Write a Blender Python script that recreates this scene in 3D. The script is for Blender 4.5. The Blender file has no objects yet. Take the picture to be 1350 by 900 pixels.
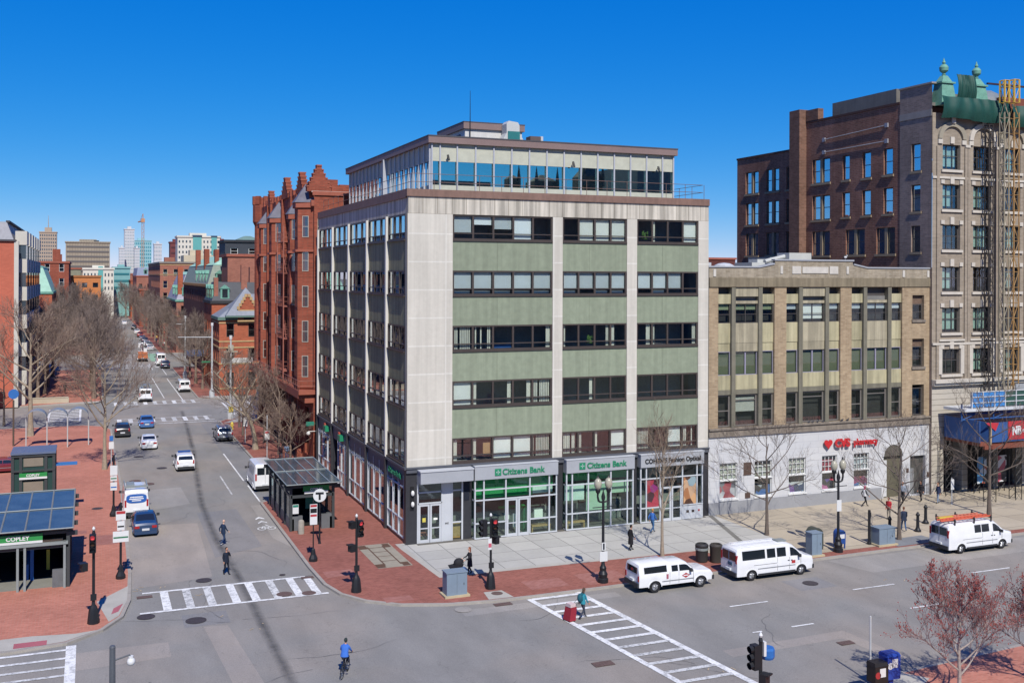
import bpy, math, random
from mathutils import Vector, Matrix
random.seed(7)
C = bpy.context.scene.collection
SC = bpy.context.scene
rad = math.radians
# ---------------------------------------------------------------- camera
cam = bpy.data.cameras.new('camera'); camo = bpy.data.objects.new('camera', cam); C.objects.link(camo)
cam.sensor_width = 36; cam.lens = 36*1372/1350
cam.shift_y = -(450-363.5)/1350
cam.clip_start = 0.5; cam.clip_end = 6000
camo.location = (-21.369, -72.667, 19.5)
camo.rotation_euler = (Matrix.Rotation(rad(-22.1), 3, 'Z') @ Matrix.Rotation(rad(90), 3, 'X') @ Matrix.Rotation(rad(0.2), 3, 'Z')).to_euler()
SC.camera = camo
# ---------------------------------------------------------------- light
SUN_EL, SUN_AZ = 46.0, 187.5        # azimuth clockwise from +Y
w = bpy.data.worlds.new("World"); SC.world = w; w.use_nodes = True
nt = w.node_tree; nt.nodes.clear()
sky = nt.nodes.new('ShaderNodeTexSky'); sky.sky_type = 'NISHITA'; sky.sun_disc = False
sky.sun_elevation = rad(SUN_EL); sky.sun_rotation = rad(SUN_AZ); sky.ozone_density = 10; sky.air_density = 0.8; sky.dust_density = 0; sky.altitude = 3000
hs = nt.nodes.new('ShaderNodeHueSaturation'); hs.inputs['Saturation'].default_value = 1.2; hs.inputs['Hue'].default_value = 0.495
bg = nt.nodes.new('ShaderNodeBackground'); bg.inputs[1].default_value = 0.122
out = nt.nodes.new('ShaderNodeOutputWorld')
nt.links.new(sky.outputs[0], hs.inputs['Color']); tn = nt.nodes.new('ShaderNodeMix'); tn.data_type = 'RGBA'; tn.blend_type = 'MULTIPLY'; tn.inputs[0].default_value = 1; tn.inputs[7].default_value = (1.1, .9, .92, 1); nt.links.new(hs.outputs[0], tn.inputs[6]); sc_ = nt.nodes.new('ShaderNodeSeparateColor'); cc_ = nt.nodes.new('ShaderNodeCombineColor'); nt.links.new(tn.outputs[2], sc_.inputs[0])
for i_, (p_, m_) in enumerate(((1.0, 1.02), (.78, 1.13), (.30, 3.22))):
    pw_ = nt.nodes.new('ShaderNodeMath'); pw_.operation = 'POWER'; pw_.inputs[1].default_value = p_; ml_ = nt.nodes.new('ShaderNodeMath'); ml_.operation = 'MULTIPLY'; ml_.inputs[1].default_value = m_
    nt.links.new(sc_.outputs[i_], pw_.inputs[0]); nt.links.new(pw_.outputs[0], ml_.inputs[0]); nt.links.new(ml_.outputs[0], cc_.inputs[i_])
nt.links.new(cc_.outputs[0], bg.inputs[0]); nt.links.new(bg.outputs[0], out.inputs[0])
sl = bpy.data.lights.new('sun', 'SUN'); sl.energy = 4.8; sl.angle = rad(0.5); sl.color = (1, 0.955, 0.88)
so = bpy.data.objects.new('sun', sl); C.objects.link(so)
a, e = rad(SUN_AZ), rad(SUN_EL)
so.rotation_euler = (-Vector((math.sin(a)*math.cos(e), math.cos(a)*math.cos(e), math.sin(e)))).to_track_quat('-Z', 'Y').to_euler()
so.location = (0, -60, 90)
SC.view_settings.view_transform = 'Standard'; SC.view_settings.look = 'None'; SC.view_settings.gamma = 1
SC.view_settings.use_curve_mapping = False
SC.view_settings.exposure = 0.25
SC.render.engine = 'CYCLES'; SC.render.resolution_x = 1024; SC.render.resolution_y = 682
# ---------------------------------------------------------------- materials
_m = {}
def lin(h):
    h = h.lstrip('#'); r = []
    for i in (0, 2, 4):
        c = int(h[i:i+2], 16)/255; r.append(c/12.92 if c <= .04045 else ((c+.055)/1.055)**2.4)
    y = .3*r[0]+.5*r[1]+.2*r[2]
    return tuple(.74*(c+(y-c)*.13) for c in r)
class NG:
    def __init__(s, name):
        s.m = bpy.data.materials.new(name); s.m.use_nodes = True; s.t = s.m.node_tree
        s.b = s.t.nodes['Principled BSDF']; s.o = s.t.nodes['Material Output']
        s.tc = s.t.nodes.new('ShaderNodeTexCoord')
    def n(s, typ, **k):
        x = s.t.nodes.new('ShaderNode'+typ)
        for a_, v in k.items(): setattr(x, a_, v)
        return x
    def l(s, a_, b_): s.t.links.new(a_, b_)
    def noise(s, scale, mp=None, detail=4, rough=.6, src='Object'):
        n_ = s.n('TexNoise'); n_.inputs['Scale'].default_value = scale; n_.inputs['Detail'].default_value = detail; n_.inputs['Roughness'].default_value = rough
        v = s.tc.outputs[src]
        if mp:
            m_ = s.n('Mapping'); m_.inputs['Scale'].default_value = mp; s.l(v, m_.inputs[0]); v = m_.outputs[0]
        s.l(v, n_.inputs['Vector']); return n_.outputs[0]
    def ramp(s, v, lo, hi, a_, b_):
        r = s.n('MapRange'); r.inputs[1].default_value = lo; r.inputs[2].default_value = hi; r.inputs[3].default_value = a_; r.inputs[4].default_value = b_
        s.l(v, r.inputs[0]); return r.outputs[0]
    def mul(s, col, val):
        m_ = s.n('Mix', data_type='RGBA', blend_type='MULTIPLY'); m_.inputs[0].default_value = 1
        if isinstance(col, tuple): m_.inputs[6].default_value = (*col, 1)
        else: s.l(col, m_.inputs[6])
        c = s.n('CombineColor')
        for i in range(3): s.l(val, c.inputs[i])
        s.l(c.outputs[0], m_.inputs[7]); return m_.outputs[2]
    def mix(s, fac, c1, c2):
        m_ = s.n('Mix', data_type='RGBA')
        if isinstance(fac, float): m_.inputs[0].default_value = fac
        else: s.l(fac, m_.inputs[0])
        for c, i in ((c1, 6), (c2, 7)):
            if isinstance(c, tuple): m_.inputs[i].default_value = (*c, 1)
            else: s.l(c, m_.inputs[i])
        return m_.outputs[2]
def M(key, col=None, rough=.8, var=.12, scale=.7, metal=0, spec=.3, streak=0, bump=0, emit=0, rnd=0):
    if key in _m: return _m[key]
    if isinstance(col, str): col = lin(col)
    g = NG(key); g.b.inputs['Roughness'].default_value = rough; g.b.inputs['Metallic'].default_value = metal
    g.b.inputs['Specular IOR Level'].default_value = spec
    c = col
    if var:
        v1 = g.ramp(g.noise(scale), .3, .7, 1-var, 1+var); c = g.mul(c, v1)
        v2 = g.ramp(g.noise(scale*14, detail=2), .3, .7, 1-var*.6, 1+var*.6); c = g.mul(c, v2)
    if rnd: oi = g.n('ObjectInfo'); c = g.mul(c, g.ramp(oi.outputs['Random'], 0, 1, 1-rnd, 1+rnd))
    if streak:
        v3 = g.ramp(g.noise(1.6, (1.6, 1.6, .07), 3), .38, .62, 1-streak, 1+streak*.4); c = g.mul(c, v3)
    if isinstance(c, tuple): g.b.inputs['Base Color'].default_value = (*c, 1)
    else: g.l(c, g.b.inputs['Base Color'])
    if bump:
        b = g.n('Bump'); b.inputs['Strength'].default_value = bump; b.inputs['Distance'].default_value = .02
        g.l(g.noise(22), b.inputs['Height']); g.l(b.outputs[0], g.b.inputs['Normal'])
    if emit:
        g.b.inputs['Emission Color'].default_value = (*col, 1); g.b.inputs['Emission Strength'].default_value = emit
    _m[key] = g.m; return g.m
def MBrick(key, c1, c2, mortar, bw=.5, bh=.16, ms=.018, var=.22, flat=False, streak=0, off=.5, mscale=.25):
    if key in _m: return _m[key]
    c1, c2, mortar = [lin(c) if isinstance(c, str) else c for c in (c1, c2, mortar)]
    g = NG(key); g.b.inputs['Roughness'].default_value = .9; g.b.inputs['Specular IOR Level'].default_value = .2
    sp = g.n('SeparateXYZ'); g.l(g.tc.outputs['Object'], sp.inputs[0]); cb = g.n('CombineXYZ')
    if flat: g.l(sp.outputs[0], cb.inputs[0]); g.l(sp.outputs[1], cb.inputs[1])
    else:
        ad = g.n('Math', operation='ADD'); g.l(sp.outputs[0], ad.inputs[0]); g.l(sp.outputs[1], ad.inputs[1])
        g.l(ad.outputs[0], cb.inputs[0]); g.l(sp.outputs[2], cb.inputs[1])
    b = g.n('TexBrick', offset=off); b.inputs['Scale'].default_value = 1; b.inputs['Brick Width'].default_value = bw; b.inputs['Row Height'].default_value = bh
    b.inputs['Mortar Size'].default_value = ms; b.inputs['Color1'].default_value = (*c1, 1); b.inputs['Color2'].default_value = (*c2, 1); b.inputs['Mortar'].default_value = (*mortar, 1)
    g.l(cb.outputs[0], b.inputs[0]); c = b.outputs[0]
    c = g.mul(c, g.ramp(g.noise(mscale), .3, .7, 1-var, 1+var))
    c = g.mul(c, g.ramp(g.noise(3.5), .3, .7, 1-var*.6, 1+var*.6))
    if streak: c = g.mul(c, g.ramp(g.noise(1.3, (1.4, 1.4, .06), 3), .38, .62, 1-streak, 1+streak*.4))
    g.l(c, g.b.inputs['Base Color'])
    _m[key] = g.m; return g.m
def MGlass(key, tint=(.8, .9, .88), ior=1.6, boost=1.0, f0=None, gc=(.92, .96, 1)):
    """clear window glass: mostly see-through, mirror-like at grazing angles"""
    if key in _m: return _m[key]
    g = NG(key); g.t.nodes.remove(g.b)
    tr = g.n('BsdfTransparent'); tr.inputs[0].default_value = (*tint, 1)
    gl = g.n('BsdfGlossy'); gl.inputs['Roughness'].default_value = 0.01; gl.inputs[0].default_value = (*gc, 1)
    ge = g.n('NewGeometry'); dt = g.n('VectorMath', operation='DOT_PRODUCT'); g.l(ge.outputs['Incoming'], dt.inputs[0]); g.l(ge.outputs['Normal'], dt.inputs[1])
    ab = g.n('Math', operation='ABSOLUTE'); g.l(dt.outputs['Value'], ab.inputs[0]); om = g.n('Math', operation='SUBTRACT'); om.inputs[0].default_value = 1; g.l(ab.outputs[0], om.inputs[1])
    pw = g.n('Math', operation='POWER'); pw.inputs[1].default_value = 5 if boost <= 1 else 3.2; g.l(om.outputs[0], pw.inputs[0])
    F0 = f0 or ((ior-1)/(ior+1))**2*1.5
    mm = g.n('Math', operation='MULTIPLY_ADD', use_clamp=True); mm.inputs[1].default_value = 1-F0; mm.inputs[2].default_value = F0; g.l(pw.outputs[0], mm.inputs[0])
    mx = g.n('MixShader'); g.l(mm.outputs[0], mx.inputs[0]); g.l(tr.outputs[0], mx.inputs[1]); g.l(gl.outputs[0], mx.inputs[2])
    g.l(mx.outputs[0], g.o.inputs[0]); _m[key] = g.m; return g.m
def MAsphalt(key, base, pink=.0):
    if key in _m: return _m[key]
    g = NG(key); g.b.inputs['Roughness'].default_value = .92; g.b.inputs['Specular IOR Level'].default_value = .25
    c = g.mix(g.ramp(g.noise(.07, detail=3), .42, .6, 0, 1), tuple(base), (base[0]*1.16+pink, base[1]*1.1, base[2]*1.03))
    c = g.mul(c, g.ramp(g.noise(.45, (1, .35, 1), 5), .3, .7, .88, 1.12))
    c = g.mul(c, g.ramp(g.noise(14, detail=4, rough=.8), .3, .7, .82, 1.18))
    c = g.mul(c, g.ramp(g.noise(.9, detail=6, rough=.8), .62, .72, 1, .86))
    vo = g.n('TexVoronoi', feature='DISTANCE_TO_EDGE'); vo.inputs['Scale'].default_value = .16
    dn = g.n('Mix', data_type='VECTOR'); dn.inputs[0].default_value = .35
    nz = g.n('TexNoise'); nz.inputs['Scale'].default_value = .5; nz.inputs['Detail'].default_value = 5
    g.l(g.tc.outputs['Object'], nz.inputs['Vector']); g.l(g.tc.outputs['Object'], dn.inputs[4]); 
    sc_ = g.n('VectorMath', operation='SCALE'); sc_.inputs['Scale'].default_value = 9; g.l(nz.outputs[1], sc_.inputs[0]); ad = g.n('VectorMath', operation='ADD')
    g.l(g.tc.outputs['Object'], ad.inputs[0]); g.l(sc_.outputs[0], ad.inputs[1]); g.l(ad.outputs[0], vo.inputs['Vector'])
    c = g.mul(c, g.ramp(vo.outputs[0], .0, .006, .78, 1.0))
    g.l(c, g.b.inputs['Base Color']); _m[key] = g.m; return g.m
def MPaint(key, col, under):
    """road paint worn through to the asphalt"""
    if key in _m: return _m[key]
    g = NG(key); g.b.inputs['Roughness'].default_value = .8
    f = g.ramp(g.noise(3.4, detail=9, rough=.85), .48, .58, 0, .9 if 'worn' in key else .62)
    c = g.mix(f, col, under); c = g.mul(c, g.ramp(g.noise(.5), .3, .7, .85, 1.08))
    g.l(c, g.b.inputs['Base Color']); _m[key] = g.m; return g.m
# ---------------------------------------------------------------- mesh building
def wl(o):
    v = Vector((0, 0, 0))
    while o is not None: v = v + o.location; o = o.parent
    return v
def meta(o, label=None, cat=None, group=None, kind=None):
    if label: o['label'] = label
    if cat: o['category'] = cat
    if group: o['group'] = group
    if kind: o['kind'] = kind
    return o
def empty(name, loc, label, cat, group=None, rz=0):
    o = bpy.data.objects.new(name, None); C.objects.link(o); o.location = loc; o.rotation_euler.z = rz
    o.empty_display_size = .3
    return meta(o, label, cat, group)
def mk(name, me, parent=None, loc=(0, 0, 0), rz=0):
    o = bpy.data.objects.new(name, me); C.objects.link(o); o.location = loc; o.rotation_euler.z = rz
    if parent is not None: o.parent = parent
    return o
class MB:
    def __init__(s): s.v = []; s.f = []; s.m = []; s.cm = 0
    def add(s, vs, fs):
        n = len(s.v); s.v += [tuple(p) for p in vs]
        for f in fs: s.f.append(tuple(i+n for i in f)); s.m.append(s.cm)
        return s
    def poly(s, *pts): return s.add(pts, [tuple(range(len(pts)))])
    def hexa(s, p):   # 8 points: bottom 4 ccw, top 4
        return s.add(p, [(3, 2, 1, 0), (4, 5, 6, 7), (0, 1, 5, 4), (1, 2, 6, 5), (2, 3, 7, 6), (3, 0, 4, 7)])
    def box(s, x0, x1, y0, y1, z0, z1):
        return s.hexa([(x0, y0, z0), (x1, y0, z0), (x1, y1, z0), (x0, y1, z0), (x0, y0, z1), (x1, y0, z1), (x1, y1, z1), (x0, y1, z1)])
    def obox(s, cx, cy, lx, ly, z0, z1, ang=0):
        ca, sa = math.cos(ang), math.sin(ang)
        q = [(cx+ca*a_-sa*b_, cy+sa*a_+ca*b_) for a_, b_ in ((-lx/2, -ly/2), (lx/2, -ly/2), (lx/2, ly/2), (-lx/2, ly/2))]
        return s.hexa([(x, y, z0) for x, y in q]+[(x, y, z1) for x, y in q])
    def prism(s, pts, z0, z1, top=None):
        n = len(pts); tp = top or pts
        return s.add([(x, y, z0) for x, y in pts]+[(x, y, z1) for x, y in tp],
                     [tuple(range(n-1, -1, -1)), tuple(range(n, 2*n))]+[(i, (i+1) % n, n+(i+1) % n, n+i) for i in range(n)])
    def xprism(s, pts, x0, x1):   # profile in (y,z) extruded along x
        n = len(pts)
        return s.add([(x0, y, z) for y, z in pts]+[(x1, y, z) for y, z in pts],
                     [tuple(range(n)), tuple(range(2*n-1, n-1, -1))]+[(n+i, n+(i+1) % n, (i+1) % n, i) for i in range(n)])
    def yprism(s, pts, y0, y1):   # profile in (x,z) extruded along y
        n = len(pts)
        return s.add([(x, y0, z) for x, z in pts]+[(x, y1, z) for x, z in pts],
                     [tuple(range(n)), tuple(range(2*n-1, n-1, -1))]+[(n+i, n+(i+1) % n, (i+1) % n, i) for i in range(n)])
    def tube(s, pts, r, n=6, cap=True):
        pts = [Vector(p) for p in pts]; k = len(pts)
        rr = r if isinstance(r, (list, tuple)) else [r]*k
        vs = []; up = None
        for i, p in enumerate(pts):
            d = (pts[min(i+1, k-1)]-pts[max(i-1, 0)])
            d = d.normalized() if d.length > 1e-9 else Vector((0, 0, 1))
            if up is None: up = Vector((0, 0, 1)) if abs(d.z) < .9 else Vector((1, 0, 0))
            a_ = d.cross(up); a_ = a_.normalized() if a_.length > 1e-6 else Vector((1, 0, 0)); b_ = d.cross(a_)
            for j in range(n):
                t = 2*math.pi*j/n; vs.append(p+(a_*math.cos(t)+b_*math.sin(t))*rr[i])
            up = b_
            up = -b_.cross(d).cross(d) if False else a_.cross(d)
        fs = [(i*n+j, i*n+(j+1) % n, (i+1)*n+(j+1) % n, (i+1)*n+j) for i in range(k-1) for j in range(n)]
        if cap: fs += [tuple(range(n)), tuple(range(k*n-1, (k-1)*n-1, -1))]
        return s.add(vs, fs)
    def lathe(s, prof, cx=0, cy=0, n=16, z=0):
        vs = []; k = len(prof)
        for r, h in prof:
            for j in range(n):
                t = 2*math.pi*j/n; vs.append((cx+r*math.cos(t), cy+r*math.sin(t), z+h))
        fs = [(i*n+j, i*n+(j+1) % n, (i+1)*n+(j+1) % n, (i+1)*n+j) for i in range(k-1) for j in range(n)]
        fs += [tuple(range(n-1, -1, -1)), tuple(range((k-1)*n, k*n))]
        return s.add(vs, fs)
    def ball(s, c, rx, ry=None, rz=None, n=10, m=7):
        ry = ry or rx; rz = rz or rx; vs = []
        for i in range(m+1):
            ph = math.pi*i/m
            for j in range(n):
                t = 2*math.pi*j/n; vs.append((c[0]+rx*math.sin(ph)*math.cos(t), c[1]+ry*math.sin(ph)*math.sin(t), c[2]-rz*math.cos(ph)))
        return s.add(vs, [(i*n+j, i*n+(j+1) % n, (i+1)*n+(j+1) % n, (i+1)*n+j) for i in range(m) for j in range(n)])
    def mesh(s, name, mats, smooth=False, off=None):
        me = bpy.data.meshes.new(name)
        vs = s.v if off is None else [(a_-off[0], b_-off[1], c_-off[2]) for a_, b_, c_ in s.v]
        me.from_pydata(vs, [], s.f)
        for m_ in (mats if isinstance(mats, (list, tuple)) else [mats]): me.materials.append(m_)
        if any(s.m): me.polygons.foreach_set('material_index', s.m)
        if smooth:
            me.shade_smooth(); me.set_sharp_from_angle(angle=rad(38 if smooth is True else smooth))
        me.update(); return me
    def build(s, name, mats, parent=None, smooth=False, local=False, loc=None):
        """vertices in world coordinates unless local"""
        if local: return mk(name, s.mesh(name, mats, smooth), parent, loc or (0, 0, 0))
        off = wl(parent) if parent is not None else None
        if parent is None:
            # give a top-level mesh an origin at its own foot
            xs = [p[0] for p in s.v]; ys = [p[1] for p in s.v]; zs = [p[2] for p in s.v]
            off = Vector(((min(xs)+max(xs))/2, (min(ys)+max(ys))/2, min(zs)))
            return mk(name, s.mesh(name, mats, smooth, off), None, off)
        return mk(name, s.mesh(name, mats, smooth, off), parent)
def struct(name, mb, mats, label=None):
    o = mk(name, mb.mesh(name, mats)); meta(o, label, None, None, 'structure'); return o
class Face:
    """a wall plane: u along it, z up, o outward"""
    def __init__(s, ox, oy, dx, dy, nx, ny): s.o = (ox, oy); s.d = (dx, dy); s.n = (nx, ny); s.rz = math.atan2(nx, -ny)
    def p(s, u, z, o=0): return (s.o[0]+s.d[0]*u+s.n[0]*o, s.o[1]+s.d[1]*u+s.n[1]*o, z)
    def box(s, mb, u0, u1, z0, z1, o0, o1):
        q = [s.p(u0, z0, o0), s.p(u1, z0, o0), s.p(u1, z0, o1), s.p(u0, z0, o1)]
        return mb.hexa(q+[(x, y, z1) for x, y, _ in q])
    def wall(s, mb, u0, u1, z0, z1, holes=(), depth=.3, o=0):
        us = sorted(set([u0, u1]+[h[0] for h in holes]+[h[1] for h in holes])); zs = sorted(set([z0, z1]+[h[2] for h in holes]+[h[3] for h in holes]))
        us = [u for u in us if u0 <= u <= u1]; zs = [z for z in zs if z0 <= z <= z1]
        for i in range(len(us)-1):
            run = None
            for j in range(len(zs)):
                inside = True
                if j < len(zs)-1:
                    uc, zc = (us[i]+us[i+1])/2, (zs[j]+zs[j+1])/2
                    inside = any(h[0] < uc < h[1] and h[2] < zc < h[3] for h in holes)
                if not inside and run is None: run = zs[j]
                if inside and run is not None:
                    mb.poly(s.p(us[i], run, o), s.p(us[i+1], run, o), s.p(us[i+1], zs[j], o), s.p(us[i], zs[j], o)); run = None
        for h in holes:
            dp = h[4] if len(h) > 4 else depth
            A = [s.p(h[0], h[2], o), s.p(h[1], h[2], o), s.p(h[1], h[3], o), s.p(h[0], h[3], o)]
            B = [s.p(h[0], h[2], o-dp), s.p(h[1], h[2], o-dp), s.p(h[1], h[3], o-dp), s.p(h[0], h[3], o-dp)]
            for k in range(4): mb.poly(A[k], A[(k+1) % 4], B[(k+1) % 4], B[k])
        return mb
# windows: frame mesh (shared) with pane and optional curtain under it
_w = {}
def win(parent, F, u0, u1, z0, z1, o=-.15, nx=1, nz=2, t=.07, b=.05, fm=None, gm=None, cm=None, cfrac=(0, 1), cside=(0, 1), name='window', label=None, dark=True):
    W = round(u1-u0, 2); H = round(z1-z0, 2); key = (W, H, nx, nz, t, b, fm.name, gm.name, cm.name if cm else 0, cfrac, cside)
    if key not in _w:
        f = MB()
        f.box(-W/2, W/2, -.03, .06, 0, t); f.box(-W/2, W/2, -.03, .06, H-t, H)
        f.box(-W/2, -W/2+t, -.03, .06, t, H-t); f.box(W/2-t, W/2, -.03, .06, t, H-t)
        for i in range(1, nx): x = -W/2+W*i/nx; f.box(x-b/2, x+b/2, -.025, .05, t, H-t)
        if nz:
            zz = [H*i/nz for i in range(1, nz)] if isinstance(nz, int) else [H*q for q in nz]
            for z in zz: f.box(-W/2+t, W/2-t, -.02, .045, z-b/2, z+b/2)
        p = MB(); p.box(-W/2+t*.5, W/2-t*.5, .012, .02, t*.5, H-t*.5)
        c = None
        d = MB(); d.poly((-W/2, .62, 0), (W/2, .62, 0), (W/2, .62, H), (-W/2, .62, H)); d.poly((-W/2, .07, H), (W/2, .07, H), (W/2, .62, H), (-W/2, .62, H)); d.poly((-W/2, .07, 0), (W/2, .07, 0), (W/2, .62, 0), (-W/2, .62, 0))
        d.poly((-W/2, .07, 0), (-W/2, .62, 0), (-W/2, .62, H), (-W/2, .07, H)); d.poly((W/2, .07, 0), (W/2, .62, 0), (W/2, .62, H), (W/2, .07, H))
        if cm: c = MB(); c.box(-W/2+t+(W-2*t)*cside[0], -W/2+t+(W-2*t)*cside[1], .13, .15, t+(H-2*t)*cfrac[0], t+(H-2*t)*cfrac[1])
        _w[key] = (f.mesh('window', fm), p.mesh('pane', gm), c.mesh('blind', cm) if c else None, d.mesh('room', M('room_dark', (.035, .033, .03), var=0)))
    a_ = _w[key]; x, y, z = F.p((u0+u1)/2, z0, o); off = wl(parent)
    q = mk(name, a_[0], parent, (x-off.x, y-off.y, z-off.z), F.rz)
    if label: q['label'] = label
    mk('pane', a_[1], q)
    if a_[2]: mk('blind', a_[2], q)
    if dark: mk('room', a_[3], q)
    return q
def text(name, s, size, loc, F, mat, parent=None, ext=.03, bold=0, align='CENTER', rx=0, sx=1):
    cu = bpy.data.curves.new('lettering', 'FONT'); cu.body = s; cu.size = size; cu.extrude = ext; cu.align_x = align; cu.offset = bold; cu.resolution_u = 3
    o = bpy.data.objects.new('lettering', cu); C.objects.link(o); bpy.context.view_layer.update()
    me = bpy.data.meshes.new_from_object(o.evaluated_get(bpy.context.evaluated_depsgraph_get())); bpy.data.objects.remove(o)
    me.name = name; me.materials.clear(); me.materials.append(mat)
    R_ = Matrix.Rotation(F if isinstance(F, float) else F.rz, 4, 'Z') @ Matrix.Rotation(rad(90)+rx, 4, 'X') @ Matrix.Scale(sx, 4, (1, 0, 0))
    me.transform(R_)
    q = mk(name, me, parent); off = wl(parent) if parent is not None else Vector((0, 0, 0)); q.location = Vector(loc)-off
    return q
# ---------------------------------------------------------------- ground and streets
RZ = -0.13
asph = (.2, .194, .181)
mAsph = MAsphalt('asphalt', asph, .006); mAsphD = MAsphalt('asphalt_dark', (.178, .178, .18)); mAsphP = MAsphalt('asphalt_pinkish', (.245, .225, .205)); mAsphL = MAsphalt('asphalt_light', (.245, .235, .22))
mPave = MBrick('paving_brick', '#ab6455', '#955446', '#a0705f', .3, .15, .012, .13, flat=True)
mPaveL = MBrick('plaza_brick', '#cf8068', '#bb7059', '#bd8a74', .36, .15, .012, .13, flat=True)
mSlab = MBrick('bank_slabs', '#c2bfb6', '#b4b2aa', '#8d8c86', 2.2, 2.2, .035, .07, flat=True, off=0)
mTan = MBrick('tan_concrete', '#c1b39b', '#b6a890', '#91887a', 3.2, 3.0, .04, .08, flat=True, off=0)
mKerb = M('kerb_granite', '#a9a196', .85, .12, 1.5)
mConc = M('concrete', '#b9b4a8', .9, .08, .8)
mWhite = MPaint('road_paint', (.7, .7, .68), (.2, .2, .195))
mWhiteW = MPaint('road_paint_worn', (.55, .55, .53), (.19, .19, .185))
g = MB(); g.poly((-3000, -1500, RZ), (3000, -1500, RZ), (3000, 5000, RZ), (-3000, 5000, RZ)); struct('ground', g, mAsph)
def arc(cx, cy, r, a0, a1, n=10): return [(cx+r*math.cos(rad(a0+(a1-a0)*i/n)), cy+r*math.sin(rad(a0+(a1-a0)*i/n))) for i in range(n+1)]
def block(name, pts, mat, kerb=True, z=0.0):
    m_ = MB(); m_.prism(pts, RZ-.2, z); struct(name, m_, mat)
def offset(pts, d):
    n = len(pts); r = []
    for i in range(n):
        p0, p1, p2 = Vector(pts[i-1]), Vector(pts[i]), Vector(pts[(i+1) % n])
        a_ = (p1-p0).normalized(); b_ = (p2-p1).normalized(); na = Vector((-a_.y, a_.x)); nb = Vector((-b_.y, b_.x))
        k = (na+nb); k = k/max(k.length, .2); k = k*d/max(.5, k.dot(na)); r.append(tuple(p1+k))
    return r
def kerbed(name, pts, mat):
    """block inside a granite kerb ring (points counter-clockwise)"""
    inner = offset(pts, .22); block(name, inner, mat, z=.0)
    m_ = MB(); n = len(pts)
    for i in range(n):
        j = (i+1) % n; a_, b_, c_, d_ = pts[i], pts[j], inner[j], inner[i]
        m_.hexa([(*a_, RZ-.2), (*b_, RZ-.2), (*c_, RZ-.2), (*d_, RZ-.2), (*a_, .006), (*b_, .006), (*c_, .006), (*d_, .006)])
    struct('kerb', m_, mKerb)
# block with the bank (from the bump-out back to the side street)
cornerR = [(-7.75, 18.2), (-7.75, -3)] + [(-7.6, -7.2), (-7.1, -9.6), (-6.0, -11.5), (-4.2, -13.0), (-1.6, -13.95), (1.2, -14.35), (4, -14.4)]
kerbed('sidewalk', cornerR + [(9, -14.35), (30, -13.8), (48, -13.7), (200, -13.7), (200, 73), (-2.6, 73)] + [(-4.3, 72.2), (-5.3, 70.4), (-5.3, 20.4)], mPave)
kerbed('plaza', [(-120, -13.15), (-25, -13.15), (-22.4, -12.75), (-20.6, -11.2), (-19.5, -9.2), (-19.0, -6.2), (-18.75, 0), (-18.5, 30), (-18.7, 68), (-19.6, 71), (-22, 73), (-120, 73)], mPaveL)
kerbed('side_street_pavement', [(-3, 97), (300, 97), (300, 158), (-3.5, 158), (-5.4, 156), (-5.4, 99.5)], mPave)
kerbed('mall_pavement', [(-120, 97), (-22, 97), (-19.3, 100), (-18.9, 156), (-20, 158), (-120, 158)], mPaveL)
kerbed('far_pavement', [(-5.2, 200), (300, 200), (300, 1200), (-5.2, 1200)], mPave)
kerbed('far_mall_pavement', [(-120, 200), (-19, 200), (-19, 1200), (-120, 1200)], mPaveL)
kerbed('corner_pavement', [(200, -120), (200, -29.9), (30, -31.1), (15.5, -32.2), (13.2, -33.0), (1.5, -33.2), (-1.0, -34.2), (-2.2, -36), (-2.4, -120)], mPaveL)
def sheet(name, pts, mat, z): m_ = MB(); m_.poly(*[(x, y, z) for x, y in pts]); return struct(name, m_, mat)
def rect(name, x0, x1, y0, y1, mat, z): return sheet(name, [(x0, y0), (x1, y0), (x1, y1), (x0, y1)], mat, z)
# pale slabs before the bank, tan concrete before the pharmacy
sheet('bank_forecourt', [(-.35, .5), (-.35, -1), (.05, -8.2), (6, -8.2), (26, -8.9), (26, .5)], mSlab, .005)
sheet('bank_forecourt_border', [(-.75, .5), (-.75, -1), (-.35, -8.65), (26, -9.2), (26, -8.9), (6, -8.2), (.05, -8.2), (-.35, -1), (-.35, .5)], mConc, .006)
sheet('pharmacy_pavement', [(26.0, .5), (26.0, -9.2), (19.2, -9.1), (19.2, -13.35), (26.2, -13.35), (26.4, -12.75), (200, -12.3), (200, .5)], mTan, .009)
sheet('pharmacy_pavement_edge', [(26, .4), (25.6, .4), (22.6, -9.2), (23.0, -9.2)], M('slab_joint', '#7d7a72', .9, .1), .012)
sheet('tree_pit_slate', [(33, -13.35), (33, -11.6), (37, -11.4), (37, -12.75), (35.8, -13.3)], M('slate_paving', '#85888c', .9, .1), .013)
rect('vault_cover_slab', -3.5, -1.1, -5.2, 1.0, M('vault_cover_concrete', '#a39a86', .9, .1, 2), .008)  # concrete slab under the vault grate
rect('unseen_dark_ground', 5, 190, -119, -46, M('unseen_dark_green', (.05, .055, .03), .95, .3, .3), .012)  # out of view, added so the bank windows mirror dark ground
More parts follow.
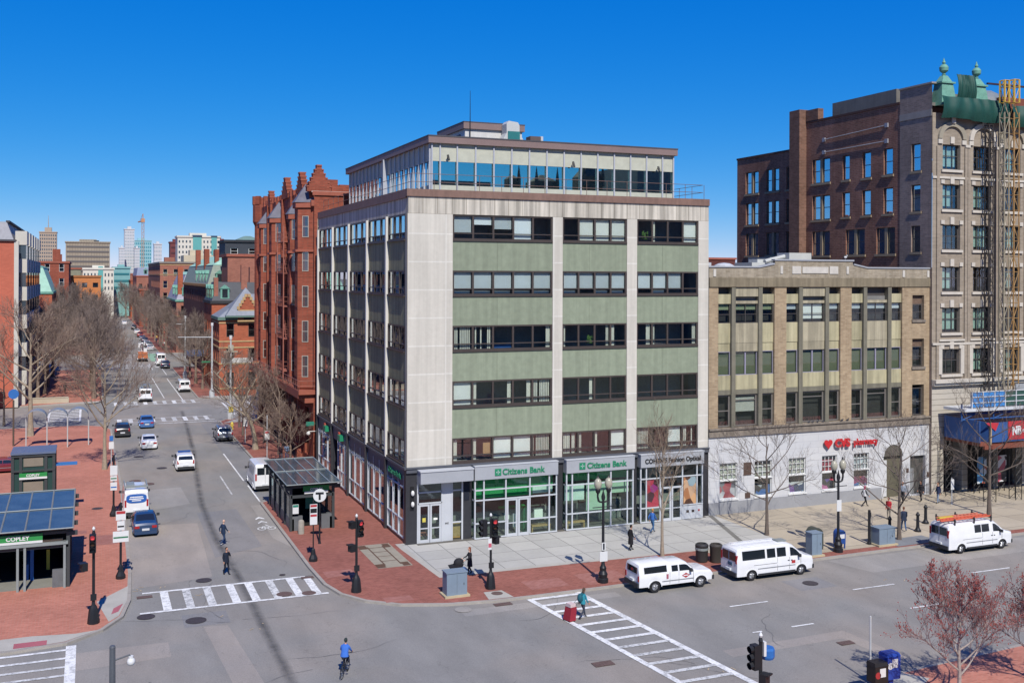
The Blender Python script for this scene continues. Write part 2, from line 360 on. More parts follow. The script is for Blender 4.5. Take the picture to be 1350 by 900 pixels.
# asphalt repairs
z1, z2, z3, z4 = RZ+.004, RZ+.008, RZ+.012, RZ+.016
sheet('road_patch', [(-18.6, 13.6), (-13.4, 13), (-13.9, -2.6), (-18.9, -3.6)], mAsphP, z1)
sheet('road_patch', [(-22.5, -14.2), (-17.4, -14.2), (-17.4, -16.5), (-22.1, -16.8)], mAsphP, z1)
sheet('road_patch', [(-15.4, -12.4), (-14.1, -12.6), (-13.5, -21.8), (-13.3, -40), (-14.7, -40), (-14.9, -21.5)], mAsphP, z1)
sheet('road_patch', [(-13.1, 16.5), (-9.9, 17), (-9.7, 4), (-13.2, 2)], mAsphD, z1)
sheet('road_patch', [(-17.6, 27.5), (-13.5, 28), (-13.3, 20.5), (-17.4, 18.3)], mAsphL, z1)
sheet('road_patch', [(-16.4, -9.9), (-13.9, -9.9), (-13.9, -12.2), (-16.4, -12.2)], mAsphD, z1)
sheet('road_patch', [(-8.6, 17.8), (-7.8, 17.8), (-7.8, 3), (-8.6, 6)], mAsphL, z1)
sheet('road_patch', [(-7.7, 21), (-5.35, 21), (-5.35, 70), (-7.7, 70)], mAsphD, z1)
sheet('road_patch', [(9.5, -26.2), (17.5, -26.0), (17.9, -31.2), (17, -31.2), (16.6, -27), (9.5, -27.2)], mAsphP, z1)
sheet('road_patch', [(20, -17.0), (22.8, -17), (22.8, -19.2), (20, -19.2)], mAsphD, z1)
sheet('road_patch', [(26, -14.2), (60, -14.2), (60, -17), (27, -17.6)], mAsphL, z1)
sheet('road_patch', [(-1.2, -15.0), (9, -15.1), (9, -16.0), (-1.2, -16.1)], mAsphL, z1)
sheet('road_patch', [(-14, 160), (-5.5, 160), (-5.5, 198), (-14, 198)], mAsphL, z1)
# the oil line down the middle of the lane: a wavy dark stain
def ribbon(name, pts, wd, mat, z):
    m_ = MB(); L_ = []
    for i, p in enumerate(pts):
        q0 = Vector(pts[max(0, i-1)]); q1 = Vector(pts[min(len(pts)-1, i+1)]); d = (q1-q0).normalized(); n_ = Vector((-d.y, d.x))*wd/2
        L_.append((Vector(p)+n_, Vector(p)-n_))
    for i in range(len(L_)-1): a_, b_ = L_[i]; c_, d_ = L_[i+1]; m_.poly((*b_, z), (*d_, z), (*c_, z), (*a_, z))
    return struct(name, m_, mat)
gs = NG('oil_stain'); gs.b.inputs['Roughness'].default_value = .85
tr_ = gs.n('BsdfTransparent'); mx_ = gs.n('MixShader'); gs.b.inputs['Base Color'].default_value = (.055, .055, .057, 1)
sx_ = gs.n('SeparateXYZ'); gs.l(gs.tc.outputs['UV'], sx_.inputs[0])
tri = gs.n('Math', operation='PINGPONG'); tri.inputs[1].default_value = .5; gs.l(sx_.outputs[0], tri.inputs[0])
f_ = gs.ramp(tri.outputs[0], .02, .5, 0, .55); f2 = gs.ramp(gs.noise(.8, detail=5), .3, .62, .25, 1); mm_ = gs.n('Math', operation='MULTIPLY'); gs.l(f_, mm_.inputs[0]); gs.l(f2, mm_.inputs[1])
gs.l(mm_.outputs[0], mx_.inputs[0]); gs.l(tr_.outputs[0], mx_.inputs[1]); gs.l(gs.b.outputs[0], mx_.inputs[2]); gs.l(mx_.outputs[0], gs.o.inputs[0])
def stain(pts, wd, z=RZ+.018):
    o = ribbon('tyre_stain', pts, wd, gs.m, z); uv = o.data.uv_layers.new(name='UVMap')
    for p in o.data.polygons:
        for k, li in enumerate(p.loop_indices): uv.data[li].uv = ((1, 0), (1, 1), (0, 1), (0, 0))[k]
stain([(-9.0, 84), (-9.7, 66), (-10.6, 48), (-11.6, 33), (-12.4, 20), (-12.6, 8), (-12.4, 0), (-12.3, -8), (-12.28, -16), (-12.25, -24), (-12.3, -34), (-12.4, -50)], .8)

# painted markings
zp = RZ+.024
def paint(pts, m=mWhite, n='crosswalk_marking', z=zp): return sheet(n, pts, m, z)
def bar(x0, x1, y0, y1, sk=0, m=mWhite, n='crosswalk_marking', z=zp): return paint([(x0, y0), (x1, y0), (x1+sk, y1), (x0+sk, y1)], m, n, z)
bar(-18.3, -8.3, -4.95, -4.68); bar(-18.6, -7.6, -8.95, -8.68)
for x in (-17.05, -15.75, -14.5, -13.1, -11.95, -10.65, -9.35, -8.25): bar(x-.24, x+.24, -8.68, -4.95, m=mWhiteW if x in (-15.75, -14.5, -10.65) else mWhite, z=zp+.004)
paint([(3.25, -14.55), (3.6, -14.55), (5.55, -31), (5.2, -31)]); paint([(6.55, -14.3), (6.95, -14.3), (8.75, -31.5), (8.35, -31.5)]); bar(3.6, 6.6, -14.85, -14.5, z=zp+.004)
for i in range(11):
    y = -16.0-i*1.31; k = (y+14.55)/-16.45; bar(3.5+1.95*k, 6.6+1.8*k, y-.16, y+.16, m=mWhiteW if i > 5 else mWhite, z=zp+.004)
bar(-22.45, -21.95, -18.6, -12.95)
for y in (-13.55, -14.8, -16.08, -17.25): bar(-30, -22.45, y-.13, y+.13, m=mWhiteW if y < -15 else mWhite)
# side street crossings
for yl, ys in ((73.8, 77.6), (93.6, 97.6)):
    bar(-18.2, -5.5, yl-.12, yl+.12); bar(-18.2, -5.5, ys-.12, ys+.12)
    for i in range(9): x = -17.6+i*1.4; bar(x-.28, x+.28, yl+.12, ys-.12, m=mWhiteW if i % 3 else mWhite)
for x in (-2.4, 1.4):
    paint([(x-.15, 77.5), (x+.15, 77.5), (x+.15, 92.5), (x-.15, 92.5)])
for i in range(9): bar(-2.25, 1.25, 78.6+i*1.6, 79.1+i*1.6)
for x in (-22.5, -26.5): bar(x-.15, x+.15, 78, 92)
for i in range(8): bar(-26.3, -22.7, 78.8+i*1.7, 79.4+i*1.7)
for yl in (159.5, 163.5, 196.5, 200.5):
    for i in range(8): x = -17+i*1.5; bar(x-.35, x+.35, yl, yl+1.2)
rect('stop_line', -18.3, -5.4, 71.6, 72.1, mWhiteW, zp+.004)
def dash(x0, x1, y, m=mWhite, n='lane_marking'): bar(x0, x1, y-.07, y+.07, m=m, n=n)
for x0, x1, y in ((23.1, 26.4, -20.2), (14, 16.7, -20.2), (33, 36.4, -20.1), (43, 46, -20.1), (23.8, 26.1, -24.4), (15.2, 16.7, -24.5), (33, 36, -24.4), (42, 45, -24.4), (12.6, 13.2, -24.5)): dash(x0, x1, y)
for x, y0, y1, m_ in ((-7.68, 28.8, 45, mWhite), (-7.62, 19, 26.5, mWhite), (-7.75, 97.5, 134, mWhite), (-7.3, 141.5, 176, mWhite), (-10.3, 101, 136, mWhite), (-9.2, 154, 168, mWhite), (-9.5, 22.8, 32, mWhiteW)):
    bar(x-.07, x+.07, y0, y1, m=m_, n='lane_marking')
rect('green_bike_lane', -8.3, -5.6, 176, 200, M('green_paint', '#8fb89a', .9, .15), zp)
# bicycle symbol and sharrow painted in the lane
mb = MB()
def ring2(mb, cx, cy, r, t, z, n=18, a0=0, a1=360, sy=1):
    for i in range(n):
        p = [rad(a0+(a1-a0)*k/n) for k in (i, i+1)]
        mb.poly(*[(cx+rr*math.cos(q), cy+sy*rr*math.sin(q), z) for rr, q in ((r-t, p[0]), (r, p[0]), (r, p[1]), (r-t, p[1]))])
ring2(mb, -8.95, 9.2, .33, .08, zp, sy=1.5); ring2(mb, -8.2, 9.2, .33, .08, zp, sy=1.5)
for a_, b_ in (((-8.95, 9.2), (-8.75, 9.9)), ((-8.75, 9.9), (-8.35, 9.9)), ((-8.35, 9.9), (-8.2, 9.2)), ((-8.75, 9.9), (-8.5, 9.2)), ((-8.95, 9.2), (-8.5, 9.2)), ((-8.35, 9.9), (-8.5, 10.4))):
    d = (Vector(b_)-Vector(a_)).normalized(); n_ = Vector((-d.y, d.x))*.045
    mb.poly(*[(*(Vector(p)+n_*s), zp+.004) for p, s in ((a_, 1), (a_, -1), (b_, -1), (b_, 1))])
for yy in (10.9, 12.3): mb.poly((-8.95, yy, zp), (-8.6, yy+.5, zp), (-8.25, yy, zp), (-8.25, yy+.35, zp), (-8.6, yy+.95, zp), (-8.95, yy+.35, zp))
struct('bicycle_lane_symbol', mb, mWhite)
mCrack = M('crack_seal', (.125, .123, .12), .8, .3, 2)
rk = random.Random(12); mb = MB()
def crack(x, y, a_, L, w_=.02):
    P_ = [(x, y)]
    for i in range(int(L/.45)): a_ += rk.uniform(-.5, .5); x += math.cos(a_)*.45; y += math.sin(a_)*.45; P_.append((x, y))
    for i in range(len(P_)-1):
        d = Vector(P_[i+1])-Vector(P_[i]); n_ = Vector((-d.y, d.x)).normalized()*w_*rk.uniform(.3, .8); q = [Vector(P_[i])+n_, Vector(P_[i])-n_, Vector(P_[i+1])-n_, Vector(P_[i+1])+n_]; mb.poly(*[(v.x, v.y, RZ+.021) for v in q])
for i in range(30):
    if i % 2: crack(rk.uniform(-24, 42), rk.uniform(-28, -16), rk.choice((0, 0, 1.5))+rk.uniform(-.3, .3), rk.uniform(2, 7))
    else: crack(rk.uniform(-17.5, -9), rk.uniform(-14, 70), rk.choice((1.57, 0))+rk.uniform(-.3, .3), rk.uniform(2, 8))
for y in (-12.2, -18.9, -27.4): crack(-24, y, 0, 12, .02)
struct('road_cracks', mb, mCrack)
mb = MB(); rk = random.Random(4)
for i in range(22):
    x, y = rk.choice(((8.2, -28.3), (-15.2, -6.2), (-17.8, -3.9), (-12.9, -13.5), (27, -19.2), (-13.5, -11.5))); x += rk.uniform(-.9, .9); y += rk.uniform(-.6, .6); a_ = rk.uniform(0, 3); mb.obox(x, y, rk.uniform(.12, .4), .05, RZ+.02, RZ+.0225, a_)
struct('survey_marks', mb, M('survey_paint', '#c9b08a', .9, .3, 5))
for x0, y0, x1, y1 in ((8, -13.6, 11, -11.2), (-4.9, -12.4, -3.2, -11.4), (-20.9, 8, -19.4, 11), (-7.1, -6, -5.2, -4.6), (4.2, -13.2, 6.8, -11.4), (-24.5, 12, -21.5, 13)): rect('paving_repair', x0, x1, y0, y1, MBrick('repaired_brick', '#b5766a', '#a56457', '#a5796c', .3, .15, .012, .1, flat=True), .007)
# corner ramps with tactile panels
mTact = M('tactile_red', '#b5606a', .9, .08)
zs = .010
sheet('corner_ramp', [(-20.9, -5.9), (-19.05, -3.2), (-19.23, -6.3), (-19.75, -9.1), (-20.3, -10.0)], mConc, zs)
sheet('corner_ramp', [(-30, -12.9), (-25, -12.93), (-22.5, -12.5), (-20.9, -11.2), (-22.0, -11.4), (-24.2, -11.0), (-25.6, -11.0), (-30, -12.2)], mConc, zs)
sheet('tactile_panel', [(-20.0, -7.6), (-19.45, -6.8), (-19.75, -8.3), (-20.15, -8.7)][:4], mTact, zs+.004)
sheet('tactile_panel', [(-25.0, -11.95), (-23.4, -11.95), (-23.4, -12.7), (-25.0, -12.75)], mTact, zs+.004)
sheet('corner_ramp', [(1.0, -14.05), (2.6, -14.1), (2.4, -12.6), (1.2, -12.6)], mConc, zs)
sheet('corner_ramp', [(13.6, -33.0), (15.6, -32.0), (16.6, -33.4), (14.6, -34.6)], mConc, zs)
sheet('corner_ramp', [(-5.0, 68.5), (-2.5, 72.7), (3, 72.7), (3, 70.5)], mConc, zs)
sheet('corner_ramp', [(-5.0, 101), (-3, 97.3), (3, 97.3), (3, 99.5)], mConc, zs)
sheet('corner_ramp', [(-29, 97.3), (-20.5, 97.3), (-19.2, 100), (-23, 99.2)], mConc, zs)
# vault cover frame by the corner
mb = MB()
for x0, x1, y0, y1 in ((-3.5, -2.9, -.1, .9), (-1.7, -1.2, -.1, .9), (-3.5, -2.9, -5.1, -4.2), (-1.7, -1.2, -5.1, -4.2), (-2.9, -2.8, -4.6, .4), (-1.8, -1.7, -4.6, .4)): mb.poly((x0, y0, .014), (x1, y0, .014), (x1, y1, .014), (x0, y1, .014))
for y in (-3.6, -2.4, -1.2, 0): mb.poly((-2.8, y, .014), (-1.8, y, .014), (-1.8, y+.1, .014), (-2.8, y+.1, .014))
meta(mb.build('vault_grate', M('rust_iron', '#6b4f3c', .8, .2)), 'rusty brown steel strips of a vault cover in the brick pavement by the corner signal', 'grate')
# manhole covers
mIron = M('cover_iron', '#4a4344', .7, .2, 4); mIronB = M('cover_iron_brown', '#6d5750', .8, .2, 4)
def cover(x, y, z, r, mat, label):
    m_ = MB(); m_.lathe([(r, 0), (r, .006), (r*.86, .006), (r*.84, .003), (r*.6, .003), (r*.58, .007), (r*.1, .007)], x, y, 20, z)
    for k in range(8): t = k*math.pi/4; m_.obox(x+r*.72*math.cos(t), y+r*.72*math.sin(t), r*.22, r*.07, z+.004, z+.009, t)
    meta(m_.build('manhole_cover', mat), label, 'manhole cover', 'iron covers let into the road and pavement')
zc = RZ+.03
for x, y, r, m_, lb in ((-14.5, -3.3, .5, mIron, 'dark round cover just beyond the left crosswalk, above its third bar'), (-15.7, -11.2, .58, mIron, 'dark round cover below the left crosswalk in a square dark patch'),
        (-10.2, -8.1, .48, mIronB, 'brown round cover on the lower line of the left crosswalk'), (-8.75, -8.45, .44, mIronB, 'brown round cover at the right end of the left crosswalk'),
        (-18.3, -9.5, .5, mIron, 'dark round cover next to the left corner kerb below the crosswalk'), (21.5, -18.1, .5, mIron, 'round cover in a dark square patch in front of the white passenger van'),
        (-.95, -14.95, .5, mAsphL, 'pale round cover in the road under the tall grey cabinet'), (-16.4, 46.3, .5, mIron, 'small dark cover beside the white saloon in the side road'), (-14.5, 38.5, .5, mIron, 'dark cover left of the white hatchback with the blue roof'),
        (-17.3, 32.4, .55, mIronB, 'brown cover at the left kerb between lamp and bare tree'), (-16.2, 30.5, .55, mIronB, 'brown cover second from the left kerb behind the white delivery van'), (-9.6, -3.9, .2, mIron, 'tiny dark cap just above the left crosswalk at its right half')):
    cover(x, y, zc, r, m_, lb)
cover(1.9, -13.1, .014, .36, mIronB, 'brown round cover in the pale slab by the corner signal post')
cover(-20.7, 20.7, .004, .45, mIron, 'dark round cover in the brick plaza beside the black lamp post')
def drain(x, y, lx, ly, z, label, ang=0):
    m_ = MB()
    m_.obox(x, y, lx, ly, z, z+.006, ang)
    for i in range(5):
        t = (i-2)*lx/5.5; m_.obox(x+t*math.cos(ang), y+t*math.sin(ang), lx/14, ly*.9, z+.006, z+.012, ang)
    meta(m_.build('drain_grate', mIronB), label, 'drain grate', 'rectangular iron drains in the road')
drain(16.3, -27.7, .9, .5, zc, 'rusty square drain in the road left of the thin grey post')
drain(2.8, -25.6, 1.1, .6, zc, 'rectangular drain left of the long crosswalk near the bottom edge')
drain(1.6, -14.85, 1.1, .5, zc, 'drain against the kerb below the corner signal post')
drain(-18.2, -5.6, .9, .5, zc, 'brown drain against the left corner kerb above the crosswalk')
drain(-8.2, -5.1, .8, .45, zc, 'brown drain against the kerb at the right end of the left crosswalk')
# ---------------------------------------------------------------- bank building
mPier = MBrick('pale_limestone', '#d9d3c5', '#d0cabc', '#e2ded2', 2.9, 2.05, .05, .06, streak=.10, off=0)
mBand = MBrick('stained_limestone', '#d3cbbb', '#cbc3b2', '#a39b8b', 1.12, 3.0, .03, .07, streak=.38, off=0)
mGreen = M('green_terrazzo', '#919c82', .7, .09, 2.2, streak=.1, rnd=.05)
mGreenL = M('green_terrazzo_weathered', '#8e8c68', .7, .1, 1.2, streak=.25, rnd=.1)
mFrame = M('bronze_frame', '#4f4540', .5, .1)
mCap = M('brown_coping', '#8a6a5c', .7, .12, 1.5, streak=.12)
mFasc = M('brown_fascia', '#8d7570', .6, .08)
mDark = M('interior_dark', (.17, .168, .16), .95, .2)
mGranite = M('black_granite', '#3c3d42', .35, .1, 3)
mAlu = M('aluminium_panel', '#a9adb3', .45, .05)
mAluW = M('aluminium_white', '#c7cbd0', .4, .04)
mBeige = M('beige_panel', '#c3c4b0', .7, .09, 1.5)
mGlass = MGlass('window_glass', (.93, .96, .96), 1.5, 1, .1)
mGlassM = MGlass('mirror_glass', (.5, .62, .66), 2.6, 1.25, .6, (.8, .95, 1))
mGlassS = MGlass('side_glass', (.75, .8, .8), 1.75, 1.1, .2)
mGlassG = MGlass('shop_glass', (.9, .97, .94), 1.45)
mRoof = M('roof_membrane', '#77746e', .9, .15)
mBlW = M('blind_white', '#f4f6ea', .8, .04, rnd=.1); mBlG = M('blind_grey', '#d3dcdd', .8, .05, rnd=.12); mBlC = M('curtain_cream', '#dcdac6', .9, .08, 3, rnd=.2); mBlB = M('blind_bright', '#f8ffff', .7, .02)
bank = empty('office_building', (0, 0, 0), 'pale stone office block with green panels, a glazed rooftop storey and a bank below', 'building')
FF = Face(0, 0, 1, 0, 0, -1); FL = Face(0, 0, 0, 1, -1, 0)
BX = 25.45; BY = 31.7; ZT = 25.15
rows = [(22.15, 24.0), (18.05, 19.87), (13.95, 15.8), (9.8, 11.7), (5.7, 7.5)]
bays = [(3.42, 11.51, 5), (12.34, 17.94, 4), (18.83, 24.49, 4)]
fins = [(5.35, 5.72), (11.48, 11.85), (18.05, 18.42), (24.6, 24.97), (31.3, 31.7)]
lb = [(.62, 5.35), (5.72, 11.48), (11.85, 18.05), (18.42, 24.6), (24.97, 31.3)]
w_ = MB(); FF.wall(w_, 0, BX, 5.6, 24.0, [(a_, b_, 5.6, 24.0) for a_, b_, n in bays], .38); w_.build('stone_front', mPier, bank)
w_ = MB(); FF.wall(w_, 0, BX, 24.0, ZT+.1); FL.wall(w_, 0, BY, 24.0, ZT+.1); w_.build('stone_band', mBand, bank)
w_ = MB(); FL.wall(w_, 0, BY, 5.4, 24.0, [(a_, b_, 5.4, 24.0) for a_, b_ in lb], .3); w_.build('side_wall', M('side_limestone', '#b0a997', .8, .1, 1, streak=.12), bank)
w_ = MB(); w_.poly((BX, 0, 0), (BX, BY, 0), (BX, BY, ZT), (BX, 0, ZT)); w_.poly((BX, BY, 0), (0, BY, 0), (0, BY, ZT), (BX, BY, ZT)); w_.build('rear_wall', M('party_brick', '#8d7a63', .9, .15), bank)
for a_, b_ in fins:
    w_ = MB(); FL.box(w_, a_, a_+.3, 5.45, 24.02, 0, .2); w_.build('fin', M('fin_limestone', '#d9d5cc', .7, .05), bank)
w_ = MB(); FL.box(w_, .0, .5, 5.45, 24.02, 0.001, .05); w_.build('fin', M('side_limestone'), bank)
w_ = MB(); w_.box(-.12, BX+.02, -.12, .3, ZT+.1, 25.78); w_.box(-.12, .3, .3, BY, ZT, 25.78); w_.box(BX-.3, BX+.02, .3, BY, ZT, 25.78); w_.box(.3, BX-.3, BY-.3, BY, ZT, 25.78); w_.build('parapet_coping', mCap, bank)
w_ = MB(); w_.box(.3, BX-.3, .3, BY-.3, 25.0, 25.3); w_.build('roof', mRoof, bank)
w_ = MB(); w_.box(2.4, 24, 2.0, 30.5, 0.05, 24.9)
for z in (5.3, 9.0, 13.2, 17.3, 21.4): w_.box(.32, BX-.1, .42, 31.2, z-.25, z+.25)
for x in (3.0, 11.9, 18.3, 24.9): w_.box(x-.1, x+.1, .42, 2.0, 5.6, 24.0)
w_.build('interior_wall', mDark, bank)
rb = random.Random(3)
blindplan = {   # per row, per light: (kind, fraction from the top kept down)
 0: ['hb', 'db', 'hb', 'bb', 'n', 'n', 'c', 'c', 'c', 'n', 'l', 'n', 'c'], 1: ['g']*12+['n'],
 2: ['cc', 'cc', 'n', 'n', 'r', 'l', 'n', 'r', 'l', 'r', 'l', 'n', 'r'], 3: ['c', 'l', 'r', 'r', 'cc', 'n', 'r', 'n', 'n', 'n', 'n', 'n', 'n'], 4: ['l', 'l', 'c', 'c', 'cc', 'cc', 'l', 'l', 'c', 'cc', 'n', 'c', 'cc']}
def ribbon_window(F, u0, u1, z0, z1, n, o, parent, kinds, gm, ledge=True):
    f = MB(); t = .11; H = z1-z0
    F.box(f, u0, u1, z0, z0+t, o-.08, o+.06); F.box(f, u0, u1, z1-t, z1, o-.08, o+.06)
    for i in range(n+1):
        u = u0+(u1-u0)*i/n; h = t/2 if 0 < i < n else t/2; u = min(max(u, u0+h), u1-h); F.box(f, u-h*1.25, u+h*1.25, z0+t, z1-t, o-.08, o+.065)
    F.box(f, u0+t, u1-t, z0+H*.24, z0+H*.24+.07, o-.07, o+.05)
    if ledge: F.box(f, u0-.0, u1+.0, z0-.1, z0-.002, o-.05, o+.16)
    q = f.build('window', mFrame, parent)
    p = MB(); F.box(p, u0+.05, u1-.05, z0+.05, z1-.05, o-.025, o-.0249); p.build('pane', gm, q)
    for i in range(n):
        a_ = u0+(u1-u0)*i/n+.1; b_ = u0+(u1-u0)*(i+1)/n-.1; k = kinds[i]; m_ = None; z0_, z1_ = z0+.1, z1-.12; o_ = o-.16
        if k == 'c': m_ = mBlW; z0_ = z0+.12
        elif k == 'bb': m_ = mBlB
        elif k == 'g': m_ = mBlG; z0_ = z0+H*.26
        elif k == 'hb': m_ = mBlC if i == 0 else mBlG; z0_ = z0+H*(.3 if i == 0 else .46); m_ = mBlG
        elif k == 'db': m_ = mBlB; z0_ = z0+H*.62
        elif k in 'lr' and len(k) == 1:
            m_ = mBlC; c_ = .18+.1*rb.random()
            if k == 'l': b_ = a_+(b_-a_)*c_
            else: a_ = b_-(b_-a_)*c_
        elif k == 'cc':
            c = MB(); x = a_
            while x < b_-.12:
                if rb.random() < .85: F.box(c, x, x+.1, z0_, z1_, o_-.02-.04*rb.random(), o_)
                x += .14
            c.build('curtain', mBlC, q); continue
        if m_:
            c = MB(); F.box(c, a_, b_, z0_, z1_, o_-.02, o_); c.build('blind', m_, q)
            if k == 'g' and rb.random() < .75: c = MB(); F.box(c, a_+.05, b_-.05, z0+.13, z0+.32, o_-.3, o_-.1); c.build('papers', mBlW, q)
    return q
for r, (z0, z1) in enumerate(rows):
    k = 0
    for (a_, b_, n) in bays:
        q = ribbon_window(FF, a_+.01, b_-.01, z0, z1, n, -.13, bank, blindplan[r][k:k+n], mGlass); k += n
        if (r, n, a_) in ((2, 4, 12.34), (0, 4, 18.83)):
            c = MB(); rr = random.Random(5); u = a_+(2.6 if r == 2 else .95)
            for i in range(46): c.ball((u+rr.uniform(-.28, .28), .45+rr.uniform(-.08, .08), z0+.3+rr.uniform(0, .6)), rr.uniform(.03, .075), n=6, m=4)
            c.build('potted_plant', M('houseplant', '#5f8a34', .6, .2, 4), q)
        if r == 4 and n == 5: c = MB(); FF.box(c, a_+2.55, a_+3.1, z0+.5, z0+1.3, -.4, -.3); c.build('cardboard_box', M('cardboard', '#c39a63'), q)
        if r == 2 and n == 5: c = MB(); FF.box(c, a_+3.4, a_+4.8, z0+.12, z0+.36, -.4, -.3); c.build('blue_boxes', M('blue_boxes', '#1c5fa5'), q)
    for (a_, b_) in lb: ribbon_window(FL, a_+.01, b_-.01, z0, z1, 3, -.03, bank, [('l' if i == 2 else 'n') if rb.random() < .35 else 'n' for i in range(3)] if r else ['n', 'n', 'n'], mGlassM if r == 0 else mGlassS)
tops = [5.62]+[z for _ in () for z in ()]
for r in range(4):
    z0, z1 = rows[r+1][1]+.0, rows[r][0]-.1
    for (a_, b_, n) in bays:
        c = MB(); FF.box(c, a_+.002, b_-.002, z0+.002, z1-.002, -.36, -.07); c.build('spandrel_panel', mGreen, bank)
        c = MB(); u = (a_+b_)/2-.5; FF.box(c, u, u+.02, z0+.01, z1-.01, -.08, -.062); c.build('panel_joint', M('joint_grey', '#6b7360'), bank)
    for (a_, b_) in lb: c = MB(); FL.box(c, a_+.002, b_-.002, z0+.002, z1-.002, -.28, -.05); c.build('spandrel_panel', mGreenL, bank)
# penthouse storey
PX0, PX1, PY0, PY1 = 3.0, 24.5, 4.0, 31.4
FP = Face(0, PY0, 1, 0, 0, -1); FQ = Face(PX0, 0, 0, 1, -1, 0)
w_ = MB()
for F, a_, b_ in ((FP, PX0, PX1), (FQ, PY0, PY1)):
    F.wall(w_, a_, b_, 25.3, 26.5); F.wall(w_, a_, b_, 28.33, 29.7)
w_.poly((PX1, PY0, 25.3), (PX1, PY1, 25.3), (PX1, PY1, 29.7), (PX1, PY0, 29.7)); w_.poly((PX1, PY1, 25.3), (PX0, PY1, 25.3), (PX0, PY1, 29.7), (PX1, PY1, 29.7))
w_.build('penthouse_wall', mBeige, bank)
w_ = MB(); FP.box(w_, PX0+.02, PX1-.02, 26.5, 28.33, -.09, -.07); w_.build('penthouse_glazing', MGlass('teal_glass', (.5, .75, .75), 2.3, 1.15, .62, (.62, .86, .8)), bank)
w_ = MB(); FQ.box(w_, PY0+.1, PY1-.02, 26.5, 28.33, -.09, -.07); w_.build('penthouse_glazing', mGlassM, bank)
w_ = MB(); w_.box(PX0+.8, PX1-.8, PY0+.8, PY1-.8, 25.3, 29.6); w_.build('penthouse_interior', mDark, bank)
w_ = MB(); w_.box(PX0-.3, PX1+.25, PY0-.3, PY1+.2, 29.7, 30.2); w_.build('fascia', mFasc, bank)
w_ = MB(); w_.box(PX0-.33, PX1+.28, PY0-.33, PY1+.23, 30.2, 30.3); w_.build('roof_edge', M('roof_edge_dark', '#55545a'), bank)
mMull = M('mullion_grey', '#b9bcc4', .4, .04)
for i, x in enumerate([3.04, 3.7]+[5.1+1.525*k for k in range(13)]+[24.46]):
    c = MB(); FP.box(c, x-.055, x+.055, 26.1, 29.69, .001, .12); c.build('mullion', mMull, bank)
for k in range(20):
    y = PY0+.15+k*1.40; c = MB(); FQ.box(c, y-.05, y+.05, 25.6, 29.69, .001, .13 if k != 9 else .4); c.build('mullion', mMull, bank)
mRail = M('rail_brown', '#7c6257', .6, .1)
c = MB()
for x in [.3+i*1.78 for i in range(15)]: c.tube([(x, .35, 25.7), (x, .35, 26.95)], .022, 5)
for y in [2.4+i*2.2 for i in range(14)]: c.tube([(.35, y, 25.7), (.35, y, 26.95)], .022, 5)
for z in (26.35, 26.95): c.tube([(.35, 31, z), (.35, .35, z), (25.1, .35, z), (25.1, 6, z)], .022, 5)
for y in (2, 4, 6): c.tube([(25.1, y, 25.7), (25.1, y, 26.95)], .022, 5)
c.build('roof_railing', mRail, bank)
for x, z, r_ in ((4.3, 28.6, 1), (15.0, 28.55, 0), (22.9, 28.5, 0)):
    c = MB(); c.tube([(x, PY0-.02, z), (x-.05, PY0-.35, z+.1)], .03, 6); c.tube([(x-.05, PY0-.3, z+.2), (x-.0, PY0-.45, z-.22)], .09, 8); c.build('floodlight', M('black_metal', '#222326', .5), bank)
# things on its roof
c = MB(); c.box(8.6, 13.9, 12, 19, 30.3, 32.15); bh = c.build('roof_bulkhead', M('white_painted_brick', '#d6d4cf', .8, .06, 2, streak=.06)); meta(bh, 'white rooftop bulkhead with a brown cap standing on the glazed top storey', 'rooftop room')
c = MB(); c.box(8.4, 14.1, 11.8, 19.2, 32.15, 32.7); c.build('cap', mFasc, bh)
c = MB(); c.box(8.38, 14.12, 11.78, 19.22, 32.7, 32.78); c.build('cap_edge', M('roof_edge_dark'), bh)
c = MB(); c.box(8.52, 8.6, 13.2, 14.1, 30.6, 31.8); c.build('door', mFrame, bh)
c = MB(); c.yprism([(11.0, 30.3), (11.9, 31.8), (11.9, 32.6), (12.1, 32.85), (12.95, 32.75), (13.1, 32.5), (13.1, 31.9), (14.0, 30.3)], 10.6, 11.75); hood = c.build('duct_hood', M('galvanised', '#c9ccc9', .5, .06)); meta(hood, 'pale metal duct hood with a teal louvre beside the rooftop bulkhead', 'vent')
c = MB(); c.box(12.0, 13.1, 10.5, 10.6, 31.0, 31.95); c.build('louvre', M('teal_louvre', '#1e7f80', .5), hood)
c = MB(); c.box(14.3, 15.3, 11, 12, 30.3, 31.7); v_ = c.build('roof_vent', M('vent_brown', '#6a5a55')); meta(v_, 'small brown box vent on the roof to the right of the teal louvre', 'vent')
c = MB(); c.box(15.3, 15.6, 11.2, 11.8, 30.3, 31.75); c.build('flashing', mAluW, v_)
c = MB(); c.tube([(8.95, 11.7, 30.3), (8.95, 11.7, 33), (8.95, 11.7, 35.4)], [.05, .035, .018], 6); meta(c.build('roof_antenna', M('black_metal')), 'thin whip antenna rising from the rooftop bulkhead against the sky', 'antenna')
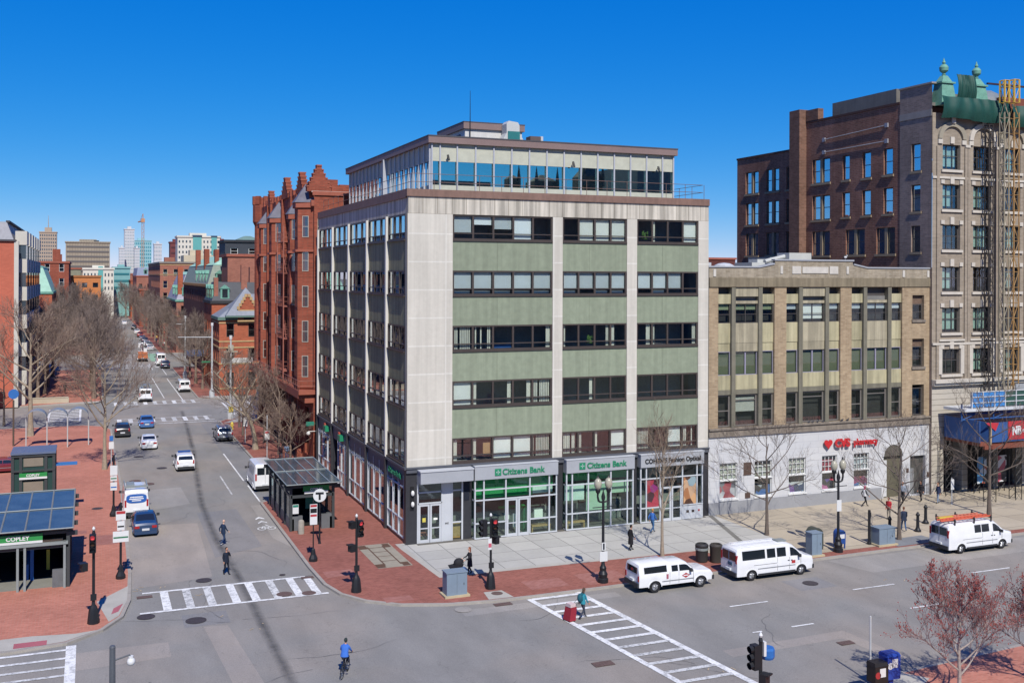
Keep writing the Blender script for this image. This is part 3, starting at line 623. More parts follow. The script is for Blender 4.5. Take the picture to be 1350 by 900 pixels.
# ground floor, front
w_ = MB(); FF.wall(w_, 0, BX, 0, 5.2, [(.75, 4.28, 0, 4.9), (4.95, 11.75, 0, 4.9), (12.4, 18.35, 0, 4.9), (18.85, 24.7, 0, 4.9)], .5); FL.wall(w_, 0, BY, 0, 5.4, [(a_+.05, b_-.05, .25, 4.2) for a_, b_ in lb[:3]]+[(18.6, 22.6, .25, 4.2), (22.9, 24.5, 0, 4.6), (25.1, 31.2, .25, 4.2)], .25)
w_.build('granite_base', mGranite, bank)
w_ = MB(); FF.box(w_, -.1, BX+.01, 5.2, 5.6, .001, .18); FF.box(w_, -.14, BX+.01, 5.5, 5.6, .18, .26); FL.box(w_, 0, BY, 5.4, 5.55, .001, .2); w_.build('cornice', M('dark_grey_metal', '#5b5f68', .45, .06), bank)
for a_, b_ in fins: c = MB(); FL.box(c, a_, b_, 0, 5.4, .001, .22); c.build('granite_pier', mGranite, bank)
c = MB(); FL.box(c, .0, .55, 0, 5.4, .001, .1); c.build('granite_pier', mGranite, bank)
# grey fascia over side shopfront + glazing bars
for i, (a_, b_) in enumerate(lb):
    c = MB(); FL.box(c, a_+.05, b_-.05, 4.2, 5.3, -.05, .04); c.build('grey_fascia', M('fascia_grey', '#5f6069', .5, .06), bank)
    u0, u1 = (a_+.06, b_-.06)
    if i == 3: u1 = 22.6
    if i == 4: u0 = 25.1
    f = MB(); n = 3
    for k in range(n+1): u = u0+(u1-u0)*k/n; u = min(max(u, u0+.04), u1-.04); FL.box(f, u-.045, u+.045, .25, 4.9 if i < 4 else 4.2, -.06, .06)
    for z in (.25, 1.55, 3.95): FL.box(f, u0, u1, z, z+.08, -.05, .05)
    q = f.build('shopfront', mAluW, bank); p = MB(); FL.box(p, u0+.01, u1-.01, .27, 4.19, -.03, -.02); p.build('pane', mGlassS, q)
c = MB(); FL.box(c, 22.95, 24.45, 0, 4.55, -1.2, -.5); c.build('entrance_recess', mDark, bank)
gT = M('sign_green', '#0a8f63', .45, .03)
text('lettering', 'Citizens Bank', .62, FL.p(3.0, 4.55, .12), FL, gT, bank, .04, .012)
for y in (20.4, 26.6):
    c = MB(); FL.box(c, y-.45, y+.45, 4.55, 5.05, .04, .45); c.build('projecting_sign', gT, bank)
    c = MB(); FL.box(c, y+.6, y+1.0, 5.0, 5.2, .04, .3); c.build('warning_light', M('amber_light', '#c4523a'), bank)
# front shopfronts
mBackG = M('interior_green', '#0c9a4e', .6, .05); mPaleG = M('interior_pale_green', '#a9c9ab', .8, .05); mWoodB = M('bench_wood', '#b08a4a', .6, .12, 3)
mInt = M('interior_grey', '#5d6662', .8, .15)
def shop(u0, u1, verts, trans, door=None, sign=None, z1=4.45, o=.5):
    bay = MB()
    for u in verts: FF.box(bay, u-.05, u+.05, .05, z1, o-.08, o+.03)
    for z in trans:
        segs = [(u0, u1)] if not (door and z < door[2]) else [(u0, door[0]), (door[1], u1)]
        for a_, b_ in segs: FF.box(bay, a_, b_, z, z+.09, o-.06, o+.05)
    for z in trans:
        if z < z1-.1:
            bay.box(u0-.0, u0+.06, -o+.08, -.02, z, z+.09); bay.box(u1-.06, u1, -o+.08, -.02, z, z+.09)
    q = bay.build('shopfront', mAluW, bank)
    p = MB()
    segs = [(u0+.02, u1-.02, .1)] if not door else [(u0+.02, door[0], .1), (door[1], u1-.02, .1)]
    for a_, b_, z in segs: FF.box(p, a_, b_, z, z1, o-.04, o-.03)
    if door: FF.box(p, door[0], door[1], door[2], z1, o-.04, o-.03)
    p.box(u0+.01, u0+.02, -o+.04, -.02, .1, z1); p.box(u1-.02, u1-.01, -o+.04, -.02, .1, z1)
    p.build('pane', mGlassG, q)
    s_ = MB(); FF.box(s_, u0-.02, u1+.02, z1-.02, 5.42, -.02, o+.16); sg = s_.build('sign_band', mAlu, bank)
    s_ = MB(); FF.box(s_, u0-.05, u1+.05, 5.42, 5.47, -.02, o+.2); s_.build('sign_band_cap', mAluW, sg)
    if door:
        d0, d1, dz = door; mid = (d0+d1)/2
        for a_, b_ in ((d0+.02, mid-.02), (mid+.02, d1-.02)):
            d = MB()
            FF.box(d, a_, a_+.14, .03, dz, o-.07, o+.02); FF.box(d, b_-.14, b_, .03, dz, o-.07, o+.02); FF.box(d, a_+.14, b_-.14, .03, .25, o-.07, o+.02); FF.box(d, a_+.14, b_-.14, dz-.14, dz, o-.07, o+.02); FF.box(d, a_+.14, b_-.14, 1.0, 1.06, o-.06, o+.05)
            dq = d.build('door', mAluW, bank); e_ = MB(); FF.box(e_, a_+.14, b_-.14, .25, dz-.14, o-.04, o-.03); e_.build('pane', mGlassG, dq)
    return q
shop(5.0, 11.7, [5.05, 5.75, 7.5, 9.45, 11.05, 11.65], [.05, 1.15, 2.85, 3.6, 4.4], (7.55, 9.4, 2.85))
shop(12.45, 18.3, [12.5, 12.98, 14.35, 16.3, 17.75, 18.25], [.05, 1.25, 3.45, 4.4])
shop(18.9, 24.65, [18.95, 19.45, 20.7, 22.75, 24.1, 24.6], [.05, 1.15, 3.45, 4.4], (20.75, 22.7, 2.75))
# lobby entrance bay
f = MB()
for u in (.8, 2.65, 3.42, 4.22): FF.box(f, u-.06, u+.06, .03, 4.5, -.06, .05)
for z in (2.85, 3.65, 4.4): FF.box(f, .8, 2.65, z, z+.1, -.05, .05)
FF.box(f, 3.42, 4.22, 1.3, 1.4, -.05, .04); FF.box(f, 3.42, 4.22, 3.65, 3.74, -.05, .04)
q = f.build('shopfront', mAluW, bank); p = MB(); FF.box(p, .85, 2.6, 2.9, 4.4, -.03, -.02); FF.box(p, 3.45, 4.2, .3, 4.4, -.03, -.02); p.build('pane', mGlassG, q)
for a_, b_ in ((.87, 1.7), (1.74, 2.58)):
    d = MB(); FF.box(d, a_, a_+.13, .03, 2.82, -.06, .03); FF.box(d, b_-.13, b_, .03, 2.82, -.06, .03); FF.box(d, a_+.13, b_-.13, .03, .25, -.06, .03); FF.box(d, a_+.13, b_-.13, 2.69, 2.82, -.06, .03); FF.box(d, a_+.13, b_-.13, 1.05, 1.11, -.05, .06)
    dq = d.build('door', mAluW, bank); e_ = MB(); FF.box(e_, a_+.13, b_-.13, .25, 2.69, -.03, -.02); e_.build('pane', mGlassG, dq)
    st = MB(); 
    if a_ < 1: FF.box(st, 1.15, 1.4, 1.55, 1.85, .031, .034); st.build('sticker', M('sticker_yellow', '#d9c93a'), dq)
    else: FF.box(st, 2.0, 2.3, 1.65, 1.8, .031, .034); st.build('sticker', mBlW, dq)
c = MB(); FF.box(c, 2.7, 3.38, .02, 4.4, -.04, .02); c.build('white_panel', mAluW, bank)
text('lettering', '441', .22, FF.p(3.04, 1.25, .04), FF, M('black_metal'), bank, .01)
c = MB(); FF.box(c, .72, 4.75, 4.5, 5.35, -.02, 1.0); c.build('entrance_canopy', mAlu, bank)
c = MB(); FF.box(c, .68, 4.79, 5.35, 5.43, -.02, 1.06); c.build('canopy_edge', mAluW, bank)
for z in (2.95, 3.75): c = MB(); c.ball((.36, -.22, z), .13, .13, .2); c.box(.3, .42, -.2, 0, z-.05, z+.05); c.build('wall_lamp', M('lamp_white', '#e6e6e0'), bank)
c = MB(); FF.box(c, .22, .5, 2.5, 4.2, .001, .06); c.build('wall_lamp_plate', M('black_metal'), bank)
c = MB(); FF.box(c, 4.35, 4.75, 2.9, 4.3, .001, .05); c.build('notice_panel', M('navy_panel', '#1d2433'), bank)
# what stands behind the shop glass
c = MB(); c.box(5.0, 11.7, 1.9, 1.96, .02, 5.0); c.box(12.45, 18.3, 1.9, 1.96, .02, 5); c.build('shop_back_wall', mInt, bank)
c = MB(); c.box(.7, 25, -.45, 2, -.001, .03); c.build('shop_floor', M('shop_floor', '#6a665e'), bank)
c = MB()
for a_, b_ in ((5.1, 9.9), (12.5, 18.2)): c.box(a_, b_, .05, .3, 3.7 if a_ > 6 else 2.95, 4.7)
c.box(9.9, 11.6, .05, .3, 3.6, 4.7); c.build('green_soffit', mBackG, bank)
c = MB(); c.box(9.9, 11.55, .02, .05, 3.0, 3.5); c.box(12.55, 14.25, .02, .05, 2.2, 3.45); c.build('roller_blind', M('roller_blind', '#cfe3d6'), bank)
c = MB(); c.box(14.45, 16.25, .1, .14, 1.3, 3.45); c.box(16.4, 18.2, .1, .14, 2.5, 3.45); c.build('roller_blind', mPaleG, bank)
c = MB(); c.box(9.3, 9.6, .3, 1.8, .05, 2.0); c.box(7.6, 9.4, 1.2, 1.3, 1.75, 1.95); c.build('green_counter', mBackG, bank)
for x0, x1 in ((9.75, 11.3), (12.7, 14.2)):
    c = MB(); c.box(x0, x1, -.25, .25, .5, .62); c.box(x0, x0+.1, -.2, .2, .03, .5); c.box(x1-.1, x1, -.2, .2, .03, .5); c.build('bench', mWoodB, bank)
c = MB(); FF.box(c, 3.5, 4.18, .1, 1.25, -.5, -.3); c.build('lobby_desk', mWoodB, bank)
c = MB(); c.box(10.3, 11.0, .6, .9, .9, 1.6); c.box(7.9, 8.3, .8, .83, 1.0, 1.5); c.box(8.6, 8.9, .8, .83, .4, 1.4); c.build('white_notices', mBlW, bank)
# posters in the optician's window
def poster(name, u0, u1, z0, z1, o, cols, parent=bank, seed=1):
    g = NG(name+str(seed)); v = g.n('TexVoronoi'); v.inputs['Scale'].default_value = 1.6; g.l(g.tc.outputs['Object'], v.inputs['Vector'])
    r = g.n('ValToRGB'); r.color_ramp.interpolation = 'CONSTANT'; els = r.color_ramp.elements
    while len(els) < len(cols): els.new(.5)
    for i, cc in enumerate(cols): els[i].position = i/len(cols); els[i].color = (*lin(cc), 1)
    sp = g.n('SeparateColor'); g.l(v.outputs['Color'], sp.inputs[0]); g.l(sp.outputs[0], r.inputs[0]); g.l(r.outputs[0], g.b.inputs['Base Color'])
    c = MB(); FF.box(c, u0, u1, z0, z1, o-.02, o); return c.build(name, g.m, parent)
poster('poster', 19.55, 20.6, 1.25, 3.4, .46, ['#c91f3c', '#b12a86', '#d8284a', '#5a2030', '#d3304f'], seed=1)
poster('poster', 22.85, 24.0, 1.15, 3.4, .52, ['#b0713f', '#d9a36b', '#5a3a28', '#caa27c', '#8fa7ae'], seed=2)
c = MB(); FF.box(c, 22.8, 24.6, .05, 1.1, .47, .52); c.build('white_panel', mAluW, bank)
for u in (23.1, 23.6): c = MB(); FF.box(c, u, u+.25, .55, .75, .52, .53); c.build('vent_grille', mFrame, bank)
c = MB(); FF.box(c, 24.2, 24.35, .6, .75, .52, .54); c.build('fire_connection', M('fire_red', '#b3282a'), bank)
def logo(u, z, s, o):
    c = MB(); FF.box(c, u, u+s, z, z+s, o, o+.04); c.build('bank_emblem', gT, bank)
    c = MB()
    for k in range(4):
        t = k*math.pi/2; x = u+s/2+math.cos(t)*s*.22; zz = z+s/2+math.sin(t)*s*.22; FF.box(c, x-.035, x+.035, zz-.035, zz+.035, o+.04, o+.045)
    FF.box(c, u+s/2-.03, u+s/2+.03, z+s/2-.03, z+s/2+.03, o+.04, o+.045); c.build('bank_emblem_dots', mAluW, bank)
text('lettering', 'Citizens Bank', .62, FF.p(8.85, 4.72, .69), FF, gT, bank, .03, .012); logo(6.55, 4.68, .5, .67)
text('lettering', 'Citizens Bank', .62, FF.p(15.85, 4.72, .69), FF, gT, bank, .03, .012); logo(13.5, 4.68, .5, .67)
bk = M('black_lettering', '#26272b', .5)
text('lettering', "COHEN'S Fashion Optical", .52, FF.p(21.8, 4.74, .69), FF, bk, bank, .03, .008, sx=.92)
# ---------------------------------------------------------------- pharmacy building
mBrT = MBrick('tan_brick', '#b9a07c', '#a38a69', '#ac9a7f', .5, .16, .02, .16, streak=.1)
mBrG = MBrick('grey_tan_brick', '#b0a28b', '#9b8c74', '#aaa08c', .5, .16, .02, .15, streak=.15)
mMet = M('olive_metal', '#b1a78a', .6, .1, 1, streak=.25, rnd=.08); mMetD = M('olive_metal_frame', '#7f7a68', .6, .12, 1.5, streak=.15); mMetP = M('pale_olive_panel', '#b9b089', .6, .1, 1, streak=.25, rnd=.1)
mStoneW = MBrick('white_painted_stone', '#d3d3d2', '#cbccce', '#bcbdbf', 1.6, .55, .015, .04)
mStoneG = M('grey_plinth', '#9c9da0', .8, .06, .8); mBelt = M('weathered_belt', '#8f8375', .9, .2, 1.2, streak=.2); mDk = M('dark_window_frame', '#55504d', .5, .12)
ph = empty('pharmacy_building', (37.3, 0, 0), 'low tan brick building with olive metal window bays and a white-painted pharmacy front', 'building')
FC = Face(0, .0, 1, 0, 0, -1)
wn = [(26.6, 28.3), (30.0, 31.75), (33.45, 35.2), (36.9, 38.5), (40.3, 41.95)]
w_ = MB(); holes = [(a_, b_, 1.2, 4.15) for a_, b_ in wn]+[(43.55, 45.65, 0, 3.7), (46.55, 48.3, .1, 3.55)]
FC.wall(w_, 25.5, 49.0, 0, 6.35, holes, .35); w_.build('painted_stone_front', mStoneW, ph)
# arch over the entrance
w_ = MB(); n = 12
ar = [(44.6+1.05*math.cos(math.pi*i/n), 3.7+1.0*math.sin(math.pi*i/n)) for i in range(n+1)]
w_.poly(*[(x, -.012, z) for x, z in ar]); w_.build('arch_shade_sheet', M('arch_painted_shade', '#5f5b50', .9, .1), ph)  # flat sheet on the wall, coloured dark for the shade inside the arch
w_ = MB()
for i in range(n):
    (x0, z0), (x1, z1) = ar[i], ar[i+1]; k = 1.16
    X0, Z0, X1, Z1 = 44.6+(x0-44.6)*k, 3.7+(z0-3.7)*k, 44.6+(x1-44.6)*k, 3.7+(z1-3.7)*k
    w_.hexa([(x0, 0, z0), (x1, 0, z1), (x1, -.08, z1), (x0, -.08, z0), (X0, 0, Z0), (X1, 0, Z1), (X1, -.08, Z1), (X0, -.08, Z0)])
w_.build('arch_surround', mStoneW, ph)
w_ = MB(); w_.box(43.55, 45.65, .3, .34, 0, 3.7); w_.build('arch_door', M('bronze_door', '#6a6552', .4, .1), ph)
w_ = MB(); w_.box(43.65, 44.1, .22, .3, .1, 3.3); w_.build('bright_column', mStoneW, ph)
w_ = MB(); FC.box(w_, 46.55, 48.3, .1, 3.55, -.34, -.3); w_.build('side_door', M('dark_grey_door', '#5c5a55', .4, .1), ph)
w_ = MB(); FC.box(w_, 46.6, 47.2, .15, 2.4, -.3, -.24); w_.build('door_leaf', M('door_glass_grey', '#8e9091', .2, .1), ph)
w_ = MB(); FC.box(w_, 25.5, 43.3, 0, 1.0, .002, .06); FC.box(w_, 45.9, 46.4, 0, 1.0, .002, .06); FC.box(w_, 48.4, 49, 0, 1, .002, .06); w_.build('grey_plinth', mStoneG, ph)
w_ = MB(); FC.box(w_, 25.5, 49.05, 6.35, 6.5, .002, .14); FC.box(w_, 25.5, 49.05, 6.5, 6.9, .002, .08); FC.box(w_, 25.5, 49.05, 6.9, 7.05, .002, .2); w_.build('belt_course', mBelt, ph)
blk = [['#c23348', '#e6dfe0', '#8a8a90', '#c9525c'], ['#3f3b3c', '#c9c8c4', '#3373b8'], ['#2f4870', '#4f9acb', '#8a5aa8', '#e0e0dc'], ['#d83a58', '#dc6fa8', '#6a4fa0', '#3f3a3a'], ['#e05a35', '#d9d2cc', '#b03a7a', '#5a7fb5']]
for i, (a_, b_) in enumerate(wn):
    q = win(ph, FC, a_, b_, 2.75, 4.15, -.14, 4, 3, .07, .04, M('frame_white', '#e4e4e0', .5, .03), mGlass, [mBlC, mBlC, mBlC, M('red_film', '#c92238'), mBlG][i], (0, 1 if i in (0, 2) else .75))
    q = win(ph, FC, a_, b_, 1.2, 2.7, -.14, 1, 0, .07, .04, M('frame_white'), mGlass)
    poster('window_display', a_+.1, b_-.1, 1.25, 2.55 if i == 0 else 2.1, -.2, blk[i], ph, seed=10+i)
    c = MB(); FC.box(c, a_-.08, b_+.08, 1.08, 1.2, .001, .1); FC.box(c, a_-.05, b_+.05, 2.68, 2.77, -.12, .03); c.build('window_sill', M('frame_white'), ph)
for u0, u1, z0, z1 in ((28.9, 29.65, 3.05, 4.1), (29.05, 29.55, 1.15, 1.6), (46.1, 46.35, 2.1, 2.5), (48.45, 48.8, 1.6, 2.0)):
    c = MB(); FC.box(c, u0, u1, z0, z1, .003, .05); c.build('brown_louvre' if z0 > 3 or z0 < 1.5 else 'bronze_plaque', M('louvre_brown', '#5f4a3f', .6, .15, 3), ph)
# lettering: heart and words
rS = M('sign_red', '#d3121e', .4, .03)
c = MB(); hp = []
for i in range(24):
    t = 2*math.pi*i/24; hp.append((37.35+.028*16*math.sin(t)**3*.95, 5.22+.028*(13*math.cos(t)-5*math.cos(2*t)-2*math.cos(3*t)-math.cos(4*t))))
c.yprism(hp, -.30, -.22); c.box(37.2, 37.5, -.22, 0, 5.1, 5.25); c.build('heart_emblem', rS, ph)
text('lettering', 'CVS', .92, FC.p(38.85, 4.9, .26), FC, rS, ph, .05, .055, sx=.98)
text('lettering', 'pharmacy', .78, FC.p(41.35, 4.95, .26), FC, rS, ph, .05, .022, sx=.86)
# upper storeys
w_ = MB(); bb = [(26.4, 31.95), (33.15, 38.8), (40.0, 45.6)]
FC.wall(w_, 25.5, 49.0, 7.05, 18.65, [(a_, b_, 7.05, 18.6) for a_, b_ in bb]+[(46.75, 48.1, 15.6, 17.9), (46.75, 48.1, 11.4, 14.0), (46.75, 48.1, 7.1, 9.9)], .6); w_.build('brick_front', mBrT, ph)
w_ = MB(); w_.poly((49, 0, 0), (49, 28, 0), (49, 28, 20), (49, 0, 20)); w_.poly((49, 28, 0), (25.5, 28, 0), (25.5, 28, 20), (49, 28, 20)); w_.poly((25.5, 28, 0), (25.5, .02, 0), (25.5, .02, 20), (25.5, 28, 20)); w_.build('party_wall', mBrG, ph)
w_ = MB(); w_.box(25.6, 48.9, .35, 27.9, 19.2, 19.45); w_.build('roof', mRoof, ph)
w_ = MB(); w_.box(27, 48, 1.4, 27, .1, 19.0)
for z in (6.6, 10.6, 14.7, 18.6): w_.box(25.6, 48.9, .62, 27, z-.25, z+.2)
w_.build('interior_wall', mDark, ph)
w_ = MB(); FC.box(w_, 25.5, 49.05, 18.65, 19.4, .002, .1); w_.build('stone_frieze', M('frieze_stone', '#8d8067', .9, .12, 1, streak=.2), ph)
w_ = MB(); FC.box(w_, 25.5, 49.05, 19.4, 20.25, -.3, .0); FC.box(w_, 32, 40.1, 20.25, 20.85, -.3, .0)
w_.yprism([(30.4, 20.25), (32, 20.25), (32, 20.55)], 0, .3); w_.yprism([(40.1, 20.55), (40.1, 20.25), (41.7, 20.25)], 0, .3); w_.build('parapet', mBrG, ph)
w_ = MB(); w_.box(25.45, 30.4, -.08, .4, 20.25, 20.37); w_.box(41.7, 49.05, -.08, .4, 20.25, 20.37); w_.box(31.9, 40.2, -.08, .4, 20.85, 20.98)
w_.yprism([(30.4, 20.25), (31.9, 20.53), (31.9, 20.65), (30.4, 20.37)], -.08, .4); w_.yprism([(40.2, 20.53), (41.7, 20.25), (41.7, 20.37), (40.2, 20.65)], -.08, .4); w_.build('coping', M('lead_coping', '#a9adb3', .5, .08), ph)
for a_, b_, z0, z1 in ((25.9, 26.15, 19.5, 20.1), (32.5, 32.75, 19.75, 20.4), (39.4, 39.65, 19.75, 20.4), (45.6, 45.85, 19.5, 20.1), (48.4, 48.65, 19.5, 20.1), (33.7, 34.6, 19.75, 20.4), (37.6, 38.5, 19.75, 20.4), (34.75, 37.45, 19.8, 20.35)):
    c = MB(); FC.box(c, a_, b_, z0, z1, .001, .06); c.build('stone_panel', M('panel_stone', '#cfc9bd', .8, .1, 2), ph)
for bi, (a_, b_) in enumerate(bb):
    W = b_-a_; c1, c2 = a_+1.3, b_-1.3; q1 = []
    for u in (c1, c2-.4+.0): pass
    cols = ((a_+1.28, a_+1.66), (b_-1.62, b_-1.24))
    for u0, u1 in cols: c = MB(); FC.box(c, u0, u1, 7.06, 18.6, -.5, .05); c.build('metal_column', mMetD, ph)
    spans = [(a_, cols[0][0], 0), (cols[0][1], cols[1][0], 1), (cols[1][1], b_, 0)]
    for u0, u1, wide in spans:
        for (z0, z1, m_, o_) in (((17.75, 18.6, mDk, -.45) if wide and bi == 2 else (18.05, 18.6, mDk, -.55) if not wide else (17.85, 18.6, mMet, -.05)), (17.25, 18.05 if not wide else 17.5, mMetP if not wide else mMet, -.12),
                                 (14.0, 15.65, mMetP if not wide else mMet, -.1 if wide else -.2), (13.3, 14.0, mMet if wide else mMetP, -.12 if wide else -.25), (10.15, 11.35, mMetP, -.14), (9.75, 10.15, mMetD, -.1)):
            c = MB(); FC.box(c, u0+.002, u1-.002, z0+.003, z1-.003, o_-.12, o_); c.build('metal_panel', m_, ph)
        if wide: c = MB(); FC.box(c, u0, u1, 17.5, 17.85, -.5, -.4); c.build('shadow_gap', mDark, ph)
        k = 2 if wide else 1
        cm_ = (M('green_blind', '#9aa67c', .8, .06) if bi == 0 else mBlW if bi == 1 and wide else mBlG)
        win(ph, FC, u0+.01, u1-.01, 15.65, 17.25, -.25, k, (.45,), .06, .05, mDk, mGlass, cm_, (.7, 1) if not (bi == 1 and wide) else (.15, 1))
        win(ph, FC, u0+.01, u1-.01, 11.35, 13.3, -.25, k, 0, .05, .12, M('lilac_frame', '#9c98ab', .4, .05), mGlass, M('olive_blind', '#6a7250', .9, .1))
        win(ph, FC, u0+.01, u1-.01, 7.1, 9.75, -.25, 1, (.5,) if not wide else (.82,), .13, .08, M('weathered_frame', '#77716b', .6, .15), mGlass, mBlC if (bi == 0 and wide) else None, (.45, .95))
for z0, z1 in ((15.7, 17.1), (11.5, 13.3), (7.15, 9.6)): win(ph, FC, 46.76, 48.09, z0, z1, -.3, 1, (.5,), .09, .06, mDk, mGlass); c = MB(); FC.box(c, 46.65, 48.2, z0-.22, z0, .001, .12); c.build('window_sill', mBelt, ph)
for z0, z1 in ((17.1, 17.9), (13.3, 14.0)): c = MB(); FC.box(c, 46.76, 48.09, z0, z1, -.5, -.3); c.build('brick_infill', MBrick('dark_brick_infill', '#7d6250', '#6c5445', '#7a6a5a', .4, .15), ph)
# roof plant behind
c = MB(); c.box(46.0, 52.5, 20, 24, 19.4, 21.6); rp = c.build('rooftop_plant', M('plant_grey_blue', '#6f7d8a', .5, .1)); meta(rp, 'grey-blue rooftop air plant behind the raised centre of the pharmacy parapet', 'roof plant')
rp.location = rp.location
c = MB(); c.box(39.5, 45.8, 14, 17, 19.4, 20.9); c.box(40.5, 43.4, 14.5, 16, 20.9, 21.25); c.tube([(41, 14, 21), (44, 14.4, 21.6), (46, 15, 21.3)], .22, 8); c.box(43.6, 46.3, 13.5, 15.5, 20.9, 21.9); o = c.build('air_handler', M('galvanised')); meta(o, 'silver ductwork and fans on the pharmacy roof', 'roof plant')
c = MB(); c.ball((29.6, 4, 20.2), 1.0, 1.0, .5, 12, 6); c.box(27, 28.3, 4, 5, 19.5, 20.7); meta(c.build('white_roof_vent', mAluW), 'white dome vent near the left end of the pharmacy roof', 'vent')
# seagull-like bird on the coping and pigeons on the belt
c = MB(); c.ball((39.3, -.02, 21.2), .16, .1, .1, 8, 5); c.ball((39.45, -.02, 21.34), .06); c.tube([(39.3, 0, 21.12), (39.3, 0, 20.98)], .015, 4); meta(c.build('gull', M('gull_white', '#dcdcda', .8)), 'white gull perched at the right end of the raised parapet', 'bird')
pg = ('leftmost of the small dark pigeons on the pharmacy ledge', 'second small dark pigeon from the left on the pharmacy ledge', 'third small dark pigeon from the left on the pharmacy ledge', 'fourth dark pigeon, last of the close left cluster on the ledge', 'dark pigeon alone on the ledge above the CVS lettering', 'dark pigeon second from the right on the pharmacy ledge', 'rightmost dark pigeon on the ledge above the word pharmacy')
for i, x in enumerate((35.4, 35.8, 36.3, 36.9, 38.9, 39.5, 41.0)):
    c = MB(); c.ball((x, -.14, 7.16), .13, .07, .075, 8, 5); c.ball((x+.1, -.14, 7.26), .045, n=6, m=4); c.tube([(x-.1, -.14, 7.15), (x-.22, -.14, 7.12)], [.04, .02], 4); meta(c.build('pigeon', M('pigeon_grey', '#45454b', .8)), pg[i].replace('CVS ', 'red '), 'bird', 'pigeons on the ledge')
# ---------------------------------------------------------------- old tan tower at the right
mBrB = MBrick('brown_brick', '#a06c54', '#8a5846', '#a07e68', .5, .17, .02, .22, streak=.12)
mBrS = MBrick('side_tan_brick', '#a08a7c', '#8b786c', '#9c8c80', .5, .17, .02, .15, streak=.1)
mBrF = MBrick('front_tan_brick', '#a99a87', '#998b79', '#a39684', .5, .17, .02, .12, streak=.06)
mStF = MBrick('front_limestone', '#c6bdad', '#bab1a0', '#8f887b', 30, .5, .03, .08); mStT = M('stone_trim', '#d0c7b8', .8, .08, 2)
tw = empty('old_office_tower', (56, 0, 0), 'tall ornate tan brick and stone office tower with arched top windows and scaffolding', 'building')
XT = 48.75; FT = Face(0, -.25, 1, 0, 0, -1); FS = Face(XT, 0, 0, 1, -1, 0)
cols_ = [(49.95, 52.05), (53.6, 55.75), (57.3, 59.4), (61.0, 63.1), (64.7, 66.8)]
rz_ = [29.25, 25.65, 22.0, 18.2, 14.5, 10.75]
w_ = MB(); FT.wall(w_, XT, 76, 10.3, 34.3, [(a_, b_, z, z+2.25) for a_, b_ in cols_ for z in rz_], .45); w_.build('brick_front', mBrF, tw)
w_ = MB(); FT.wall(w_, XT, 76, 6.0, 10.3, [], .4, .02); FT.wall(w_, XT, 50.2, 0, 6.0); w_.build('stone_base', mStF, tw)
for q_ in ((9.75, 10.0, .02, .35), (10.0, 10.3, .02, .55), (13.4, 13.6, .001, .15), (28.4, 28.6, .001, .1)): w_ = MB(); FT.box(w_, XT, 76, *q_); w_.build('cornice', mStT, tw)
w_ = MB(); FT.box(w_, 50.2, 76, 4.8, 6.0, -.5, .0); FT.box(w_, 50.2, 76, 0, 4.8, -2.2, -2.0); w_.build('shop_wall', M('shop_dark', '#3b3936', .6, .2), tw)
for u in (52.8, 56.6, 60.2, 63.9): c = MB(); FT.box(c, u-.35, u+.35, 0, 4.8, -1.2, -.1); c.build('shop_column', mStF, tw)
for a_, b_ in cols_[:3]:
    c = MB()
    for p_ in ((a_-.75, a_-.45), (b_+.45, b_+.75)): FT.box(c, p_[0], p_[1], 10.3, 31.3, .001, .12)
    c.build('pilaster', mBrF, tw)
for ci, (a_, b_) in enumerate(cols_):
    for ri, z in enumerate(rz_):
        gr = (ci+ri*2) % 3 != 1
        q = win(tw, FT, a_, b_, z, z+2.25, -.3, 3, (.55,), .1, .07, mDk, mGlass, M('green_curtain', '#a8c9b4', .8, .06, 3) if gr else None, (.1, 1), (.08, .62) if ri % 2 else (.1, .9))
        c = MB(); FT.box(c, a_-.2, b_+.2, z-.25, z-.02, .001, .16)
        if ri > 0:
            m = (a_+b_)/2; FT.box(c, m-.22, m+.22, z+2.3, z+2.95, .001, .14); FT.box(c, a_-.25, a_+.15, z+2.3, z+2.65, .001, .12); FT.box(c, b_-.15, b_+.25, z+2.3, z+2.65, .001, .12)
        if ri == 5:
            FT.box(c, a_-.45, a_-.05, z, z+2.6, .001, .1); FT.box(c, b_+.05, b_+.45, z, z+2.6, .001, .1); FT.box(c, a_-.45, b_+.45, z+2.98, z+3.15, .001, .18)
        c.build('window_trim', mStT, tw)
    m = (a_+b_)/2; c = MB(); r0, r1 = (b_-a_)/2-.05, (b_-a_)/2+.5; n = 14; zc_ = 32.0
    for i in range(n):
        t0, t1 = math.pi*i/n, math.pi*(i+1)/n; P_ = []
        for o_ in (.001, .16):
            pass
        q_ = [(m+r*math.cos(t), zc_+r*.95*math.sin(t)) for r, t in ((r0+.2, t0), (r1+.1, t0), (r1+.1, t1), (r0+.2, t1))]
        c.hexa([FT.p(x, z, .001) for x, z in q_]+[FT.p(x, z, .2) for x, z in q_])
    c.build('arch_moulding', mStT if ci % 2 else M('arch_brick', '#a39a86', .9, .1), tw); c = MB(); FT.box(c, m-.2, m+.2, zc_+r1*.9, zc_+r1*.95+.55, .2, .32); c.build('keystone', mStT, tw); c = MB(); FT.box(c, m-.22, m+.22, 31.6, 32.2, .001, .14); c.build('keystone', mStT, tw); c = MB(); FT.box(c, a_-.6, a_-.1, 31.55, 31.95, .001, .14); FT.box(c, b_+.1, b_+.6, 31.55, 31.95, .001, .14)
    c.build('window_trim', mStT, tw)
for x, w1 in ((52.8, .4), (56.5, .4), (60.2, .4)): c = MB(); FT.box(c, x-.28, x+.28, 31.3, 31.55, .001, .2); c.build('capital', mStT, tw)
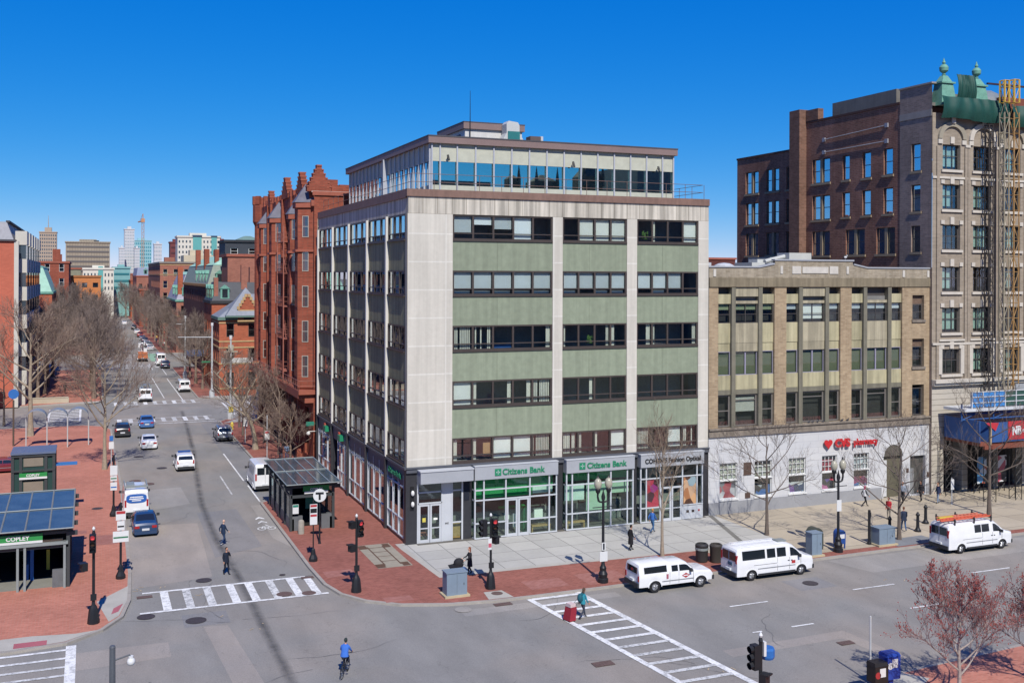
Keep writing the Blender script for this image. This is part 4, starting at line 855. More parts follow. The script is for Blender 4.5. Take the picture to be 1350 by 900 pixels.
# side wall facing the low roofs
sw = [(28.47, 25.96, 28.95, 31.45, 2), (24.55, 22.18, 28.95, 31.45, 2), (20.9, 19.6, 28.95, 31.4, 1), (28.4, 26, 25.4, 27.9, 2), (24.5, 22.2, 25.4, 27.9, 2), (20.9, 19.6, 25.4, 27.9, 1), (28.4, 26, 21.9, 24.4, 2), (24.5, 22.2, 21.9, 24.4, 2), (20.9, 19.6, 21.9, 24.4, 1),
      (16.51, 13.72, 29.2, 31.7, 2), (11.77, 10.74, 29.2, 31.65, 1), (8.89, 7.7, 29.15, 31.65, 1), (5.94, 4.72, 29.2, 31.7, 1), (16.5, 13.7, 25.4, 27.9, 2), (11.8, 10.7, 25.5, 27.95, 1), (8.9, 7.7, 25.5, 27.95, 1), (5.95, 4.7, 25.5, 27.95, 1), (11.27, 8.51, 21.7, 24.2, 2), (6.9, 4.4, 21.7, 24.2, 2), (16.5, 13.7, 21.7, 24.2, 2)]
w_ = MB(); FS.wall(w_, 3.77, 19.2, 0, 35.65, [(b_, a_, z0, z1) for a_, b_, z0, z1, n in sw if a_ < 19], .3); FS.wall(w_, 19.2, 30.15, 0, 33.05, [(b_, a_, z0, z1) for a_, b_, z0, z1, n in sw if a_ > 19], .3)
w_.poly((XT, 30.15, 0), (75, 30.15, 0), (75, 30.15, 33.05), (XT, 30.15, 33.05)); w_.poly((XT, 19.2, 33), (75, 19.2, 33), (75, 19.2, 35.65), (XT, 19.2, 35.65)); w_.build('brown_brick_wall', mBrB, tw)
w_ = MB(); FS.wall(w_, -.25, 3.77, 0, 36.9, [(1.15, 2.29, 29.2, 31.7), (1.15, 2.29, 25.5, 27.95), (1.15, 2.29, 21.8, 24.2)], .25, .04); w_.poly((XT-.04, 3.77, 33), (XT+.5, 3.77, 33), (XT+.5, 3.77, 36.9), (XT-.04, 3.77, 36.9)); w_.build('tan_return_wall', mBrS, tw)
w_ = MB(); FS.box(w_, -.25, 3.77, 34.0, 34.6, .04, .1); FS.box(w_, -.3, 3.8, 36.9, 37.05, -.4, .15); w_.build('return_trim', M('pale_band', '#9c9388', .7, .1), tw)
w_ = MB(); w_.box(XT+.05, 76, .2, 19.2, 35.0, 35.3); w_.box(XT+.05, 76, 19.2, 30, 32.5, 32.8); w_.build('roof', mRoof, tw)
w_ = MB(); FS.box(w_, 3.8, 19.2, 35.65, 35.85, -.35, .08); FS.box(w_, 19.2, 30.2, 33.05, 33.25, -.35, .08); w_.build('coping', M('brick_coping', '#5b4038', .9), tw)
w_ = MB(); FS.box(w_, 17.5, 19.2, 18, 37.1, -1.0, .9); FS.box(w_, 15.5, 17.5, 35.86, 37.0, -.6, .1); w_.build('chimney_pier', MBrick('sunlit_brown_brick', '#8a6350', '#74513f', '#80685a', .5, .17), tw)
for a_, b_, z0, z1, n in sw+[(2.29, 1.15, 29.2, 31.7, 1), (2.29, 1.15, 25.5, 27.95, 1), (2.29, 1.15, 21.8, 24.2, 1)]:
    if n == 2:
        m = (a_+b_)/2
        for p0, p1 in ((b_, m-.18), (m+.18, a_)): win(tw, FS, p0, p1, z0, z1, -.18, 1, 2, .09, .07, mDk, mGlassM)
        c = MB(); FS.box(c, m-.18, m+.18, z0, z1, -.25, -.05)
    else: win(tw, FS, b_, a_, z0, z1, -.18 if a_ > 3 else -.14, 1, 2, .09, .07, mDk, mGlassM); c = MB()
    FS.box(c, b_-.15, a_+.15, z0-.22, z0, .001 if a_ > 3 else .041, .12); c.build('window_sill', M('sill_tan', '#a08d70', .9, .1), tw)
w_ = MB()
for z in (34.0, 32.3):
    for u in (6.5, 7.2): pass
w_.tube([(XT-.1, 14.5, 33.6), (XT-.1, 5.5, 33.9)], .05, 5); w_.tube([(XT-.1, 14.5, 32.3), (XT-.1, 5.5, 32.4)], .05, 5)
for y, z in ((5.5, 33.9), (5.5, 32.4), (14.6, 33.6), (14.6, 32.3)): FS.box(w_, y-.2, y+.2, z-.2, z+.2, 0, .14)
w_.build('wall_tie_bars', M('tie_metal', '#9b9aa0', .5), tw)
c = MB(); c.box(50.5, 62, 6.2, 15.5, 35.3, 37.6); o = c.build('roof_screen', M('louvre_tan_grey', '#7b756a', .6, .1, 1, streak=.1)); meta(o, 'grey-brown metal plant enclosure on the roof of the brown brick wing', 'roof plant')
# copper pinnacles, tarpaulin
mCop = M('copper_green', '#6da893', .7, .18, 3)
for i, x in enumerate((50.4, 54.3)):
    c = MB(); c.prism([(x-.9, -.6), (x+.9, -.6), (x+.9, .8), (x-.9, .8)], 35.0, 37.0, [(x-.65, -.35), (x+.65, -.35), (x+.65, .6), (x-.65, .6)]); c.box(x-.8, x+.8, -.5, .7, 37.0, 37.15)
    c.prism([(x-.6, -.35), (x+.6, -.35), (x+.6, .55), (x-.6, .55)], 37.15, 37.75, [(x-.25, -.1), (x+.25, -.1), (x+.25, .3), (x-.25, .3)])
    c.lathe([(.14, 0), (.2, .1), (.1, .2), (.38, .45), (.42, .75), (.25, 1.0), (.1, 1.05), (.17, 1.2), (.09, 1.35), (.03, 1.6)], x, .1, 12, 37.75)
    meta(c.build('copper_pinnacle', mCop, smooth=30), ('green copper pinnacle with an urn at the left corner of the tan tower', 'green copper pinnacle with an urn right of the draped green tarpaulin')[i], 'pinnacle', 'copper pinnacles on the tower')
def drape(name, x0, x1, z0, z1, y, amp, label, seed):
    r = random.Random(seed); c = MB(); n = 40; k = 7; vs = []
    for j in range(k+1):
        for i in range(n+1):
            u = i/n; v = j/k; vs.append((x0+(x1-x0)*u, y-.12-amp*(.5+.5*math.sin(u*38+1.3*math.sin(u*9+v*2)))-.25*math.sin(v*3.1)-r.random()*.05, z0+(z1-z0)*v+.12*math.sin(u*7)*(1-v)))
    c.add(vs, [(j*(n+1)+i, j*(n+1)+i+1, (j+1)*(n+1)+i+1, (j+1)*(n+1)+i) for j in range(k) for i in range(n)])
    o = c.build(name, M('green_tarp', '#174f45', .6, .12, 2), smooth=60); meta(o, label, 'tarpaulin'); return o
drape('tarpaulin', 51.3, 53.6, 35.5, 37.9, -.2, .16, 'dark green tarpaulin hung between the two copper pinnacles', 1)
drape('tarpaulin', 49.0, 57.2, 33.7, 35.7, -.75, .2, 'long dark green tarpaulin wrapped round the tower cornice below the pinnacles', 2)
drape('tarpaulin', 57.2, 66, 33.3, 35.4, -.7, .35, 'bunched green tarpaulin behind the yellow mast at the right edge', 3)
c = MB(); FT.box(c, 56.8, 76, 35.2, 36.2, -.4, .2); meta(c.build('brick_parapet', M('red_parapet', '#8a4a38', .9, .15)), 'low reddish parapet wall above the tarpaulin at the right edge', 'wall')
c = MB(); c.ball((59.5, 4, 36.3), 1.6, 1.6, 1.4, 14, 8); meta(c.build('water_tank', M('tank_grey', '#7d868c', .5)), 'grey domed tank on the tower roof behind the mast', 'tank')
c = MB(); c.box(55.3, 76, -.3, -.1, 37.3, 37.45)
for x in (57.8, 63): c.box(x, x+.12, -.25, -.13, 35.5, 37.3)
meta(c.build('steel_beam_frame', M('beam_dark', '#3f3040', .6)), 'dark steel beam running along the tower roof towards the right edge', 'beam')
c = MB()
for x in (56.2, 57.6): c.tube([(x, -1.0, 33.5), (x, -1.0, 36.9)], .035, 5)
for z in (35.9, 36.9): c.tube([(56.2, -1.0, z), (57.6, -1.0, z)], .03, 5)
meta(c.build('guard_rail', M('rail_blue_grey', '#6d7790', .5)), 'small grey guard rail frame on the tower roof by the tarpaulin', 'railing')
def lattice(name, cx, cy, w, z0, z1, mats, label, step=1.5, group=None, split=None):
    c = MB(); h = w/2; P4 = [(cx-h, cy-h), (cx+h, cy-h), (cx+h, cy+h), (cx-h, cy+h)]
    for x, y in P4: c.tube([(x, y, z0), (x, y, split or z1)], .055, 5)
    z = z0; k = 0
    while z < z1-.1:
        zt = min(z+step, z1)
        if split and z >= split: c.cm = 1
        for i in range(4):
            a_, b_ = P4[i], P4[(i+1) % 4]; c.tube([(*a_, z), (*b_, z)], .03, 4)
            c.tube([(*a_, z), (*b_, zt)] if (k+i) % 2 else [(*b_, z), (*a_, zt)], .03, 4)
            if split and z >= split: c.tube([(*a_, z), (*a_, zt)], .085, 5)
        z = zt; k += 1
    for i in range(4): c.tube([(*P4[i], z1), (*P4[(i+1) % 4], z1)], .04, 4)
    o = c.build(name, mats); meta(o, label, 'scaffold mast', group); return o
mYel = M('mast_yellow', '#d9ae2c', .5, .1); mMastG = M('mast_galvanised', '#a89c80', .5, .15, 2)
lattice('scaffold_mast', 55.75, -1.75, .55, 8.8, 37.4, [mMastG, mYel], 'left leg of the tall lattice mast with a yellow top beside the tower', 1.4, 'lattice masts', 34.5)
lattice('scaffold_mast', 56.75, -1.9, .6, 8.8, 37.5, [M('mast_orange', '#b48848', .5, .1), mYel], 'right leg of the tall lattice mast, orange tubes and a yellow top', 1.4, 'lattice masts', 34.5)
lattice('scaffold_mast', 54.75, -.95, .5, 8.8, 33.4, [M('mast_dark', '#3f3a38', .6, .1)], 'thin dark lattice mast tight against the tower, left of the yellow one', 1.0, 'lattice masts')
c = MB(); c.box(56.2, 57.6, -2.7, -2.6, 7.6, 9.9); meta(c.build('mast_screen', M('clear_sheet', '#a9adaf', .3, .15, 3)), 'pale clear sheet panel fixed at the foot of the lattice mast', 'panel')
# sidewalk shed
c = MB(); c.box(50.0, 76, -4.6, -.6, 4.9, 5.2); shed = c.build('sidewalk_shed', M('shed_rust', '#8a4a35', .8, .15)); meta(shed, 'blue-boarded pavement shed with a red banner in front of the tower', 'scaffold')
mNavy = M('shed_navy', '#2a5a9c', .6, .08, 1)
c = MB(); c.box(51.0, 76, -4.75, -4.65, 5.2, 6.9); c.box(49.9, 50.0, -4.6, -.6, 5.2, 7.1); c.hexa([(50.0, -4.6+3.0, 5.2), (51.0, -4.7, 5.2), (51.05, -4.6, 5.2), (50.1, -1.5, 5.2), (50.0, -1.6, 7.1), (51.0, -4.7, 6.9), (51.05, -4.6, 6.9), (50.1, -1.5, 7.1)]); c.build('blue_board', mNavy, shed)
c = MB(); c.box(50.95, 51.1, -4.8, -4.64, 5.0, 6.95); c.build('timber_post', M('timber', '#b9a077', .9, .1), shed)
c = MB(); c.box(50.2, 76, -4.9, -4.7, 4.65, 4.95); c.build('rust_beam', M('shed_rust'), shed)
c = MB(); c.box(53.0, 57.3, -4.82, -4.76, 5.35, 6.95); bn = c.build('banner', M('banner_red', '#c8202f', .6, .04), shed)
text('lettering', 'new balance', .5, (55.75, -4.84, 5.95), FT, M('white_lettering', '#e8e8e8', .5), shed, .01, .01, sx=.9)
text('lettering', 'NB', 1.0, (53.95, -4.84, 5.8), FT, M('white_lettering'), shed, .01, .05, sx=.8)
c = MB(); c.poly((50.4, -4.78, 6.95), (51.9, -4.83, 6.9), (51.5, -4.85, 6.2)); c.build('pennant', M('banner_red'), shed)
def shed_panel(x0, x1, mat, name='work_platform_panel'):
    c = MB(); c.box(x0, x1, -3.3, -3.22, 8.1, 9.4); c.build(name, mat, shed)
for i, (x0, x1) in enumerate(((50.3, 51.6), (51.65, 52.95), (53.0, 54.2))): shed_panel(x0, x1, M('platform_blue', '#2b8ad6', .5, .1, 2))
for i, (x0, x1) in enumerate(((54.25, 55.5), (55.55, 57.4), (57.45, 59.6), (59.65, 64))): shed_panel(x0, x1, M('platform_green', '#31594f', .6, .15, 2))
c = MB()
for z in (8.45, 8.95, 9.4): c.box(50.3, 64, -3.36, -3.3, z, z+.07)
for x in (50.3, 51.6, 52.95, 54.2, 55.5, 57.4, 59.6, 64): c.box(x, x+.08, -3.37, -3.3, 8.0, 9.45)
c.box(49.4, 64, -3.45, -1.0, 7.75, 8.0); c.build('platform_rail', M('platform_white', '#d5d8da', .5, .08), shed)
c = MB(); c.tube([(49.5, -3.0, 7.5), (64, -3.0, 7.5)], .09, 6); c.tube([(49.5, -3.0, 7.0), (64, -3.0, 7.0)], .07, 6)
for x in (49.5, 53.2, 57, 61): c.tube([(x, -3, 6.9), (x, -3, 8.4)], .08, 6); c.tube([(x, -3, 7.0), (x+1.8, -3, 7.5)], .05, 5)
c.build('blue_truss', M('truss_blue', '#23589a', .5), shed)
for i, (x, y) in enumerate(((49.8, -.9), (51.3, -4.4), (54.3, -4.4), (57.3, -4.4), (53.0, -1.0), (56.0, -1.0), (60.3, -4.4))):
    c = MB(); h = .35
    for dx, dy in ((-h, -h), (h, -h), (h, h), (-h, h)): c.tube([(x+dx, y+dy, 0), (x+dx, y+dy, 4.9)], .035, 5)
    z = 0
    while z < 4.6:
        c.tube([(x-h, y-h, z), (x+h, y-h, z+.7)], .02, 4); c.tube([(x+h, y-h, z), (x+h, y+h, z+.7)], .02, 4); c.tube([(x-h, y-h, z+.7), (x+h, y-h, z+.7)], .02, 4); c.tube([(x-h, y+h, z), (x-h, y-h, z+.7)], .02, 4); z += .7
    c.build('shed_leg', M('black_metal'), shed)
for u0, u1, cols2, sd in ((52.9, 54.0, ['#cf5f3c', '#4f9fd0', '#2b3038', '#c9d0d4'], 31), (55.4, 56.4, ['#d9d9d9', '#27272b', '#c05060'], 32)):
    g = poster('shop_poster', u0, u1, .9, 3.3, 1.5, cols2, shed, seed=sd)
def sep(name, mat, parent, *bx):
    for q in bx: m_ = MB(); m_.box(*q); m_.build(name, mat, parent)
# ---------------------------------------------------------------- red brick apartment house with stepped gables
mRed = MBrick('red_brick', '#ac5339', '#914530', '#905a45', .5, .16, .018, .14, streak=.08)
mRedT = M('red_terracotta', '#a85a42', .8, .1, 2); mSlate = M('slate_roof', '#6d6c78', .6, .15, 2); mSash = M('sash_red_brown', '#6b3a2e', .6, .1); mSashW = M('sash_pale', '#b9b3a6', .6, .05)
rd = empty('apartment_house', (6, 34, 0), 'tall red brick apartment house with stepped gables, conical slate turrets and a fire escape', 'building')
FR = Face(0, 0, 0, 1, -1, 0); FRS = Face(0, 34.0, 1, 0, 0, -1)
zr = [9.0, 12.6, 16.2, 19.9, 23.4]
mGlR = MGlass('sash_glass', (.6, .65, .68), 1.9, 1.1)
yw = [39.2, 40.2, 45.4, 47.2, 49.6, 54.8, 56.2, 57.6, 59.6, 65.3]
w_ = MB(); FR.wall(w_, 34.0, 69.5, 0, 27.2, [(y-.45, y+.45, z, z+2.2) for y in yw for z in zr]+[(y-1.1, y+1.1, .6, 5.6) for y in (37.5, 43, 48.5, 54, 59.5, 65)], .35)
FRS.wall(w_, 0, 22, 0, 28.1, [(.35, 1.05, z, z+2.2) for z in zr], .3); w_.poly((0, 69.5, 0), (22, 69.5, 0), (22, 69.5, 27.2), (0, 69.5, 27.2)); w_.build('brick_wall', mRed, rd)
w_ = MB(); w_.box(.6, 21, 34.6, 69, 0, 26.9); w_.build('interior_wall', mDark, rd)
w_ = MB(); w_.box(.1, 22, 34.1, 69.4, 26.95, 27.3); w_.build('roof', mRoof, rd)
for y in yw:
    for z in zr: win(rd, FR, y-.45, y+.45, z, z+2.2, -.18, 1, 2, .07, .06, mSash, mGlR, dark=False); c = MB(); FR.box(c, y-.6, y+.6, z-.16, z, .001, .1); c.build('window_sill', mRedT, rd)
for z in zr: win(rd, FRS, .35, 1.05, z, z+2.2, -.15, 1, 2, .07, .06, mSashW, mGlR, M('sky_blind', '#b5c0c4'), (.1, 1) if z > 22 else (.6, 1), dark=False)
for y in (37.5, 43, 48.5, 54, 59.5, 65):
    c = MB(); FR.box(c, y-1.1, y+1.1, .6, 5.6, -.3, -.25); c.build('shop_window', M('dark_shopfront', '#2c2624', .25, .2), rd)
    c = MB(); FR.box(c, y+2.4, y+3.1, 0, 6.4, .001, .5); FR.box(c, y+2.3, y+3.2, 0, 1.5, .001, .65); FR.box(c, y+2.3, y+3.2, 2.4, 2.8, .5, .65); c.build('brick_buttress', mRedT, rd)
def oriel(yc, wd, dp, z0, z1, cone, wins=True):
    pts = [(0.05, yc-wd/2), (0.05, yc+wd/2), (-dp, yc+wd*.27), (-dp, yc-wd*.27)]
    c = MB(); c.prism(pts, z0, z1); c.prism([(0.05, yc-wd/2+.1), (0.05, yc+wd/2-.1), (-.1, yc+wd*.15), (-.1, yc-wd*.15)], z0-1.2, z0, pts); o = c.build('oriel', mRed, rd)
    big = [(x*1.1-.1 if x < 0 else x, yc+(y-yc)*1.12) for x, y in pts]
    c = MB(); c.prism(big, z1-.55, z1); c.prism(big, 21.9, 22.15); c.build('string_course', mRedT, o)
    if cone: c = MB(); b_ = [(x*1.15-.15 if x < 0 else .3, yc+(y-yc)*1.2) for x, y in pts]; c.prism(b_, z1, z1+cone, [(-dp*.35+.01*k, yc+.01*k) for k in range(4)]); c.build('slate_cone', mSlate, o)
    if wins:
        for z in zr:
            w2 = wd*.4
            for F, u in ((Face(-dp, yc, 0, 1, -1, 0), 0),):
                win(o, F, -w2/2, w2/2, z, z+2.2, .01, 1, 2, .07, .06, mSash, mGlR, dark=False)
            nx_, ny_ = -wd*.23, -dp; L = math.hypot(nx_, ny_); F = Face(-dp/2, yc-wd*.385, -dp/L, wd*.23/L, -wd*.23/L, -dp/L)
            win(o, F, -.33, .33, z, z+2.2, .01, 1, 2, .06, .05, mSashW, mGlR, dark=False)
    return o
oriel(36.0, 3.0, 1.45, 7.9, 27.0, 2.0); oriel(43.2, 2.4, .95, 7.9, 26.2, 1.5); oriel(52.3, 2.8, 1.5, 7.9, 26.2, 2.0); oriel(62.5, 2.6, 1.2, 7.9, 26.0, 1.6)
def stepped(x0, x1, y0, y1, zb, zt, along, n=4, th=.5):
    c = MB(); a0, a1 = (y0, y1) if along == 'y' else (x0, x1); m = (a0+a1)/2; h = (a1-a0)/2
    for i in range(n):
        k = 1-i/(n+.3); za = zb+(zt-zb)*i/n; zb_ = zb+(zt-zb)*(i+1)/n
        for s_ in (0,):
            if along == 'y': c.box(x0, x1, m-h*k, m+h*k, za, zb_); 
            else: c.box(m-h*k, m+h*k, y0, y1, za, zb_)
    o = c.build('stepped_gable', mRed, rd); c = MB()
    for i in range(n):
        k = 1-i/(n+.3); zb_ = zb+(zt-zb)*(i+1)/n; kn = 1-(i+1)/(n+.3) if i < n-1 else 0
        for sgn in (-1, 1):
            u0, u1 = sorted((m+sgn*h*k*1.03, m+sgn*h*kn))
            if along == 'y': c.box(x0-.06, x1+.06, u0, u1, zb_, zb_+.14)
            else: c.box(u0, u1, y0-.06, y1+.06, zb_, zb_+.14)
    c.build('gable_coping', mRedT, o); return o
stepped(-.75, 1.75, 33.95, 34.7, 28.1, 30.7, 'x', 6); stepped(-.5, .1, 37.7, 41.5, 28.3, 30.4, 'y', 5); stepped(-.5, .1, 46.6, 51.0, 28.3, 30.6, 'y', 5); stepped(-.5, .1, 58.5, 61.5, 28.0, 29.9, 'y', 5)
c = MB(); c.box(-.35, .1, 34.75, 67, 27.2, 28.35)
for k in range(30):
    if k % 2 == 0: c.box(-.42, .12, 35.2+k*1.05, 35.9+k*1.05, 28.35, 28.95)
c.build('battlement_parapet', mRed, rd)
c = MB(); c.box(1.8, 22, 34.0, 34.35, 28.12, 28.75); c.build('parapet', mRed, rd); c = MB(); c.box(-.3, 22, 33.88, 34.0, 28.0, 28.14); c.build('pale_coping', M('pale_coping', '#c9a99c', .8), rd)
c = MB(); FR.box(c, 34.0, 69.5, 26.6, 27.2, .001, .3); FRS.box(c, -.2, 22, 27.7, 28.1, .001, .15); c.build('brick_cornice', mRedT, rd)
c = MB()
for y in (38.2, 41.2, 44.9-.25, 50.3, 54.1, 58.6, 61): FR.box(c, y-.28, y+.28, 7.9, 28.3, .001, .6)
c.build('pilaster', mRed, rd)
# corner turret with battlements, far end
c = MB(); c.lathe([(1.25, 0), (1.25, 17.8), (1.5, 18.3), (1.5, 20.6)], .2, 68.3, 12, 8.2)
for k in range(8): t = k*math.pi/4; c.obox(.2+1.3*math.cos(t), 68.3+1.3*math.sin(t), .45, .6, 28.8, 29.9, t)
c.build('battlement_turret', mRed, rd)
sep('chimney', mRed, rd, (.2, 3, 36.5, 37.6, 28.0, 29.6), (4, 5.2, 40, 41, 27.3, 29.4), (3, 4, 50, 51.2, 27.3, 29.2))
# balcony ledge with rail
c = MB(); FR.box(c, 34.0, 69.5, 6.9, 7.7, .001, 1.6); FR.box(c, 34.0, 69.5, 6.4, 6.9, .001, .9); FRS.box(c, -1.6, 2, 7.3, 7.7, .001, .4); c.build('balcony_ledge', mRedT, rd)
c = MB()
for z in (8.15, 8.7): c.tube([(.3, 33.7, z), (-1.55, 33.7, z), (-1.55, 69.3, z)], .03, 4)
for i in range(36): c.tube([(-1.55, 33.7+i*1.0, 7.7), (-1.55, 33.7+i*1.0, 8.7)], .025, 4)
c.build('balcony_rail', M('rail_dusty_red', '#a3695b', .7), rd)
mFire = M('fire_escape_red', '#a5604e', .7, .15, 3)
for k, z in enumerate(zr):
    c = MB(); c.box(-1.35, -.05, 44.2, 48.4, z-.25, z-.17)
    for zz in (z+.35, z+.85): c.tube([(-.05, 44.2, zz), (-1.35, 44.2, zz), (-1.35, 48.4, zz), (-.05, 48.4, zz)], .022, 4)
    for i in range(9): c.tube([(-1.35, 44.2+i*.52, z-.2), (-1.35, 44.2+i*.52, z+.85)], .018, 4)
    if k < 4:
        y0, y1 = (44.8, 47.8) if k % 2 else (47.8, 44.8)
        for xx in (-.35, -.95): c.tube([(xx, y0, z-.1), (xx, y1, z+3.4)], .05, 4)
        for s_ in range(12): f_ = s_/12; c.box(-.95, -.35, y0+(y1-y0)*f_-.12, y0+(y1-y0)*f_+.12, z-.1+3.5*f_, z-.06+3.5*f_)
        c.tube([(-.95, y0, z+.8), (-.95, y1, z+4.3)], .02, 4)
    c.build('fire_escape_landing', mFire, rd)
c = MB()
for y in (44.2, 48.4): c.box(-1.42, -1.3, y-.06, y+.06, 6.9, 25)
c.build('fire_escape_post', mFire, rd)
c = MB(); FR.box(c, 45, 47.6, 3.3, 3.9, .5, 1.4); meta(c.build('shop_awning', M('awning_red', '#a82028', .7)), 'small red awning low on the red brick house behind the bare trees', 'awning')
for y, z in ((33.0, 4.2),):
    c = MB(); c.box(-.95, -.15, y-.06, y+.06, z, z+.42); c.tube([(0, y, z+.2), (-1, y, z+.2)], .03, 5); o = c.build('hanging_sign', M('sign_teal', '#1f8a72', .5)); meta(o, 'small teal blade sign hanging in the alley between bank and red house', 'sign')
c = MB(); c.ball((-.8, 32.6, 3.5), .2); c.tube([(0, 32.6, 3.7), (-.8, 32.6, 3.7)], .04, 5); meta(c.build('security_camera', M('lamp_white')), 'white dome camera on an arm at the far end of the bank wall', 'camera')
c = MB(); c.box(.2, 20, 31.75, 33.95, 0, 4.5); meta(c.build('alley_gate', M('alley_dark', '#2e2826', .8, .2)), 'dark service block closing the alley between the bank and the red house', 'wall')
# ---------------------------------------------------------------- generic town building
def town(name, label, x0, x1, y0, y1, z1, wall, wc=2.6, wz=3.6, ww=1.1, wh=1.9, z0w=1.6, trim=None, fm=None, gm=None, faces='SW', zb=0, parapet=.5, recess=True, cap=None, maxn=46, top=None, stone=None):
    b = empty(name, ((x0+x1)/2, (y0+y1)/2, zb), label, 'building'); FSo = Face(x0, y0, 1, 0, 0, -1); FWe = Face(x0, y0, 0, 1, -1, 0); FEa = Face(x1, y0, 0, 1, 1, 0)
    fm = fm or mDk; gm = gm or mGlassS; w_ = MB(); cnt = 0; todo = []
    for k, F, L in (('S', FSo, x1-x0), ('W', FWe, y1-y0), ('E', FEa, y1-y0)):
        hs = []
        if k in faces:
            n = max(1, int(L/wc)); sp = L/n; z = z0w+zb
            lev = []
            while z+wh < z1-.4: lev.append(z); z += wz
            for zz in reversed(lev):
                for i in range(n):
                    if cnt >= maxn*(1 if k == faces[0] else 2): break
                    u = sp*(i+.5); hs.append((u-ww/2, u+ww/2, zz, zz+wh)); cnt += 1
            todo += [(F, h) for h in hs]
        if k != 'E' or 'E' in faces: F.wall(w_, 0, L, zb, z1, hs if recess else [], .25)
    if 'E' not in faces: w_.poly((x1, y0, zb), (x1, y1, zb), (x1, y1, z1), (x1, y0, z1))
    w_.poly((x0, y1, zb), (x1, y1, zb), (x1, y1, z1), (x0, y1, z1)); w_.build('wall', wall, b)
    for F, h in todo:
        win(b, F, *h, -.12 if recess else .04, 1, 2, .08, .06, fm, gm, dark=recess)
    r_ = MB(); r_.box(x0+.05, x1-.05, y0+.05, y1-.05, z1-.4-.2, z1-.4); r_.build('roof', mRoof, b)
    c = MB(); e_ = .25; c.box(x0-e_, x1+e_, y0-e_, y0, z1-.45, z1+.05); c.box(x0-e_, x0, y0, y1, z1-.45, z1+.05); c.box(x1, x1+e_, y0, y1, z1-.45, z1+.05); c.build('cornice', cap or mRedT, b)
    if stone:
        c = MB()
        for z in stone: c.box(x0-.08, x1+.08, y0-.08, y0-.002, z, z+.22); c.box(x0-.08, x0-.002, y0, y1, z, z+.22)
        c.build('stone_band', trim or mStT, b)
    return b
def mansard(b, x0, x1, y0, y1, z0, z1, ins, mat, top=None, dorm=(), dm=None):
    c = MB(); c.prism([(x0, y0), (x1, y0), (x1, y1), (x0, y1)], z0, z1, [(x0+ins, y0+ins), (x1-ins, y0+ins), (x1-ins, y1-ins), (x0+ins, y1-ins)]); c.build('mansard_roof', mat, b)
    if top: c = MB(); c.prism([(x0+ins-.1, y0+ins-.1), (x1-ins+.1, y0+ins-.1), (x1-ins+.1, y1-ins+.1), (x0+ins-.1, y1-ins+.1)], z1, z1+top[1], [(x0+ins+top[2], y0+ins+top[2]), (x1-ins-top[2], y0+ins+top[2]), (x1-ins-top[2], y1-ins-top[2]), (x0+ins+top[2], y1-ins-top[2])]); c.build('roof_top', top[0], b)
    for face, u, z in dorm:
        c = MB(); g_ = MB(); w = .75; h = 1.7
        if face == 'S': c.box(u-w, u+w, y0-.1+.2, y0+ins+.6, z, z+h); c.yprism([(u-w-.15, z+h), (u+w+.15, z+h), (u, z+h+.7)], y0-.0, y0+ins+.6); g_.box(u-w*.6, u+w*.6, y0+.06, y0+.1, z+.2, z+h-.1)
        else: c.box(x0+.1, x0+ins+.6, u-w, u+w, z, z+h); c.xprism([(u-w-.15, z+h), (u+w+.15, z+h), (u, z+h+.7)], x0-.0, x0+ins+.6); g_.box(x0+.06, x0+.1, u-w*.6, u+w*.6, z+.2, z+h-.1)
        d = c.build('dormer', dm or mCop, b); g_.build('window', M('pane_dark', (.02, .025, .03), .1, 0, spec=.8), d)
mOr = MBrick('orange_brick', '#c2613a', '#ab5230', '#a66a4c', .5, .16, .018, .12); mDkR = MBrick('dark_purple_brick', '#6e3b33', '#5b312c', '#6a4440', .5, .16, .018, .15)
mTr = M('sandstone_trim', '#c2a06a', .8, .12, 1.5); mRose = MBrick('rose_brick', '#b06a52', '#9c5c48', '#a87a66', .5, .16, .018, .12)
mSlG = M('slate_grey_blue', '#8a909a', .6, .12, 2); mCopP = M('pale_copper_roof', '#9fd0b8', .7, .12, 1); mGrSl = M('grey_green_slate', '#8f9b8c', .7, .12, 2)
b = town('corner_house', 'orange brick corner house with slate roof and a stone-trimmed gable across the side street', -1.9, 12, 101, 111, 12.6, mOr, 3.3, 4.0, 1.2, 2.3, 1.4, mTr, mDk, maxn=12, cap=M('gutter_green', '#5f7f72'), stone=(1.0, 5.0, 7.6, 8.6, 11.6))
c = MB(); c.prism([(-2.1, 100.8), (12.2, 100.8), (12.2, 111.2), (-2.1, 111.2)], 12.6, 16.3, [(3.0, 105.5), (9, 105.5), (9, 107), (3.0, 107)]); c.build('slate_roof', mSlG, b)
c = MB(); c.yprism([(1.0, 12.0), (4.0, 12.0), (4.0, 14.0), (2.5, 16.4), (1.0, 14.0)], 100.5, 104.5); g_ = c.build('gable', mOr, b)
c = MB()
for i in range(5): f_ = i/5; c.box(.9+1.5*f_-.1, .9+1.5*f_+.35, 100.35, 100.5, 13.9+2.5*f_, 14.4+2.5*f_); c.box(4.1-1.5*f_-.35, 4.1-1.5*f_+.1, 100.35, 100.5, 13.9+2.5*f_, 14.4+2.5*f_)
c.box(1.0, 4.0, 100.4, 100.5, 13.6, 13.85); c.box(.9, 4.1, 100.35, 100.5, 11.9, 12.15); c.build('gable_trim', mTr, g_)
c = MB(); c.box(1.9, 3.1, 100.44, 100.49, 12.2, 13.6); c.build('window', M('pane_dark', (.02, .025, .03), .1, 0, spec=.8), g_)
